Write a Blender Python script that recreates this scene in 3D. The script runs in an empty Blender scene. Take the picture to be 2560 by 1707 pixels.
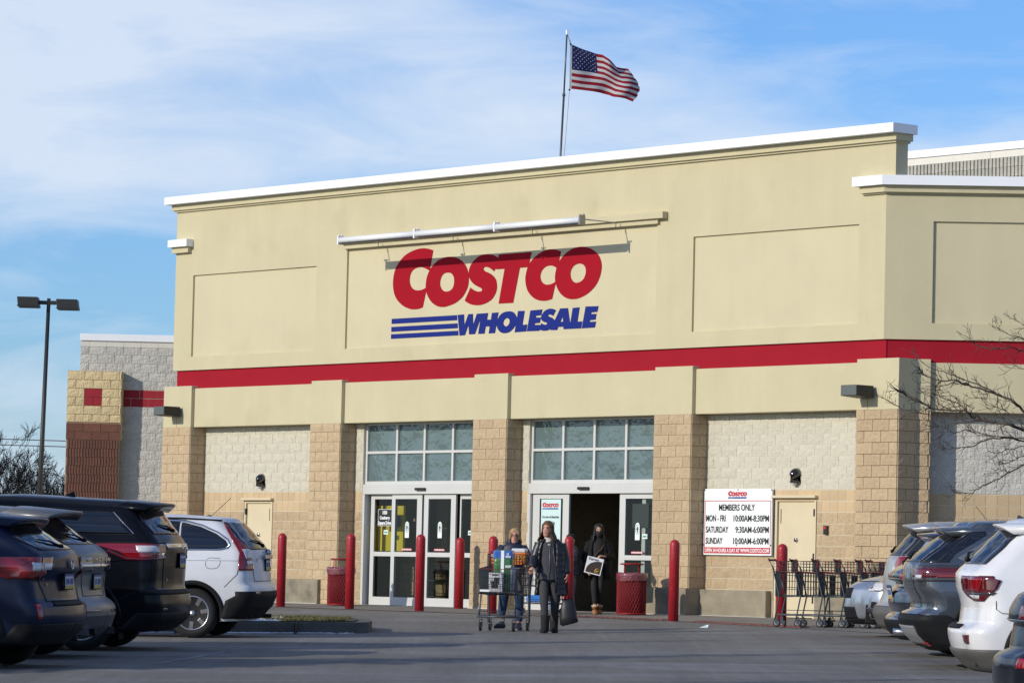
import bpy, bmesh, math, random, json
from mathutils import Vector, Matrix
R = math.radians
random.seed(7)
sc = bpy.context.scene
COL = sc.collection
# ---------------------------------------------------------------- camera
TH = R(49.548); PX, PY = -7.5764, 84.6947          # entrance front: frame origin and turn
cam_d = bpy.data.cameras.new('camera'); cam = bpy.data.objects.new('camera', cam_d); COL.objects.link(cam)
cam_d.sensor_width = 36.0; cam_d.lens = 9690.95 / 2560 * 36
cam_d.clip_start = 0.5; cam_d.clip_end = 3000
cam.matrix_world = Matrix.Translation((0, 0, .4921)) @ Matrix.Rotation(R(90 + 3.58286), 4, 'X') @ Matrix.Rotation(R(1.36714), 4, 'Z')
sc.camera = cam
# ---------------------------------------------------------------- light
SUN = Vector((-.825, -.567, 0)).normalized() * math.cos(R(21)); SUN.z = math.sin(R(21))
sd = bpy.data.lights.new('sun', 'SUN'); sd.energy = 3.4; sd.angle = R(.5); sd.color = (1, .92, .80)
so = bpy.data.objects.new('sun', sd); COL.objects.link(so); so.rotation_euler = SUN.to_track_quat('Z', 'Y').to_euler()
W = bpy.data.worlds.new('World'); sc.world = W; W.use_nodes = True
nt = W.node_tree; nt.nodes.clear()
def N(t, **kw):
    n = nt.nodes.new(t)
    for a, b in kw.items(): setattr(n, a, b)
    return n
def LK(a, b): nt.links.new(a, b)
sky = N('ShaderNodeTexSky'); sky.sky_type = 'NISHITA'; sky.sun_disc = False
sky.sun_elevation = R(21); sky.sun_rotation = math.atan2(SUN.x, SUN.y); sky.altitude = 200; sky.air_density = 1.0; sky.dust_density = .6; sky.ozone_density = 3.5
tc = N('ShaderNodeTexCoord'); mp = N('ShaderNodeMapping'); mp.inputs['Scale'].default_value = (1, 1, 2.6)
mp.inputs['Rotation'].default_value = (0, R(-20), 0); mp.inputs['Location'].default_value = (.31, 0, .15)
n1 = N('ShaderNodeTexNoise'); n1.inputs['Scale'].default_value = 5.2; n1.inputs['Detail'].default_value = 7; n1.inputs['Roughness'].default_value = .5; n1.inputs['Distortion'].default_value = .35
LK(tc.outputs['Generated'], mp.inputs['Vector']); LK(mp.outputs[0], n1.inputs['Vector'])
# a bank of thin cirrus whose right-hand edge slopes down behind the store; it goes on to the left and overhead
sx = N('ShaderNodeSeparateXYZ'); LK(tc.outputs['Generated'], sx.inputs[0])
def M2(op, a_, b_):
    m = N('ShaderNodeMath', operation=op)
    for i_, v in ((0, a_), (1, b_)):
        if isinstance(v, (int, float)): m.inputs[i_].default_value = v
        else: LK(v, m.inputs[i_])
    return m.outputs[0]
def SS(v, a_, b_):
    m = N('ShaderNodeMapRange', interpolation_type='SMOOTHSTEP'); LK(v, m.inputs[0]); m.inputs[1].default_value = a_; m.inputs[2].default_value = b_; return m.outputs[0]
d1 = M2('ADD', M2('MULTIPLY', M2('ADD', sx.outputs['X'], .014), -.344), M2('MULTIPLY', M2('ADD', sx.outputs['Z'], -.149), -.939))
vl = M2('MULTIPLY', SS(d1, -.022, .018), SS(sx.outputs['Z'], .076, .112))
ad = N('ShaderNodeMath', operation='ADD'); LK(n1.outputs['Fac'], ad.inputs[0]); 
mpw = N('ShaderNodeMapping'); mpw.inputs['Scale'].default_value = (6, 6, 26); mpw.inputs['Rotation'].default_value = (0, R(-14), 0); LK(tc.outputs['Generated'], mpw.inputs[0])
n2 = N('ShaderNodeTexNoise'); n2.inputs['Scale'].default_value = 2.2; n2.inputs['Detail'].default_value = 8; n2.inputs['Roughness'].default_value = .6; n2.inputs['Distortion'].default_value = .8; LK(mpw.outputs[0], n2.inputs['Vector'])
LK(M2('ADD', M2('MULTIPLY', vl, .225), M2('MULTIPLY', M2('ADD', n2.outputs['Fac'], -.5), .42)), ad.inputs[1])
cr = N('ShaderNodeValToRGB'); cr.color_ramp.elements[0].position = .46; cr.color_ramp.elements[0].color = (0, 0, 0, 1)
cr.color_ramp.elements[1].position = .76; cr.color_ramp.elements[1].color = (.86, .86, .86, 1)
LK(ad.outputs[0], cr.inputs['Fac'])
mix = N('ShaderNodeMix', data_type='RGBA'); LK(cr.outputs['Color'], mix.inputs[0])
tn = N('ShaderNodeVectorMath', operation='MULTIPLY'); LK(sky.outputs['Color'], tn.inputs[0]); tn.inputs[1].default_value = (.80, 1.08, 1.50); LK(tn.outputs[0], mix.inputs[6]); mix.inputs[7].default_value = (7.0, 7.8, 9.0, 1)
bg = N('ShaderNodeBackground'); bg.inputs['Strength'].default_value = .105
LK(mix.outputs[2], bg.inputs['Color']); out = N('ShaderNodeOutputWorld'); LK(bg.outputs[0], out.inputs['Surface'])
vs = sc.view_settings; vs.view_transform = 'Standard'; vs.look = 'None'; vs.exposure = 0; vs.gamma = 1; vs.use_curve_mapping = False
sc.cycles.use_denoising = True
# ---------------------------------------------------------------- materials
MATS = {}
def mat(name, col, rough=.6, metal=0., bump=0., bscale=40., var=0., vscale=2., coat=0., rnd=0., spec=.5, streak=None, tint2=None, sheen=0., detail=4, emit=None, bdist=.02):
    if name in MATS: return MATS[name]
    m = bpy.data.materials.new(name); m.use_nodes = True; t = m.node_tree; b = t.nodes['Principled BSDF']
    b.inputs['Base Color'].default_value = (*col, 1); b.inputs['Roughness'].default_value = rough; b.inputs['Metallic'].default_value = metal
    b.inputs['Coat Weight'].default_value = coat; b.inputs['Coat Roughness'].default_value = .05; b.inputs['Specular IOR Level'].default_value = spec
    if sheen: b.inputs['Sheen Weight'].default_value = sheen
    if emit: b.inputs['Emission Color'].default_value = (*emit[:3], 1); b.inputs['Emission Strength'].default_value = emit[3]
    tcn = t.nodes.new('ShaderNodeTexCoord'); src = tcn.outputs['Object']
    colsock = None
    def mulcol(fac_sock, lo, hi, prev):
        mr = t.nodes.new('ShaderNodeMapRange'); t.links.new(fac_sock, mr.inputs[0])
        mr.inputs[3].default_value = lo; mr.inputs[4].default_value = hi
        mr.inputs[1].default_value = .25; mr.inputs[2].default_value = .75
        h = t.nodes.new('ShaderNodeVectorMath'); h.operation = 'SCALE'
        if prev is None: h.inputs[0].default_value = col
        else: t.links.new(prev, h.inputs[0])
        t.links.new(mr.outputs[0], h.inputs['Scale']); return h.outputs[0]
    if tint2:
        n = t.nodes.new('ShaderNodeTexNoise'); n.inputs['Scale'].default_value = tint2[1]; n.inputs['Detail'].default_value = 5; t.links.new(src, n.inputs['Vector'])
        mr = t.nodes.new('ShaderNodeMapRange'); t.links.new(n.outputs['Fac'], mr.inputs[0]); mr.inputs[1].default_value = tint2[2]; mr.inputs[2].default_value = tint2[3]
        mx = t.nodes.new('ShaderNodeMix'); mx.data_type = 'RGBA'; t.links.new(mr.outputs[0], mx.inputs[0]); mx.inputs[6].default_value = (*col, 1); mx.inputs[7].default_value = (*tint2[0], 1)
        colsock = mx.outputs[2]
    if var:
        n = t.nodes.new('ShaderNodeTexNoise'); n.inputs['Scale'].default_value = vscale; n.inputs['Detail'].default_value = 6; n.inputs['Roughness'].default_value = .6
        t.links.new(src, n.inputs['Vector']); colsock = mulcol(n.outputs['Fac'], 1 - var, 1 + var, colsock)
    if streak:
        mpn = t.nodes.new('ShaderNodeMapping'); mpn.inputs['Scale'].default_value = streak[1]; t.links.new(src, mpn.inputs[0])
        n = t.nodes.new('ShaderNodeTexNoise'); n.inputs['Scale'].default_value = 1; n.inputs['Detail'].default_value = 6; n.inputs['Roughness'].default_value = .65; t.links.new(mpn.outputs[0], n.inputs['Vector'])
        colsock = mulcol(n.outputs['Fac'], 1 - streak[0], 1 + streak[0] * .6, colsock)
    if rnd:
        oi = t.nodes.new('ShaderNodeObjectInfo'); colsock = mulcol(oi.outputs['Random'], 1 - rnd, 1 + rnd, colsock)
    if colsock is not None: t.links.new(colsock, b.inputs['Base Color'])
    if bump:
        n = t.nodes.new('ShaderNodeTexNoise'); n.inputs['Scale'].default_value = bscale; n.inputs['Detail'].default_value = detail; n.inputs['Roughness'].default_value = .6
        t.links.new(src, n.inputs['Vector']); bp = t.nodes.new('ShaderNodeBump'); bp.inputs['Strength'].default_value = bump; bp.inputs['Distance'].default_value = bdist
        t.links.new(n.outputs['Fac'], bp.inputs['Height']); t.links.new(bp.outputs[0], b.inputs['Normal'])
    MATS[name] = m; return m
def glass(name, tint, refl=1.0, trans=.5, wavy=0, haze=None):
    if name in MATS: return MATS[name]
    m = bpy.data.materials.new(name); m.use_nodes = True; t = m.node_tree; t.nodes.clear()
    tr = t.nodes.new('ShaderNodeBsdfTransparent'); tr.inputs[0].default_value = (tint[0] * trans, tint[1] * trans, tint[2] * trans, 1)
    gl = t.nodes.new('ShaderNodeBsdfGlossy'); gl.inputs[0].default_value = (refl, refl, refl, 1); gl.inputs['Roughness'].default_value = .02
    fr = t.nodes.new('ShaderNodeFresnel'); fr.inputs['IOR'].default_value = 1.55
    mr = t.nodes.new('ShaderNodeMapRange'); t.links.new(fr.outputs[0], mr.inputs[0]); mr.inputs[3].default_value = 0; mr.inputs[4].default_value = .8
    gm = t.nodes.new('ShaderNodeNewGeometry'); iv = t.nodes.new('ShaderNodeMath'); iv.operation = 'SUBTRACT'; iv.inputs[0].default_value = 1; t.links.new(gm.outputs['Backfacing'], iv.inputs[1]); mu = t.nodes.new('ShaderNodeMath'); mu.operation = 'MULTIPLY'; t.links.new(mr.outputs[0], mu.inputs[0]); t.links.new(iv.outputs[0], mu.inputs[1])
    mx = t.nodes.new('ShaderNodeMixShader'); t.links.new(mu.outputs[0], mx.inputs[0]); t.links.new(tr.outputs[0], mx.inputs[1]); t.links.new(gl.outputs[0], mx.inputs[2])
    o = t.nodes.new('ShaderNodeOutputMaterial'); last = mx.outputs[0]
    t.links.new(last, o.inputs[0])
    MATS[name] = m; return m
# ---------------------------------------------------------------- mesh helpers
class MB:
    def __init__(s): s.v = []; s.f = []; s.m = []; s.sm = []
    def add(s, vs, fs, mi=0, smooth=False):
        o = len(s.v); s.v += [tuple(v) for v in vs]
        for f in fs: s.f.append([i + o for i in f]); s.m.append(mi); s.sm.append(smooth)
    def box(s, x0, x1, y0, y1, z0, z1, mi=0):
        s.add([(x0, y0, z0), (x1, y0, z0), (x1, y1, z0), (x0, y1, z0), (x0, y0, z1), (x1, y0, z1), (x1, y1, z1), (x0, y1, z1)],
              [(0, 3, 2, 1), (4, 5, 6, 7), (0, 1, 5, 4), (1, 2, 6, 5), (2, 3, 7, 6), (3, 0, 4, 7)], mi)
    def prism(s, poly, z0, z1, mi=0):       # poly in xy
        n = len(poly); s.add([(x, y, z0) for x, y in poly] + [(x, y, z1) for x, y in poly],
            [list(range(n - 1, -1, -1)), list(range(n, 2 * n))] + [(i, (i + 1) % n, n + (i + 1) % n, n + i) for i in range(n)], mi)
    def rings(s, rings, mi=0, smooth=True, cap=True, closed=True):
        n = len(rings[0]); vs = [p for r in rings for p in r]; fs = []
        for i in range(len(rings) - 1):
            for j in range(n if closed else n - 1):
                k = (j + 1) % n; fs.append((i * n + j, i * n + k, (i + 1) * n + k, (i + 1) * n + j))
        if cap: fs.append(list(range(n - 1, -1, -1))); b = (len(rings) - 1) * n; fs.append(list(range(b, b + n)))
        s.add(vs, fs, mi, smooth)
    def tube(s, pts, r, n=8, mi=0, smooth=True, flat=1.0, up=(0, 0, 1)):
        pts = [Vector(p) for p in pts]; rs = r if isinstance(r, (list, tuple)) else [r] * len(pts); rg = []
        for i, p in enumerate(pts):
            d = (pts[min(i + 1, len(pts) - 1)] - pts[max(i - 1, 0)]).normalized(); u = Vector(up)
            if abs(d.dot(u)) > .95: u = Vector((0, 1, 0)) if abs(d.y) < .9 else Vector((1, 0, 0))
            a = d.cross(u).normalized(); b = a.cross(d).normalized()
            rr = rs[i] if isinstance(rs[i], (tuple, list)) else (rs[i], rs[i] * flat)
            rg.append([p + a * math.cos(2 * math.pi * k / n) * rr[0] + b * math.sin(2 * math.pi * k / n) * rr[1] for k in range(n)])
        s.rings(rg, mi, smooth)
    def lathe(s, prof, n=20, mi=0, c=(0, 0, 0), smooth=True, axis='z'):
        rg = []
        for r_, z_ in prof:
            ring = []
            for k in range(n):
                a = 2 * math.pi * k / n; x, y = r_ * math.cos(a), r_ * math.sin(a)
                ring.append((c[0] + x, c[1] + y, c[2] + z_) if axis == 'z' else (c[0] + x, c[1] + z_, c[2] + y))
            rg.append(ring)
        s.rings(rg, mi, smooth)
    def build(s, name, mats, parent=None, loc=None, rot=None):
        me = bpy.data.meshes.new(name); me.from_pydata(s.v, [], s.f)
        for m in (mats if isinstance(mats, (list, tuple)) else [mats]): me.materials.append(m)
        me.polygons.foreach_set('material_index', s.m); me.polygons.foreach_set('use_smooth', s.sm); me.update()
        return link(name, me, parent, loc, rot)
def link(name, data, parent=None, loc=None, rot=None):
    o = bpy.data.objects.new(name, data); COL.objects.link(o)
    if parent: o.parent = parent
    if loc: o.location = loc
    if rot: o.rotation_euler = rot
    return o
def tag(o, label=None, cat=None, group=None, kind=None):
    if label: o['label'] = label
    if cat: o['category'] = cat
    if group: o['group'] = group
    if kind: o['kind'] = kind
    return o
def empty(name, loc=(0, 0, 0), rz=0, parent=None):
    o = link(name, None, parent, loc); o.rotation_euler = (0, 0, rz); o.empty_display_size = .2; return o
def fixn(o, auto=True):
    bm = bmesh.new(); bm.from_mesh(o.data); bmesh.ops.recalc_face_normals(bm, faces=bm.faces); bm.to_mesh(o.data); bm.free(); return o
def box(name, x0, x1, y0, y1, z0, z1, m, parent, bev=0):
    b = MB(); b.box(x0, x1, y0, y1, z0, z1); o = b.build(name, m, parent)
    if bev: bevel(o, bev)
    return o
def bevel(o, w, seg=2):
    bm = bmesh.new(); bm.from_mesh(o.data); bmesh.ops.bevel(bm, geom=bm.edges[:] + bm.verts[:], offset=w, segments=seg, affect='EDGES', profile=.5); bm.to_mesh(o.data); bm.free(); return o
def flat_shape(name, loops, y, thick, m, parent, xf=lambda p: p):
    """closed outlines in x,z filled as a slab facing -y, thickness towards +y"""
    bm = bmesh.new(); es = []
    for lp in loops:
        vs = [bm.verts.new((xf(p)[0], y, xf(p)[1])) for p in lp]
        es += [bm.edges.new((vs[i], vs[(i + 1) % len(vs)])) for i in range(len(vs))]
    bmesh.ops.triangle_fill(bm, use_beauty=True, use_dissolve=False, edges=es, normal=(0, -1, 0))
    for f in bm.faces:
        if f.normal.y > 0: f.normal_flip()
    g = bmesh.ops.extrude_face_region(bm, geom=bm.faces[:])
    bmesh.ops.translate(bm, verts=[v for v in g['geom'] if isinstance(v, bmesh.types.BMVert)], vec=(0, thick, 0))
    bmesh.ops.recalc_face_normals(bm, faces=bm.faces)
    me = bpy.data.meshes.new(name); bm.to_mesh(me); bm.free(); me.materials.append(m); return link(name, me, parent)
def text(name, s, h, m, parent, loc, rot=(R(90), 0, 0), width=None, bold=.0, shear=0, align='LEFT', ext=.001, spacing=1.0):
    """flat lettering: cap height h, optionally squeezed to a width"""
    cu = bpy.data.curves.new(name, 'FONT'); cu.body = s; cu.size = h / .70; cu.offset = bold; cu.shear = shear; cu.extrude = ext; cu.resolution_u = 3; cu.space_character = spacing
    o = bpy.data.objects.new(name, cu); COL.objects.link(o); dg = bpy.context.evaluated_depsgraph_get(); me = bpy.data.meshes.new_from_object(o.evaluated_get(dg)); bpy.data.objects.remove(o); bpy.data.curves.remove(cu)
    xs = [v.co.x for v in me.vertices] or [0]; w = max(xs) - min(xs); x0 = min(xs); k = (width / w) if width and w else 1
    off = {'LEFT': 0, 'CENTER': -w * k / 2, 'RIGHT': -w * k}[align]
    for v in me.vertices: v.co.x = (v.co.x - x0) * k + off
    me.materials.clear(); me.materials.append(m); me.name = name
    return link(name, me, parent, loc, rot)
def F2W(x, y, z=0):       # entrance frame -> world
    return Vector((PX + x * math.cos(TH) + y * math.sin(TH), PY - x * math.sin(TH) + y * math.cos(TH), z))
GS = .0215
def gz(x, y):             # height of the lot at a world point
    yl = math.sin(TH) * (x - PX) + math.cos(TH) * (y - PY); return GS * min(yl, 0)

# ---------------------------------------------------------------- materials used by the buildings
CREAM = (.545, .490, .315)
M_stucco = mat('stucco', CREAM, .9, bump=.5, bscale=70, var=.05, vscale=.9, streak=(.05, (2.2, 2.2, .3)), tint2=((.44, .38, .235), .7, .6, .9), bdist=.01)
M_panel = mat('stucco_panel', (.57, .51, .335), .9, bump=.35, bscale=90, var=.045, vscale=.8, streak=(.04, (2, 2, .3)), tint2=((.50, .44, .28), .5, .58, .9), bdist=.01)
M_red = mat('band_red', (.31, .010, .022), .85, spec=.15, bump=.3, bscale=110, var=.06, vscale=1.5, bdist=.008)
M_cap = mat('white_metal_coping', (.84, .86, .88), .45, var=.03, vscale=1.2)
M_tan = mat('split_face_tan', (.535, .405, .250), .95, bump=1.0, bscale=42, var=.13, vscale=9, rnd=.055, detail=8, bdist=.03, streak=(.10, (38, 38, 30)))
M_white = mat('split_face_white', (.64, .605, .485), .95, bump=.9, bscale=42, var=.10, vscale=8, rnd=.03, detail=6, bdist=.035)
M_grey = mat('split_face_grey', (.53, .51, .46), .95, bump=.9, bscale=26, var=.14, vscale=5, rnd=.05, detail=6, bdist=.035)
M_smooth = mat('smooth_scored_block', (.53, .395, .235), .9, bump=.2, bscale=60, var=.08, vscale=4, rnd=.05)
M_mortar = mat('mortar_tan', (.40, .31, .20), .95, var=.1, vscale=6)
M_mortarw = mat('mortar_pale', (.63, .595, .475), .95, var=.08, vscale=6)
M_brown = mat('brown_block', (.15, .062, .040), .9, bump=.4, bscale=40, var=.12, vscale=6, rnd=.08)
M_yel = mat('cream_split_block', (.66, .52, .29), .95, bump=.9, bscale=26, var=.1, vscale=6, rnd=.05, detail=6, bdist=.03)
M_conc = mat('cast_concrete', (.27, .235, .165), .9, bump=.4, bscale=30, var=.2, vscale=3, tint2=((.13, .12, .095), 2.4, .52, .72), streak=(.15, (2, 2, 6)))
M_alu = mat('aluminium_frame', (.60, .60, .57), .45, metal=.15, var=.04, vscale=2)
M_dark = mat('dark_gap', (.01, .01, .01), .8)
M_steel = mat('painted_steel_door', (.62, .53, .35), .55, var=.04, vscale=2, streak=(.05, (3, 3, .6)))
M_pgl = mat('upper_glass', (.115, .165, .165), .07, bump=.22, bscale=1.7, detail=3, var=.15, vscale=1.5, spec=.9, bdist=.35)
M_bronze = mat('dark_bronze', (.022, .023, .022), .5, spec=.4)
M_ltgrey = mat('lamp_front', (.10, .115, .11), .5)
# ---------------------------------------------------------------- block wall helper
_bm = {}
def block_mesh(w, h, kind, m, v):
    key = (round(w, 3), round(h, 3), kind, m.name, v)
    if key in _bm: return _bm[key]
    rnd = random.Random(hash((round(w, 3), round(h, 3), v)) & 0xffff)
    b = MB(); g = .005; x0, x1, z0, z1 = g, w - g, g, h - g
    nx = 4 if w > .3 else 3; nz = 3; d0 = 0 if kind == 'rough' else 0
    if kind == 'rough':
        pts = [[(x0 + (x1 - x0) * i / nx, -(.012 if (i in (0, nx) or j in (0, nz)) else .012 + rnd.uniform(.001, .013)) - rnd.uniform(0, .003), z0 + (z1 - z0) * j / nz) for i in range(nx + 1)] for j in range(nz + 1)]
    else:
        nx = nz = 1; pts = [[(x0, -.012, z0), (x1, -.012, z0)], [(x0, -.012, z1), (x1, -.012, z1)]]
    vs = [p for r in pts for p in r]; k = nx + 1
    fs = [(j * k + i, j * k + i + 1, (j + 1) * k + i + 1, (j + 1) * k + i) for j in range(nz) for i in range(nx)]
    b.add(vs, fs)
    n0 = len(vs)
    ring = [i for i in range(k)] + [j * k + nx for j in range(1, nz + 1)] + [nz * k + i for i in range(nx - 1, -1, -1)] + [j * k for j in range(nz - 1, 0, -1)]
    back = [(vs[i][0], .012, vs[i][2]) for i in ring]
    b.v += back
    for q in range(len(ring)):
        a, c = ring[q], ring[(q + 1) % len(ring)]; b.f.append([a, n0 + q, n0 + (q + 1) % len(ring), c]); b.m.append(0); b.sm.append(False)
    me = bpy.data.meshes.new('block'); me.from_pydata(b.v, [], b.f); me.materials.append(m); me.update(); _bm[key] = me; return me
class Pieces:
    """collects blocks of one name under one thing; the `limit` nearest stay objects, the rest join as stuff"""
    def __init__(s, name, limit=296): s.name = name; s.limit = limit; s.it = []
    def put(s, me, M, parent):
        Q = M; o = parent
        while o.parent: Q = o.matrix_basis @ Q; o = o.parent
        s.it.append((me, M, parent, Q, o))
    def flush(s, root_world):
        s.it.sort(key=lambda t: (root_world @ t[3]).translation.length)
        for me, M, parent, Q, o_ in s.it[:s.limit]:
            o = link(s.name, me, parent); o.matrix_local = M
        rest = s.it[s.limit:]
        if rest:
            vs = []; fs = []; mi = []; mats = []
            for me, M, parent, Q, o_ in rest:
                n0 = len(vs); vs += [tuple(Q @ v.co) for v in me.vertices]
                if me.materials[0] not in mats: mats.append(me.materials[0])
                k = mats.index(me.materials[0])
                for p in me.polygons: fs.append([i + n0 for i in p.vertices]); mi.append(k)
            md = bpy.data.meshes.new(s.name + '_rest'); md.from_pydata(vs, [], fs)
            for m_ in mats: md.materials.append(m_)
            md.polygons.foreach_set('material_index', mi); md.update()
            o = link('more_' + s.name + 's', md, rest[0][4]); tag(o, kind='stuff')
CH = .2032; OFF = .092
def lay(P, parent, ox, oy, ang, L, z0, z1, m, kind='rough', bw=.4064, phase=0, holes=(), off=OFF, ends=True):
    """run courses of blocks along direction `ang` (turn about z) from (ox, oy), length L, outward = -y of the turned frame"""
    Rm = Matrix.Translation((ox, oy, 0)) @ Matrix.Rotation(ang, 4, 'Z')
    k = math.floor((z0 - off) / CH); v = 0
    while off + k * CH < z1 - .01:
        a, b = max(z0, off + k * CH), min(z1, off + (k + 1) * CH)
        if b - a > .025:
            x = -(bw / 2 if (k + phase) % 2 and bw > .3 else 0)
            while x < L - .01:
                xa, xb = max(0, x), min(L, x + bw)
                if xb - xa > .03:
                    segs = [(xa, xb)]
                    for hx0, hx1, hz0, hz1 in holes:
                        if hz0 < (a + b) / 2 < hz1:
                            ns = []
                            for p, q in segs:
                                if q <= hx0 or p >= hx1: ns.append((p, q))
                                else:
                                    if p < hx0 - .03: ns.append((p, hx0))
                                    if q > hx1 + .03: ns.append((hx1, q))
                            segs = ns
                    for p, q in segs:
                        v = (v * 7 + 3 + k) % 5
                        P.put(block_mesh(q - p, b - a, kind, m, v), Rm @ Matrix.Translation((p, 0, a)), parent)
                x += bw
        k += 1
def frame_wall(b, x0, x1, z0, z1, holes, y, yb, mi=0):
    """front skin with rectangular recesses; jambs run back to yb"""
    xs = sorted({x0, x1, *[h[0] for h in holes], *[h[1] for h in holes]}); zs = sorted({z0, z1, *[h[2] for h in holes], *[h[3] for h in holes]})
    ins = lambda x, z: any(h[0] < x < h[1] and h[2] < z < h[3] for h in holes)
    for i in range(len(xs) - 1):
        for j in range(len(zs) - 1):
            if not ins((xs[i] + xs[i + 1]) / 2, (zs[j] + zs[j + 1]) / 2): b.box(xs[i], xs[i + 1], y, yb, zs[j], zs[j + 1], mi)
def slab_wall(name, parent, x0, x1, z0, z1, holes, y, yb, m, bev=0):
    """one skin without inner seams: fill outline + recesses, extrude back"""
    ol = [(x0, z0), (x1, z0), (x1, z1), (x0, z1)]
    return flat_shape(name, [ol] + [[(a, c), (b_, c), (b_, d), (a, d)] for a, b_, c, d in holes], y, yb - y, m, parent)
# ---------------------------------------------------------------- store entrance block
ST = empty('store_building', (PX, PY, 0), -TH); tag(ST, 'cream stucco warehouse store front with red band, block pillars and big painted red letters', 'building')
STW = Matrix.Translation((PX, PY, 0)) @ Matrix.Rotation(-TH, 4, 'Z')
PB = Pieces('pillar_block'); WB = Pieces('wall_block'); SB = Pieces('smooth_block')
BAY = 5.283
# side wall frame: origin at the corner of the main wall, turned 45 degrees
CX, CY = 21.65, .12
SIDE_ANG = math.radians(45)
def S2F(t, e):            # along the side wall, e = outward
    c, s_ = math.cos(SIDE_ANG), math.sin(SIDE_ANG); return (CX + t * c + e * s_, CY + t * s_ - e * c)
SD = empty('side_wall', (CX, CY, 0), SIDE_ANG, ST)    # local: x along, y inward
# main wall with three recessed panels, tall parapet
panels = [(.79, 5.18, 5.265, 7.035), (6.21, 15.68, 5.267, 7.33), (16.685, 20.99, 5.265, 7.04)]
slab_wall('front_wall', ST, .13, 21.65, 4.97, 7.70, panels, .12, .40, M_stucco)
slab_wall('parapet_wall', ST, .13, 21.87, 7.70, 8.597, [], .12, .42, M_stucco)
for a, b_, c, d in panels: box('wall_panel', a + .001, b_ - .001, .165, .20, c + .001, d - .001, M_panel, ST)
box('moulding', .05, 21.96, .02, .46, 8.475, 8.595, M_stucco, ST, .006); box('moulding', .10, 21.91, .07, .44, 8.44, 8.474, M_stucco, ST)
x = -.03; seams = [2.92, 5.98, 9.03, 12.08, 15.13, 18.2, 22.03]
for q in seams: box('coping', x + .002, q - .002, -.13, .50, 8.598, 8.765, M_cap, ST, .006); x = q
box('coping_end', 21.89, 22.03, -.13, .50, 8.44, 8.596, M_stucco, ST) if False else None
# sign ledge above the lettering
box('sign_ledge', 6.10, 15.97, -.02, .118, 7.425, 7.55, M_stucco, ST, .004); box('sign_ledge', 6.17, 15.76, .05, .119, 7.335, 7.424, M_stucco, ST)
# parapet caps of the lower walls, returning on to the front
box('coping', .06, .76, -.07, .30, 7.665, 7.825, M_cap, ST, .004); box('moulding', .10, .70, .02, .118, 7.54, 7.663, M_stucco, ST)
# red band
box('red_band', .22, 21.66, .175, .40, 4.57, 4.969, M_red, ST)
# lintel and pilaster caps
for i in range(4):
    box('lintel', i * BAY + 1.017, (i + 1) * BAY - .001, .085, .60, 3.725, 4.567, M_stucco, ST, .012)
    box('pilaster_cap', i * BAY - .01, i * BAY + 1.016, 0, .60, 3.72, 4.62, M_stucco, ST, .008)
capm = MB(); capm.prism([(21.125, 0), (22.15, 0), S2F(.60, .12), S2F(.83, .12), S2F(.83, -.6), (21.6, 1.0), (21.125, .6)], 3.72, 4.62); capm.build('pilaster_cap', M_stucco, ST)
# pillars with split-face blocks
for i in range(5):
    x0 = i * BAY; pil = MB()
    if i < 4: pil.box(x0 + .001, x0 + 1.015, .001, .60, 0, 3.72)
    else: pil.prism([(21.14, .012), (22.14, .012), S2F(.60, .105), S2F(.82, .105), S2F(.82, -.6), (21.6, 1.0), (21.14, .6)], 0, 3.72)
    p = pil.build('pillar', M_mortar, ST); tag(p)
    z0 = .5 if i in (3,) else 0
    lay(PB, p, x0, 0, 0, 1.016, z0, 3.72, M_tan, phase=i)
    if i < 4: lay(PB, p, x0 + 1.016, 0, R(90), .4064, z0, 3.72, M_tan, phase=i + 1)
    else:
        B0 = Vector((22.15, 0)); B1 = Vector(S2F(.60, .12)); d = B1 - B0
        lay(PB, p, B0.x, B0.y, math.atan2(d.y, d.x), d.length, .5, 3.72, M_tan, phase=1)
        q = S2F(.60, .12); lay(PB, p, q[0], q[1], SIDE_ANG, .23, .5, 3.72, M_tan, phase=0)
        q = S2F(.83, .12); lay(PB, p, q[0], q[1], SIDE_ANG + R(90), .4064, .5, 3.72, M_tan, phase=1)
    if i == 0: lay(PB, p, 0, .4064, R(-90), .4064, 0, 3.72, M_tan, phase=1)
# recessed walls
YW = .406
def wall_bay(xa, xb, holes, ytop=3.72):
    w = slab_wall('block_wall', ST, xa, xb, 0, ytop, [(h[0], h[1], h[2] if h[2] > 0 else -.0, h[3]) for h in holes if h[2] > 0], YW + .012, YW + .2, M_mortar) if False else None
    b = MB(); frame_wall(b, xa, xb, 0, ytop, holes, YW - .007, YW + .2)
    w = b.build('block_wall', M_mortarw, ST); hs = [(h[0] - xa, h[1] - xa, h[2], h[3]) for h in holes]
    lay(WB, w, xa, YW, 0, xb - xa, 2.327, ytop, M_white, holes=hs)
    lay(SB, w, xa, YW, 0, xb - xa, 1.921, 2.327, M_smooth, kind='smooth', bw=.2032, holes=hs)
    lay(WB, w, xa, YW, 0, xb - xa, 0, 1.921, M_tan, holes=hs, phase=1)
    return w
wall_bay(1.016, 5.283, [(2.50, 3.53, -.1, 2.16)])
wall_bay(16.865, 21.13, [(18.70, 19.79, -.1, 2.185)])
wall_bay(6.299, 6.58, []); wall_bay(11.582, 11.81, [])
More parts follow.
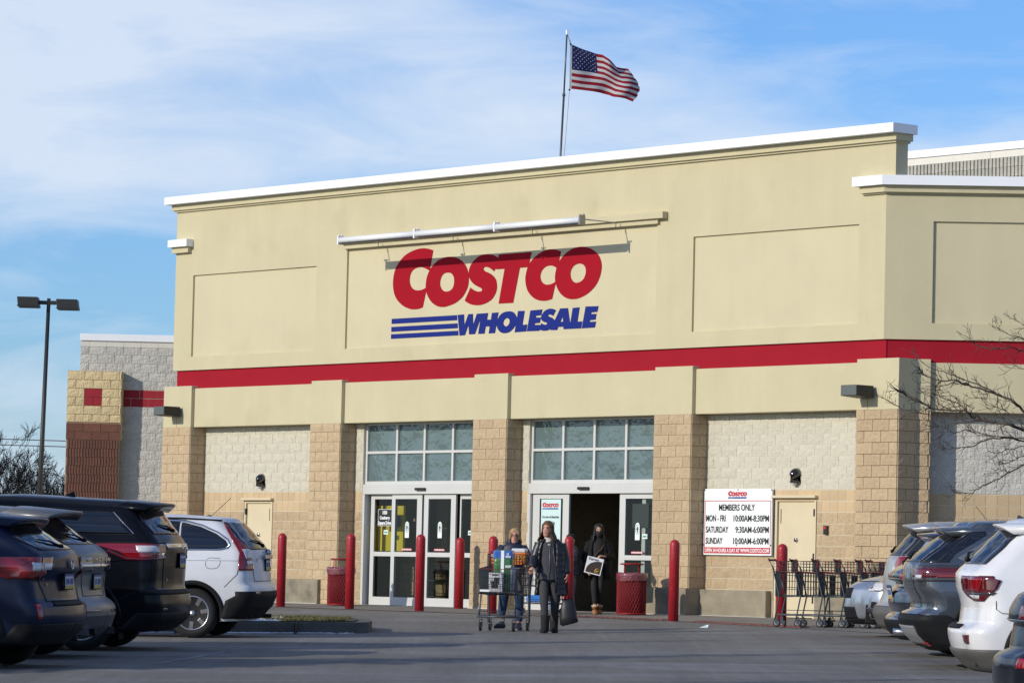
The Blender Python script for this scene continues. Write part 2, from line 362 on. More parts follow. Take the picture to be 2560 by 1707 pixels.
# plinths
def plinth(x0, x1, y0, y1, z1=.5): o = box('plinth', x0, x1, y0, y1, -.08, z1, M_conc, ST, .015); return o
plinth(3.7, 5.78, -.10, .405); plinth(15.38, 16.90, -.10, .404); plinth(16.901, 18.66, .25, .403, .49); plinth(19.95, 22.2, .2, .402, .49)
pm = MB(); pm.prism([(21.05, -.08), (22.19, -.08), S2F(.62, .2), S2F(.91, .2), S2F(.91, -.4), (21.05, .39)], -.1, .5); pm.build('plinth', M_conc, ST)
fl = MB()
for a, b_, y in [(3.7, 5.79, -.135), (15.37, 16.9, -.135), (16.9, 18.7, .215)]: fl.box(a, b_, y, y + .035, -.06, .012)
for i in (0, 2): fl.box(i * BAY - .01, i * BAY + 1.03, -.03, .0, -.06, .02)
fl.build('white_sill_strip', mat('old_white_paint', (.62, .60, .54), .8, var=.2, vscale=8), ST)
# steel doors
def steel_door(x0, x1, zt, hinge_left, strip=False):
    dm = box('steel_door', x0 + .06, x1 - .06, YW + .03, YW + .08, .02, zt - .05, M_steel, ST)
    b = MB(); b.box(x0, x0 + .05, YW - .01, YW + .15, -.01, zt); b.box(x1 - .05, x1, YW - .01, YW + .15, -.01, zt); b.box(x0 + .05, x1 - .05, YW - .01, YW + .15, zt - .045, zt)
    b.build('door_frame', M_steel, ST)
    b = MB(); b.prism([(x0 - .03, YW - .10), (x1 + .05, YW - .10), (x1 + .05, YW + .02), (x0 - .03, YW + .02)], zt + .01, zt + .06); c = b.build('drip_cap', M_steel, ST); bevel(c, .01)
    hx = x0 + .03 if hinge_left else x1 - .06
    for z in (.28, 1.05, 1.85): box('hinge', hx, hx + .03, YW - .022, YW + .028, z, z + .13, M_bronze, dm)
    b = MB(); b.lathe([(0, -.02), (.035, -.02), (.04, 0), (.04, .02)], 14, 0, ((x0 + x1) / 2, YW + .012, 1.42), axis='y'); b.build('viewer', mat('chrome', (.5, .5, .5), .2, metal=1), dm)
    lx = x1 - .14 if hinge_left else x0 + .11
    box('latch_plate', lx, lx + .012, YW + .022, YW + .029, 1.72, 1.98, M_bronze, dm)
    return dm
steel_door(2.52, 3.51, 2.14, True); steel_door(18.72, 19.77, 2.165, False)
# card reader and red strip right of the steel door
o = box('card_reader', 20.005, 20.10, YW - .06, YW - .012, 1.52, 1.68, mat('black_plastic', (.012, .012, .012), .4), ST, .006)
box('red_label', 20.025, 20.075, YW - .064, YW - .0605, 1.62, 1.665, mat('sign_red', (.55, .01, .02), .5), o)
# ---------------------------------------------------------------- glazed entrances
YG = YW + .045
M_sglass = glass('door_glass', (.92, .96, .94), .8, .93)
def upper_windows(x0, x1, mull, zb=2.51, zt=3.72, zm=3.13):
    fr = MB(); fr.box(x0, x0 + .055, YG, YG + .12, zb, zt); fr.box(x0, x1, YG - .002, YG + .12, zb - .03, zb + .03); fr.box(x0 + .055, x1, YG - .001, YG + .12, zm - .026, zm + .026)
    fr.box(x0, x1, YG, YG + .12, zt - .03, zt - .001)
    for m_ in mull: fr.box(m_ - .03, m_ + .03, YG + .001, YG + .119, zb + .03, zt - .03)
    w = fr.build('window_frame', M_alu, ST)
    xs = [x0 + .055] + list(mull) + [x1]
    for i in range(len(xs) - 1):
        for a, b_ in ((zb + .03, zm - .026), (zm + .026, zt - .03)):
            lo = xs[i] + (.031 if i else 0); hi = xs[i + 1] - .031
            p = box('pane', lo, hi, YG + .05, YG + .06, a, b_, M_pgl, w)
            p.rotation_euler = (random.uniform(-.004, .004), 0, random.uniform(-.006, .006)) if False else (0, 0, 0)
    h = box('door_header', x0, x1, YG - .06, YG + .12, 2.275, 2.478, M_alu, ST, .006)
    return h
h1 = upper_windows(6.59, 10.60, (7.60, 8.49, 9.39, 10.29)); h2 = upper_windows(11.82, 15.84, (12.75, 13.66, 14.57, 15.47))
for h, xa in ((h1, 8.35), (h2, 13.32)):
    box('door_sensor', xa, xa + .30, YG - .12, YG - .061, 2.345, 2.40, mat('black_plastic', (0, 0, 0)), h, .008)
def leaf(name, x0, x1, sl, sr, y, zt=2.262, mid=(1.01, 1.10), bot=.18):
    b = MB(); b.box(x0, x0 + sl, y, y + .045, .015, zt); b.box(x1 - sr, x1, y, y + .045, .015, zt)
    for z0, z1 in ((.015, bot), mid, (zt - .085, zt)): b.box(x0 + sl, x1 - sr, y + .001, y + .044, z0, z1)
    l = b.build(name, M_alu, ST)
    for z0, z1 in ((bot, mid[0]), (mid[1], zt - .085)): box('pane', x0 + sl, x1 - sr, y + .018, y + .026, z0, z1, M_sglass, l)
    return l
box('door_jamb', 6.585, 6.66, YG - .06, YG + .1, 0, 2.274, M_alu, ST); box('door_jamb', 11.815, 11.88, YG - .06, YG + .1, 0, 2.274, M_alu, ST)
l1 = leaf('sidelight', 6.73, 7.545, .12, .13, YG + .06); l2 = leaf('sliding_door', 7.50, 8.465, .10, .16, YG); l3 = leaf('sliding_door', 8.53, 9.535, .14, .15, YG); l4 = leaf('sidelight', 9.60, 10.62, .04, .1, YG + .06)
r1 = leaf('sliding_door', 11.90, 12.965, .20, .18, YG); r2 = leaf('sliding_door', 14.43, 15.50, .165, .12, YG); leaf('sidelight', 15.0, 15.86, .1, .1, YG + .06)
box('threshold', 6.6, 10.6, YG - .1, YG + .25, .0, .013, mat('worn_metal', (.25, .24, .22), .5, metal=.4), ST); box('threshold', 11.8, 15.8, YG - .1, YG + .25, .0, .0125, mat('worn_metal', (0, 0, 0)), ST)
M_wht = mat('print_white', (.80, .83, .82), .6); M_blk = mat('print_black', (.015, .015, .017), .6); M_pred = mat('print_red', (.50, .015, .035), .6); M_pblue = mat('print_blue', (.03, .06, .33), .6); M_teal = mat('sticker_teal', (.10, .38, .33), .5); M_pale = mat('poster_pale', (.55, .72, .70), .6)
def stickers(l, x, y, arrow=True, strip=True, z=1.56):
    if arrow:
        s_ = MB(); pts = [(x - .065, z - .17), (x + .065, z - .17), (x + .065, z + .07)] + [(x + .065 * math.cos(a), z + .07 + .09 * math.sin(a)) for a in [R(k) for k in range(15, 180, 15)]] + [(x - .065, z + .07)]
        st = flat_shape('door_sticker', [pts], y - .004, .003, M_wht, l)
        ri = [(x + .058 * math.cos(R(a)), z + .03 + .10 * math.sin(R(a))) for a in range(0, 360, 20)]; ri2 = [(x + .048 * math.cos(R(a)), z + .03 + .088 * math.sin(R(a))) for a in range(0, 360, 20)]
        flat_shape('sticker_ring', [ri, ri2], y - .006, .0015, M_teal, st)
        flat_shape('sticker_arrow', [[(x - .013, z - .03), (x + .013, z - .03), (x + .013, z + .03), (x + .034, z + .02), (x, z + .10), (x - .034, z + .02), (x - .013, z + .03)]], y - .006, .0015, M_blk, st)
    if strip:
        q = box('door_sticker', x - .17, x + .17, y - .004, y - .001, 1.13, 1.175, M_pred, l); text('lettering', 'AUTOMATIC SLIDING DOOR', .026, M_wht, q, (x, y - .0045, 1.14), width=.31, align='CENTER', bold=.002)
def small_tag(l, x, z, y): q = box('door_sticker', x - .07, x + .07, y - .004, y - .001, z - .045, z + .045, M_wht, l); box('sticker_band', x - .055, x + .055, y - .0055, y - .0042, z - .02, z + .02, M_teal, q)
yg = YG + .018
stickers(l2, 7.98, yg); stickers(l3, 9.03, yg); stickers(r2, 14.93, yg); small_tag(r2, 15.14, 1.46, yg); small_tag(l1, 7.22, 1.50, yg + .06); small_tag(l4, 9.92, 1.50, yg + .06)
ad_ = box('address_decal', 6.96, 7.41, yg + .055, yg + .057, 1.63, 1.97, mat('decal_dark', (.02, .02, .02), .5), l1)
b = MB(); b.box(6.96, 7.41, yg + .050, yg + .054, 1.63, 1.638); b.box(6.96, 7.41, yg + .050, yg + .054, 1.962, 1.97); b.box(6.96, 6.968, yg + .050, yg + .054, 1.638, 1.962); b.build('decal_border', M_wht, ad_)
for i, s_ in enumerate(('1050', 'Cranberry', 'Square Drive')): text('lettering', s_, .066, M_wht, ad_, (7.18, yg + .052, 1.87 - i * .105), width=(.15, .33, .42)[i], align='CENTER', bold=.004)
# ---------------------------------------------------------------- lettering data in the entrance frame
LET = json.loads('''{"C1":[[[8.975,7.175],[8.948,7.184],[8.909,7.195],[8.868,7.206],[8.823,7.215],[8.775,7.223],[8.729,7.229],[8.685,7.233],[8.643,7.235],[8.598,7.235],[8.545,7.233],[8.491,7.229],[8.434,7.223],[8.375,7.213],[8.315,7.2],[8.255,7.185],[8.193,7.166],[8.133,7.145],[8.076,7.121],[8.023,7.092],[7.975,7.061],[7.931,7.029],[7.889,6.995],[7.852,6.96],[7.819,6.925],[7.791,6.888],[7.769,6.852],[7.749,6.813],[7.732,6.769],[7.719,6.723],[7.71,6.679],[7.704,6.636],[7.701,6.595],[7.702,6.554],[7.706,6.51],[7.713,6.468],[7.724,6.427],[7.736,6.389],[7.751,6.355],[7.769,6.321],[7.792,6.287],[7.818,6.255],[7.848,6.224],[7.885,6.192],[7.926,6.163],[7.968,6.136],[8.011,6.11],[8.055,6.088],[8.103,6.068],[8.158,6.049],[8.214,6.033],[8.269,6.02],[8.321,6.011],[8.37,6.006],[8.418,6.004],[8.469,6.004],[8.518,6.006],[8.565,6.01],[8.613,6.019],[8.656,6.029],[8.686,6.037],[8.777,6.347],[8.801,6.428],[8.757,6.425],[8.733,6.417],[8.698,6.407],[8.664,6.398],[8.632,6.392],[8.6,6.389],[8.566,6.387],[8.528,6.386],[8.489,6.387],[8.451,6.391],[8.415,6.4],[8.382,6.412],[8.351,6.427],[8.325,6.444],[8.302,6.464],[8.283,6.487],[8.267,6.514],[8.255,6.543],[8.247,6.572],[8.243,6.6],[8.244,6.627],[8.247,6.655],[8.252,6.683],[8.26,6.711],[8.273,6.737],[8.293,6.763],[8.317,6.786],[8.344,6.806],[8.377,6.822],[8.412,6.834],[8.45,6.843],[8.492,6.85],[8.536,6.854],[8.58,6.854],[8.624,6.85],[8.666,6.843],[8.712,6.831],[8.769,6.81],[8.828,6.786],[8.869,6.769],[8.884,6.792]]],"O1":[[[9.498,7.022],[9.569,7.018],[9.64,7.009],[9.707,6.995],[9.772,6.973],[9.833,6.947],[9.886,6.919],[9.931,6.892],[9.967,6.864],[10.0,6.832],[10.033,6.792],[10.062,6.749],[10.085,6.705],[10.102,6.661],[10.113,6.617],[10.119,6.571],[10.119,6.519],[10.114,6.467],[10.104,6.419],[10.086,6.375],[10.064,6.336],[10.037,6.299],[10.005,6.26],[9.97,6.224],[9.93,6.191],[9.881,6.159],[9.828,6.13],[9.773,6.105],[9.718,6.083],[9.662,6.066],[9.6,6.051],[9.521,6.036],[9.438,6.023],[9.36,6.017],[9.289,6.018],[9.226,6.025],[9.165,6.037],[9.105,6.055],[9.051,6.079],[9.001,6.105],[8.956,6.135],[8.918,6.168],[8.883,6.203],[8.85,6.241],[8.821,6.28],[8.797,6.32],[8.78,6.36],[8.768,6.4],[8.763,6.445],[8.764,6.503],[8.772,6.563],[8.785,6.62],[8.806,6.672],[8.832,6.719],[8.861,6.762],[8.894,6.802],[8.93,6.837],[8.971,6.87],[9.02,6.904],[9.074,6.935],[9.129,6.961],[9.187,6.982],[9.245,6.997],[9.305,7.009],[9.368,7.018],[9.432,7.022]],[[9.47,6.705],[9.507,6.7],[9.543,6.691],[9.575,6.678],[9.602,6.659],[9.625,6.636],[9.642,6.613],[9.653,6.59],[9.658,6.567],[9.661,6.54],[9.66,6.507],[9.657,6.471],[9.649,6.438],[9.635,6.411],[9.617,6.388],[9.595,6.369],[9.569,6.352],[9.54,6.34],[9.508,6.331],[9.471,6.326],[9.432,6.324],[9.396,6.326],[9.363,6.332],[9.333,6.342],[9.306,6.355],[9.283,6.373],[9.264,6.393],[9.248,6.414],[9.233,6.438],[9.223,6.462],[9.217,6.488],[9.218,6.518],[9.223,6.55],[9.233,6.58],[9.247,6.61],[9.265,6.637],[9.286,6.66],[9.31,6.677],[9.337,6.689],[9.365,6.697],[9.399,6.704],[9.434,6.706]]],"S1":[[[11.01,6.931],[10.98,6.944],[10.938,6.962],[10.894,6.977],[10.848,6.99],[10.8,7.0],[10.752,7.008],[10.705,7.013],[10.659,7.015],[10.61,7.015],[10.553,7.012],[10.495,7.006],[10.438,6.995],[10.382,6.974],[10.33,6.948],[10.283,6.921],[10.241,6.893],[10.205,6.864],[10.175,6.834],[10.15,6.801],[10.132,6.768],[10.119,6.735],[10.111,6.699],[10.109,6.665],[10.111,6.633],[10.118,6.603],[10.129,6.576],[10.146,6.549],[10.172,6.52],[10.203,6.49],[10.237,6.464],[10.272,6.441],[10.309,6.421],[10.35,6.403],[10.4,6.384],[10.452,6.367],[10.494,6.351],[10.52,6.337],[10.534,6.325],[10.539,6.313],[10.535,6.302],[10.522,6.292],[10.504,6.284],[10.479,6.281],[10.449,6.281],[10.417,6.283],[10.385,6.287],[10.353,6.294],[10.322,6.302],[10.293,6.313],[10.267,6.324],[10.242,6.336],[10.215,6.35],[10.191,6.363],[10.174,6.373],[10.004,6.118],[10.031,6.104],[10.069,6.084],[10.109,6.066],[10.151,6.051],[10.193,6.038],[10.238,6.028],[10.284,6.02],[10.332,6.015],[10.38,6.012],[10.432,6.01],[10.484,6.011],[10.538,6.016],[10.596,6.025],[10.655,6.037],[10.709,6.053],[10.76,6.07],[10.806,6.089],[10.848,6.113],[10.886,6.143],[10.919,6.176],[10.946,6.21],[10.968,6.246],[10.984,6.283],[10.993,6.319],[10.996,6.358],[10.992,6.396],[10.984,6.431],[10.975,6.462],[10.962,6.488],[10.942,6.514],[10.915,6.541],[10.882,6.566],[10.846,6.589],[10.804,6.611],[10.76,6.629],[10.718,6.646],[10.676,6.659],[10.638,6.67],[10.607,6.681],[10.587,6.696],[10.576,6.71],[10.571,6.724],[10.573,6.737],[10.582,6.75],[10.596,6.758],[10.616,6.762],[10.64,6.763],[10.667,6.76],[10.696,6.755],[10.727,6.748],[10.762,6.735],[10.809,6.711],[10.858,6.683],[10.893,6.663],[10.965,6.741]]],"T1":[[[11.028,6.991],[12.016,6.993],[11.938,6.698],[11.677,6.698],[11.499,6.014],[11.055,6.017],[11.213,6.699],[10.956,6.701]]],"C2":[[[12.889,6.959],[12.85,6.971],[12.798,6.986],[12.747,6.999],[12.706,7.007],[12.669,7.012],[12.626,7.015],[12.573,7.016],[12.516,7.015],[12.46,7.01],[12.404,7.0],[12.349,6.986],[12.295,6.969],[12.238,6.948],[12.183,6.924],[12.13,6.897],[12.075,6.863],[12.025,6.827],[11.981,6.789],[11.945,6.748],[11.917,6.706],[11.893,6.662],[11.873,6.613],[11.859,6.562],[11.85,6.514],[11.848,6.468],[11.852,6.426],[11.861,6.383],[11.874,6.337],[11.893,6.292],[11.916,6.25],[11.946,6.212],[11.981,6.177],[12.019,6.146],[12.063,6.115],[12.11,6.088],[12.159,6.065],[12.215,6.046],[12.272,6.033],[12.328,6.023],[12.385,6.018],[12.44,6.016],[12.495,6.018],[12.559,6.026],[12.62,6.037],[12.663,6.044],[12.755,6.344],[12.754,6.382],[12.723,6.369],[12.68,6.352],[12.635,6.339],[12.589,6.332],[12.542,6.329],[12.499,6.33],[12.462,6.335],[12.429,6.343],[12.4,6.354],[12.372,6.371],[12.349,6.39],[12.33,6.412],[12.314,6.438],[12.304,6.466],[12.299,6.494],[12.3,6.521],[12.306,6.548],[12.316,6.573],[12.332,6.597],[12.351,6.62],[12.375,6.64],[12.404,6.659],[12.436,6.675],[12.471,6.688],[12.512,6.695],[12.554,6.699],[12.592,6.7],[12.625,6.696],[12.654,6.69],[12.683,6.681],[12.72,6.667],[12.757,6.65],[12.783,6.639],[12.832,6.738]]],"O2":[[[13.524,7.018],[13.586,7.012],[13.645,7.002],[13.703,6.988],[13.761,6.969],[13.816,6.946],[13.867,6.92],[13.918,6.889],[13.964,6.856],[14.003,6.82],[14.034,6.78],[14.056,6.739],[14.073,6.699],[14.084,6.663],[14.089,6.629],[14.088,6.59],[14.082,6.54],[14.07,6.487],[14.053,6.435],[14.027,6.384],[13.997,6.336],[13.962,6.291],[13.923,6.25],[13.88,6.213],[13.833,6.179],[13.779,6.145],[13.721,6.115],[13.659,6.088],[13.591,6.063],[13.521,6.043],[13.454,6.027],[13.391,6.018],[13.333,6.015],[13.276,6.015],[13.218,6.018],[13.164,6.025],[13.111,6.036],[13.057,6.054],[13.007,6.075],[12.959,6.102],[12.913,6.135],[12.872,6.172],[12.835,6.211],[12.803,6.255],[12.776,6.299],[12.755,6.344],[12.741,6.388],[12.734,6.431],[12.733,6.474],[12.737,6.52],[12.746,6.566],[12.761,6.612],[12.782,6.662],[12.808,6.712],[12.839,6.758],[12.875,6.799],[12.916,6.836],[12.962,6.871],[13.018,6.907],[13.077,6.939],[13.139,6.967],[13.203,6.988],[13.267,7.003],[13.331,7.013],[13.397,7.019],[13.461,7.021]],[[13.461,6.696],[13.498,6.689],[13.535,6.678],[13.566,6.664],[13.589,6.646],[13.607,6.625],[13.62,6.602],[13.629,6.577],[13.634,6.551],[13.633,6.523],[13.626,6.49],[13.613,6.456],[13.596,6.426],[13.574,6.4],[13.547,6.378],[13.517,6.36],[13.479,6.345],[13.438,6.334],[13.399,6.328],[13.362,6.328],[13.326,6.334],[13.294,6.345],[13.264,6.362],[13.239,6.384],[13.218,6.408],[13.202,6.435],[13.193,6.464],[13.188,6.493],[13.188,6.524],[13.194,6.554],[13.204,6.582],[13.222,6.609],[13.244,6.633],[13.269,6.653],[13.297,6.669],[13.326,6.68],[13.357,6.688],[13.391,6.695],[13.426,6.698]]],"w":[[[9.796,5.841],[9.996,5.844],[10.014,5.627],[10.13,5.845],[10.271,5.843],[10.289,5.629],[10.394,5.842],[10.567,5.843],[10.351,5.438],[10.167,5.438],[10.142,5.625],[10.04,5.428],[9.871,5.424]]],"h":[[[10.53,5.842],[10.74,5.844],[10.713,5.713],[10.833,5.709],[10.858,5.841],[11.059,5.844],[10.966,5.438],[10.774,5.436],[10.8,5.575],[10.68,5.579],[10.645,5.437],[10.449,5.438],[10.498,5.681]]],"o":[[[11.378,5.854],[11.418,5.852],[11.451,5.847],[11.481,5.84],[11.509,5.829],[11.533,5.817],[11.555,5.8],[11.578,5.777],[11.6,5.751],[11.614,5.724],[11.619,5.695],[11.618,5.666],[11.612,5.637],[11.603,5.609],[11.591,5.583],[11.574,5.558],[11.551,5.533],[11.524,5.509],[11.494,5.487],[11.46,5.467],[11.422,5.45],[11.383,5.437],[11.338,5.429],[11.292,5.425],[11.249,5.425],[11.21,5.428],[11.176,5.435],[11.145,5.445],[11.116,5.459],[11.092,5.476],[11.07,5.495],[11.049,5.519],[11.03,5.546],[11.016,5.571],[11.006,5.592],[11.002,5.612],[11.003,5.632],[11.009,5.656],[11.021,5.68],[11.037,5.705],[11.057,5.734],[11.082,5.764],[11.111,5.79],[11.145,5.811],[11.182,5.827],[11.223,5.839],[11.275,5.848],[11.329,5.852]],[[11.331,5.719],[11.35,5.715],[11.368,5.708],[11.383,5.699],[11.395,5.687],[11.402,5.673],[11.406,5.658],[11.403,5.64],[11.397,5.622],[11.387,5.605],[11.372,5.59],[11.355,5.576],[11.337,5.566],[11.319,5.561],[11.302,5.559],[11.285,5.56],[11.268,5.565],[11.252,5.573],[11.238,5.583],[11.227,5.598],[11.219,5.615],[11.215,5.631],[11.218,5.648],[11.225,5.663],[11.234,5.678],[11.248,5.69],[11.263,5.701],[11.28,5.71],[11.297,5.716],[11.314,5.719]]],"l":[[[11.654,5.85],[11.853,5.844],[11.797,5.572],[11.939,5.573],[11.911,5.438],[11.563,5.432]]],"e":[[[12.023,5.844],[12.381,5.852],[12.352,5.74],[12.2,5.734],[12.191,5.699],[12.338,5.697],[12.32,5.593],[12.17,5.587],[12.161,5.557],[12.323,5.553],[12.309,5.436],[11.931,5.44]]],"s":[[[12.785,5.817],[12.768,5.824],[12.743,5.835],[12.716,5.844],[12.687,5.85],[12.656,5.855],[12.625,5.858],[12.594,5.858],[12.565,5.855],[12.535,5.849],[12.503,5.841],[12.473,5.83],[12.445,5.816],[12.42,5.799],[12.399,5.781],[12.381,5.762],[12.367,5.744],[12.356,5.727],[12.35,5.71],[12.347,5.692],[12.349,5.673],[12.355,5.657],[12.367,5.642],[12.384,5.629],[12.402,5.619],[12.422,5.611],[12.443,5.605],[12.463,5.6],[12.484,5.595],[12.504,5.591],[12.519,5.586],[12.527,5.579],[12.529,5.571],[12.527,5.564],[12.52,5.558],[12.509,5.552],[12.495,5.549],[12.476,5.549],[12.454,5.552],[12.434,5.556],[12.419,5.56],[12.406,5.564],[12.393,5.569],[12.379,5.575],[12.365,5.58],[12.355,5.584],[12.301,5.459],[12.319,5.455],[12.343,5.449],[12.367,5.444],[12.39,5.439],[12.413,5.435],[12.439,5.433],[12.471,5.431],[12.506,5.432],[12.539,5.435],[12.571,5.441],[12.601,5.451],[12.629,5.461],[12.655,5.472],[12.678,5.484],[12.698,5.499],[12.716,5.517],[12.731,5.536],[12.741,5.557],[12.747,5.58],[12.748,5.603],[12.744,5.623],[12.734,5.639],[12.719,5.653],[12.702,5.664],[12.683,5.673],[12.662,5.68],[12.641,5.686],[12.617,5.694],[12.593,5.701],[12.575,5.709],[12.564,5.716],[12.558,5.723],[12.557,5.729],[12.562,5.736],[12.572,5.741],[12.584,5.745],[12.597,5.745],[12.611,5.744],[12.629,5.74],[12.656,5.731],[12.685,5.721],[12.706,5.714]]],"a":[[[12.906,5.85],[13.136,5.849],[13.235,5.444],[13.02,5.442],[13.011,5.491],[12.861,5.492],[12.833,5.434],[12.625,5.44]],[[12.987,5.693],[13.0,5.59],[12.925,5.591]]],"l2":[[[13.275,5.847],[13.476,5.851],[13.423,5.575],[13.56,5.575],[13.532,5.442],[13.19,5.442]]],"e2":[[[13.649,5.859],[14.022,5.852],[13.991,5.744],[13.824,5.738],[13.813,5.707],[13.97,5.706],[13.945,5.596],[13.788,5.59],[13.777,5.558],[13.961,5.558],[13.932,5.444],[13.549,5.441]]]}''')
RED = ['C1', 'O1', 'S1', 'T1', 'C2', 'O2']; BLU = ['w', 'h', 'o', 'l', 'e', 's', 'a', 'l2', 'e2']
STR = [(7.69, 9.775, 9.785, 5.735, 5.838), (7.686, 9.80, 9.81, 5.575, 5.673), (7.682, 9.825, 9.835, 5.43, 5.524)]
M_lr = mat('letter_red', (.33, .007, .018), .85, spec=.12, bump=.3, bscale=110, var=.05, vscale=2, bdist=.006); M_lb = mat('letter_blue', (.015, .028, .19), .85, spec=.12, bump=.3, bscale=110, var=.05, vscale=2, bdist=.006)
def logo(parent, y, thick, xf, mr, mb_, nm='letter'):
    for i, k in enumerate(RED): flat_shape(nm, LET[k], y - .0008 * (i % 2), thick, mr, parent, xf)
    for i, k in enumerate(BLU): flat_shape(nm, LET[k], y - .0008 * (i % 2), thick, mb_, parent, xf)
    for x0, xa, xb, z0, z1 in STR: flat_shape('stripe', [[(x0, z0), (xb, z0), (xa, z1), (x0, z1)]], y, thick, mb_, parent, xf)
logo(ST, .157, .007, lambda p: p, M_lr, M_lb)
def mini(cx, cz, w):      # the same mark, small: centred at cx, cz
    k = w / 6.4; return lambda p: (cx + (p[0] - 10.88) * k, cz + (p[1] - 6.33) * k)
# holiday poster on the left leaf of the open door
po = box('poster', 12.135, 12.715, yg - .006, yg - .003, 1.15, 2.165, M_pale, r1)
logo(po, yg - .0085, .001, mini(12.41, 2.035, .48), M_pred, M_pblue)
text('lettering', 'We are closed on the following holidays:', .05, M_blk, po, (12.42, yg - .007, 1.80), width=.50, align='CENTER', bold=.001)
for i, s_ in enumerate(('\u2022 New Year\u2019s Day', '\u2022 Easter', '\u2022 Memorial Day', '\u2022 Independence Day', '\u2022 Labor Day', '\u2022 Thanksgiving', '\u2022 Christmas')):
    text('lettering', s_, .062, M_blk, po, (12.22, yg - .007, 1.675 - i * .118), width=(.33, .17, .30, .38, .24, .30, .24)[i], bold=.003)
bp = box('poster', 14.74, 15.20, yg + .03, yg + .034, 1.62, 2.08, mat('poster_back', (.035, .04, .04), .6), r2)
# ---------------------------------------------------------------- vestibule behind the glass
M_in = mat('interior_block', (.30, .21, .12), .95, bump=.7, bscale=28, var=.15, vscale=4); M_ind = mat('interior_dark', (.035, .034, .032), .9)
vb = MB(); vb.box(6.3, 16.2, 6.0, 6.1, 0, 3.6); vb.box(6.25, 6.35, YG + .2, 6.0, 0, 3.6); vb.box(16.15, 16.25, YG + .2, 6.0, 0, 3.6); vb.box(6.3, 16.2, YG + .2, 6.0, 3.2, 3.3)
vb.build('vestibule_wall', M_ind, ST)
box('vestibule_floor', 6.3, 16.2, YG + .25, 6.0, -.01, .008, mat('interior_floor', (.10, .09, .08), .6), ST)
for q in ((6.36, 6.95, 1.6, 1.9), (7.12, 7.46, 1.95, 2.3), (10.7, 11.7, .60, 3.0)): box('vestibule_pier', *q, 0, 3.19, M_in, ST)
box('vestibule_panel', 7.62, 7.72, 1.95, 2.0, 0, 2.4, M_alu, ST)
yp_ = box('poster', 6.40, 7.50, .80, .82, 1.12, 2.05, mat('poster_yellow', (.62, .46, .015), .6), ST)
box('poster_print', 6.5, 7.05, .794, .799, 1.80, 1.90, M_pblue, yp_); box('poster_print', 6.55, 7.0, .794, .799, 1.95, 1.98, M_pblue, yp_); box('poster_print', 6.5, 6.9, .794, .799, 1.70, 1.76, M_pblue, yp_)
b = MB(); b.lathe([(0, 0), (.13, 0), (.13, .004)], 20, 0, (7.24, .795, 1.72), axis='y'); b.build('poster_print', M_pblue, yp_)
# ---------------------------------------------------------------- side wall (right, turned 45 degrees)
slab_wall('upper_wall', SD, .0, 16, 4.972, 7.55, [(.84, 5.2, 5.265, 7.066), (6.4, 10.8, 5.265, 7.066)], 0, .28, M_stucco)
for a in (.84, 6.4): box('wall_panel', a + .001, a + 4.36, .045, .08, 5.266, 7.065, M_panel, SD)
box('red_band', .03, 16, .05, .28, 4.572, 4.971, M_red, SD); box('lintel', .83, 16, -.04, .45, 3.70, 4.565, M_stucco, SD, .01)
wc = MB()   # parapet cap wraps from side wall on to the front
def wrap(e, z0, z1, xs):
    k = math.tan(SIDE_ANG / 2) * e; return ([(xs, CY - e), (CX + k, CY - e), S2F(16, e), S2F(16, -.25), (CX - .1, CY + .12), (xs, CY - .001)], z0, z1)
p_, z0, z1 = wrap(.20, 7.69, 7.86, 20.99); wc.prism(p_, z0, z1); fixn(wc.build('coping', M_cap, ST))
wc = MB(); p_, z0, z1 = wrap(.10, 7.57, 7.688, 21.08); wc.prism(p_, z0, z1); fixn(wc.build('moulding', M_stucco, ST))
wc = MB(); p_, z0, z1 = wrap(.05, 7.545, 7.569, 21.12); wc.prism(p_, z0, z1); fixn(wc.build('moulding', M_stucco, ST))
w = MB(); w.box(.6, 16, .279, .45, 0, 3.70); w = w.build('block_wall', M_mortarw, SD)
lay(WB, w, .83, .284, 0, 4.5, 2.275, 3.70, M_grey, off=OFF - .05); lay(SB, w, .83, .284, 0, 4.5, 1.868, 2.275, M_smooth, kind='smooth', bw=.2032, off=OFF - .05); lay(WB, w, .83, .284, 0, 4.5, .45, 1.868, M_tan, off=OFF - .05)
# roof deck and the unseen flanks
b = MB(); b.prism([(.2, .4), (21.7, .4), S2F(15.9, -.28), (30, 22), (.2, 22)], 7.3, 7.4); b.build('roof', mat('roof_membrane', (.45, .45, .45), .9), ST)
b = MB(); b.box(.13, .40, .42, 22, 0, 7.6); b.build('flank_wall', M_stucco, ST)
PB.flush(STW); WB.flush(STW); SB.flush(STW)
# ---------------------------------------------------------------- ribbed grey hall behind on the right
RH = empty('rear_hall', (*F2W(12.0, 10)[:2], 0), -TH); tag(RH, 'grey ribbed block hall with white coping rising behind the right parapet', 'building')
b = MB(); b.box(0, 30, .02, 14, 0, 9.5); b.build('wall', M_mortarw, RH)
k = 0
for x0 in [j * 3.05 for j in range(10)]: box('coping', x0 + .003, x0 + 3.047, -.05, .3, 9.655, 9.81, M_cap, RH); box('cap_course', x0 + .004, x0 + 3.046, -.012, .2, 9.502, 9.652, mat('cap_course', (.66, .63, .55), .85, var=.06, vscale=3), RH)
rb = Pieces('ribbed_block', 290); rm = MB(); M_rib = mat('ribbed_grey', (.40, .385, .33), .95, bump=.8, bscale=40, var=.2, vscale=9, rnd=.05)
for q in range(4): rm.box(.004 + q * .1, .074 + q * .1, -.03, .02, .004, .199)
rmo = bpy.data.meshes.new('ribbed_block'); rmo.from_pydata(rm.v, [], rm.f); rmo.materials.append(M_rib)
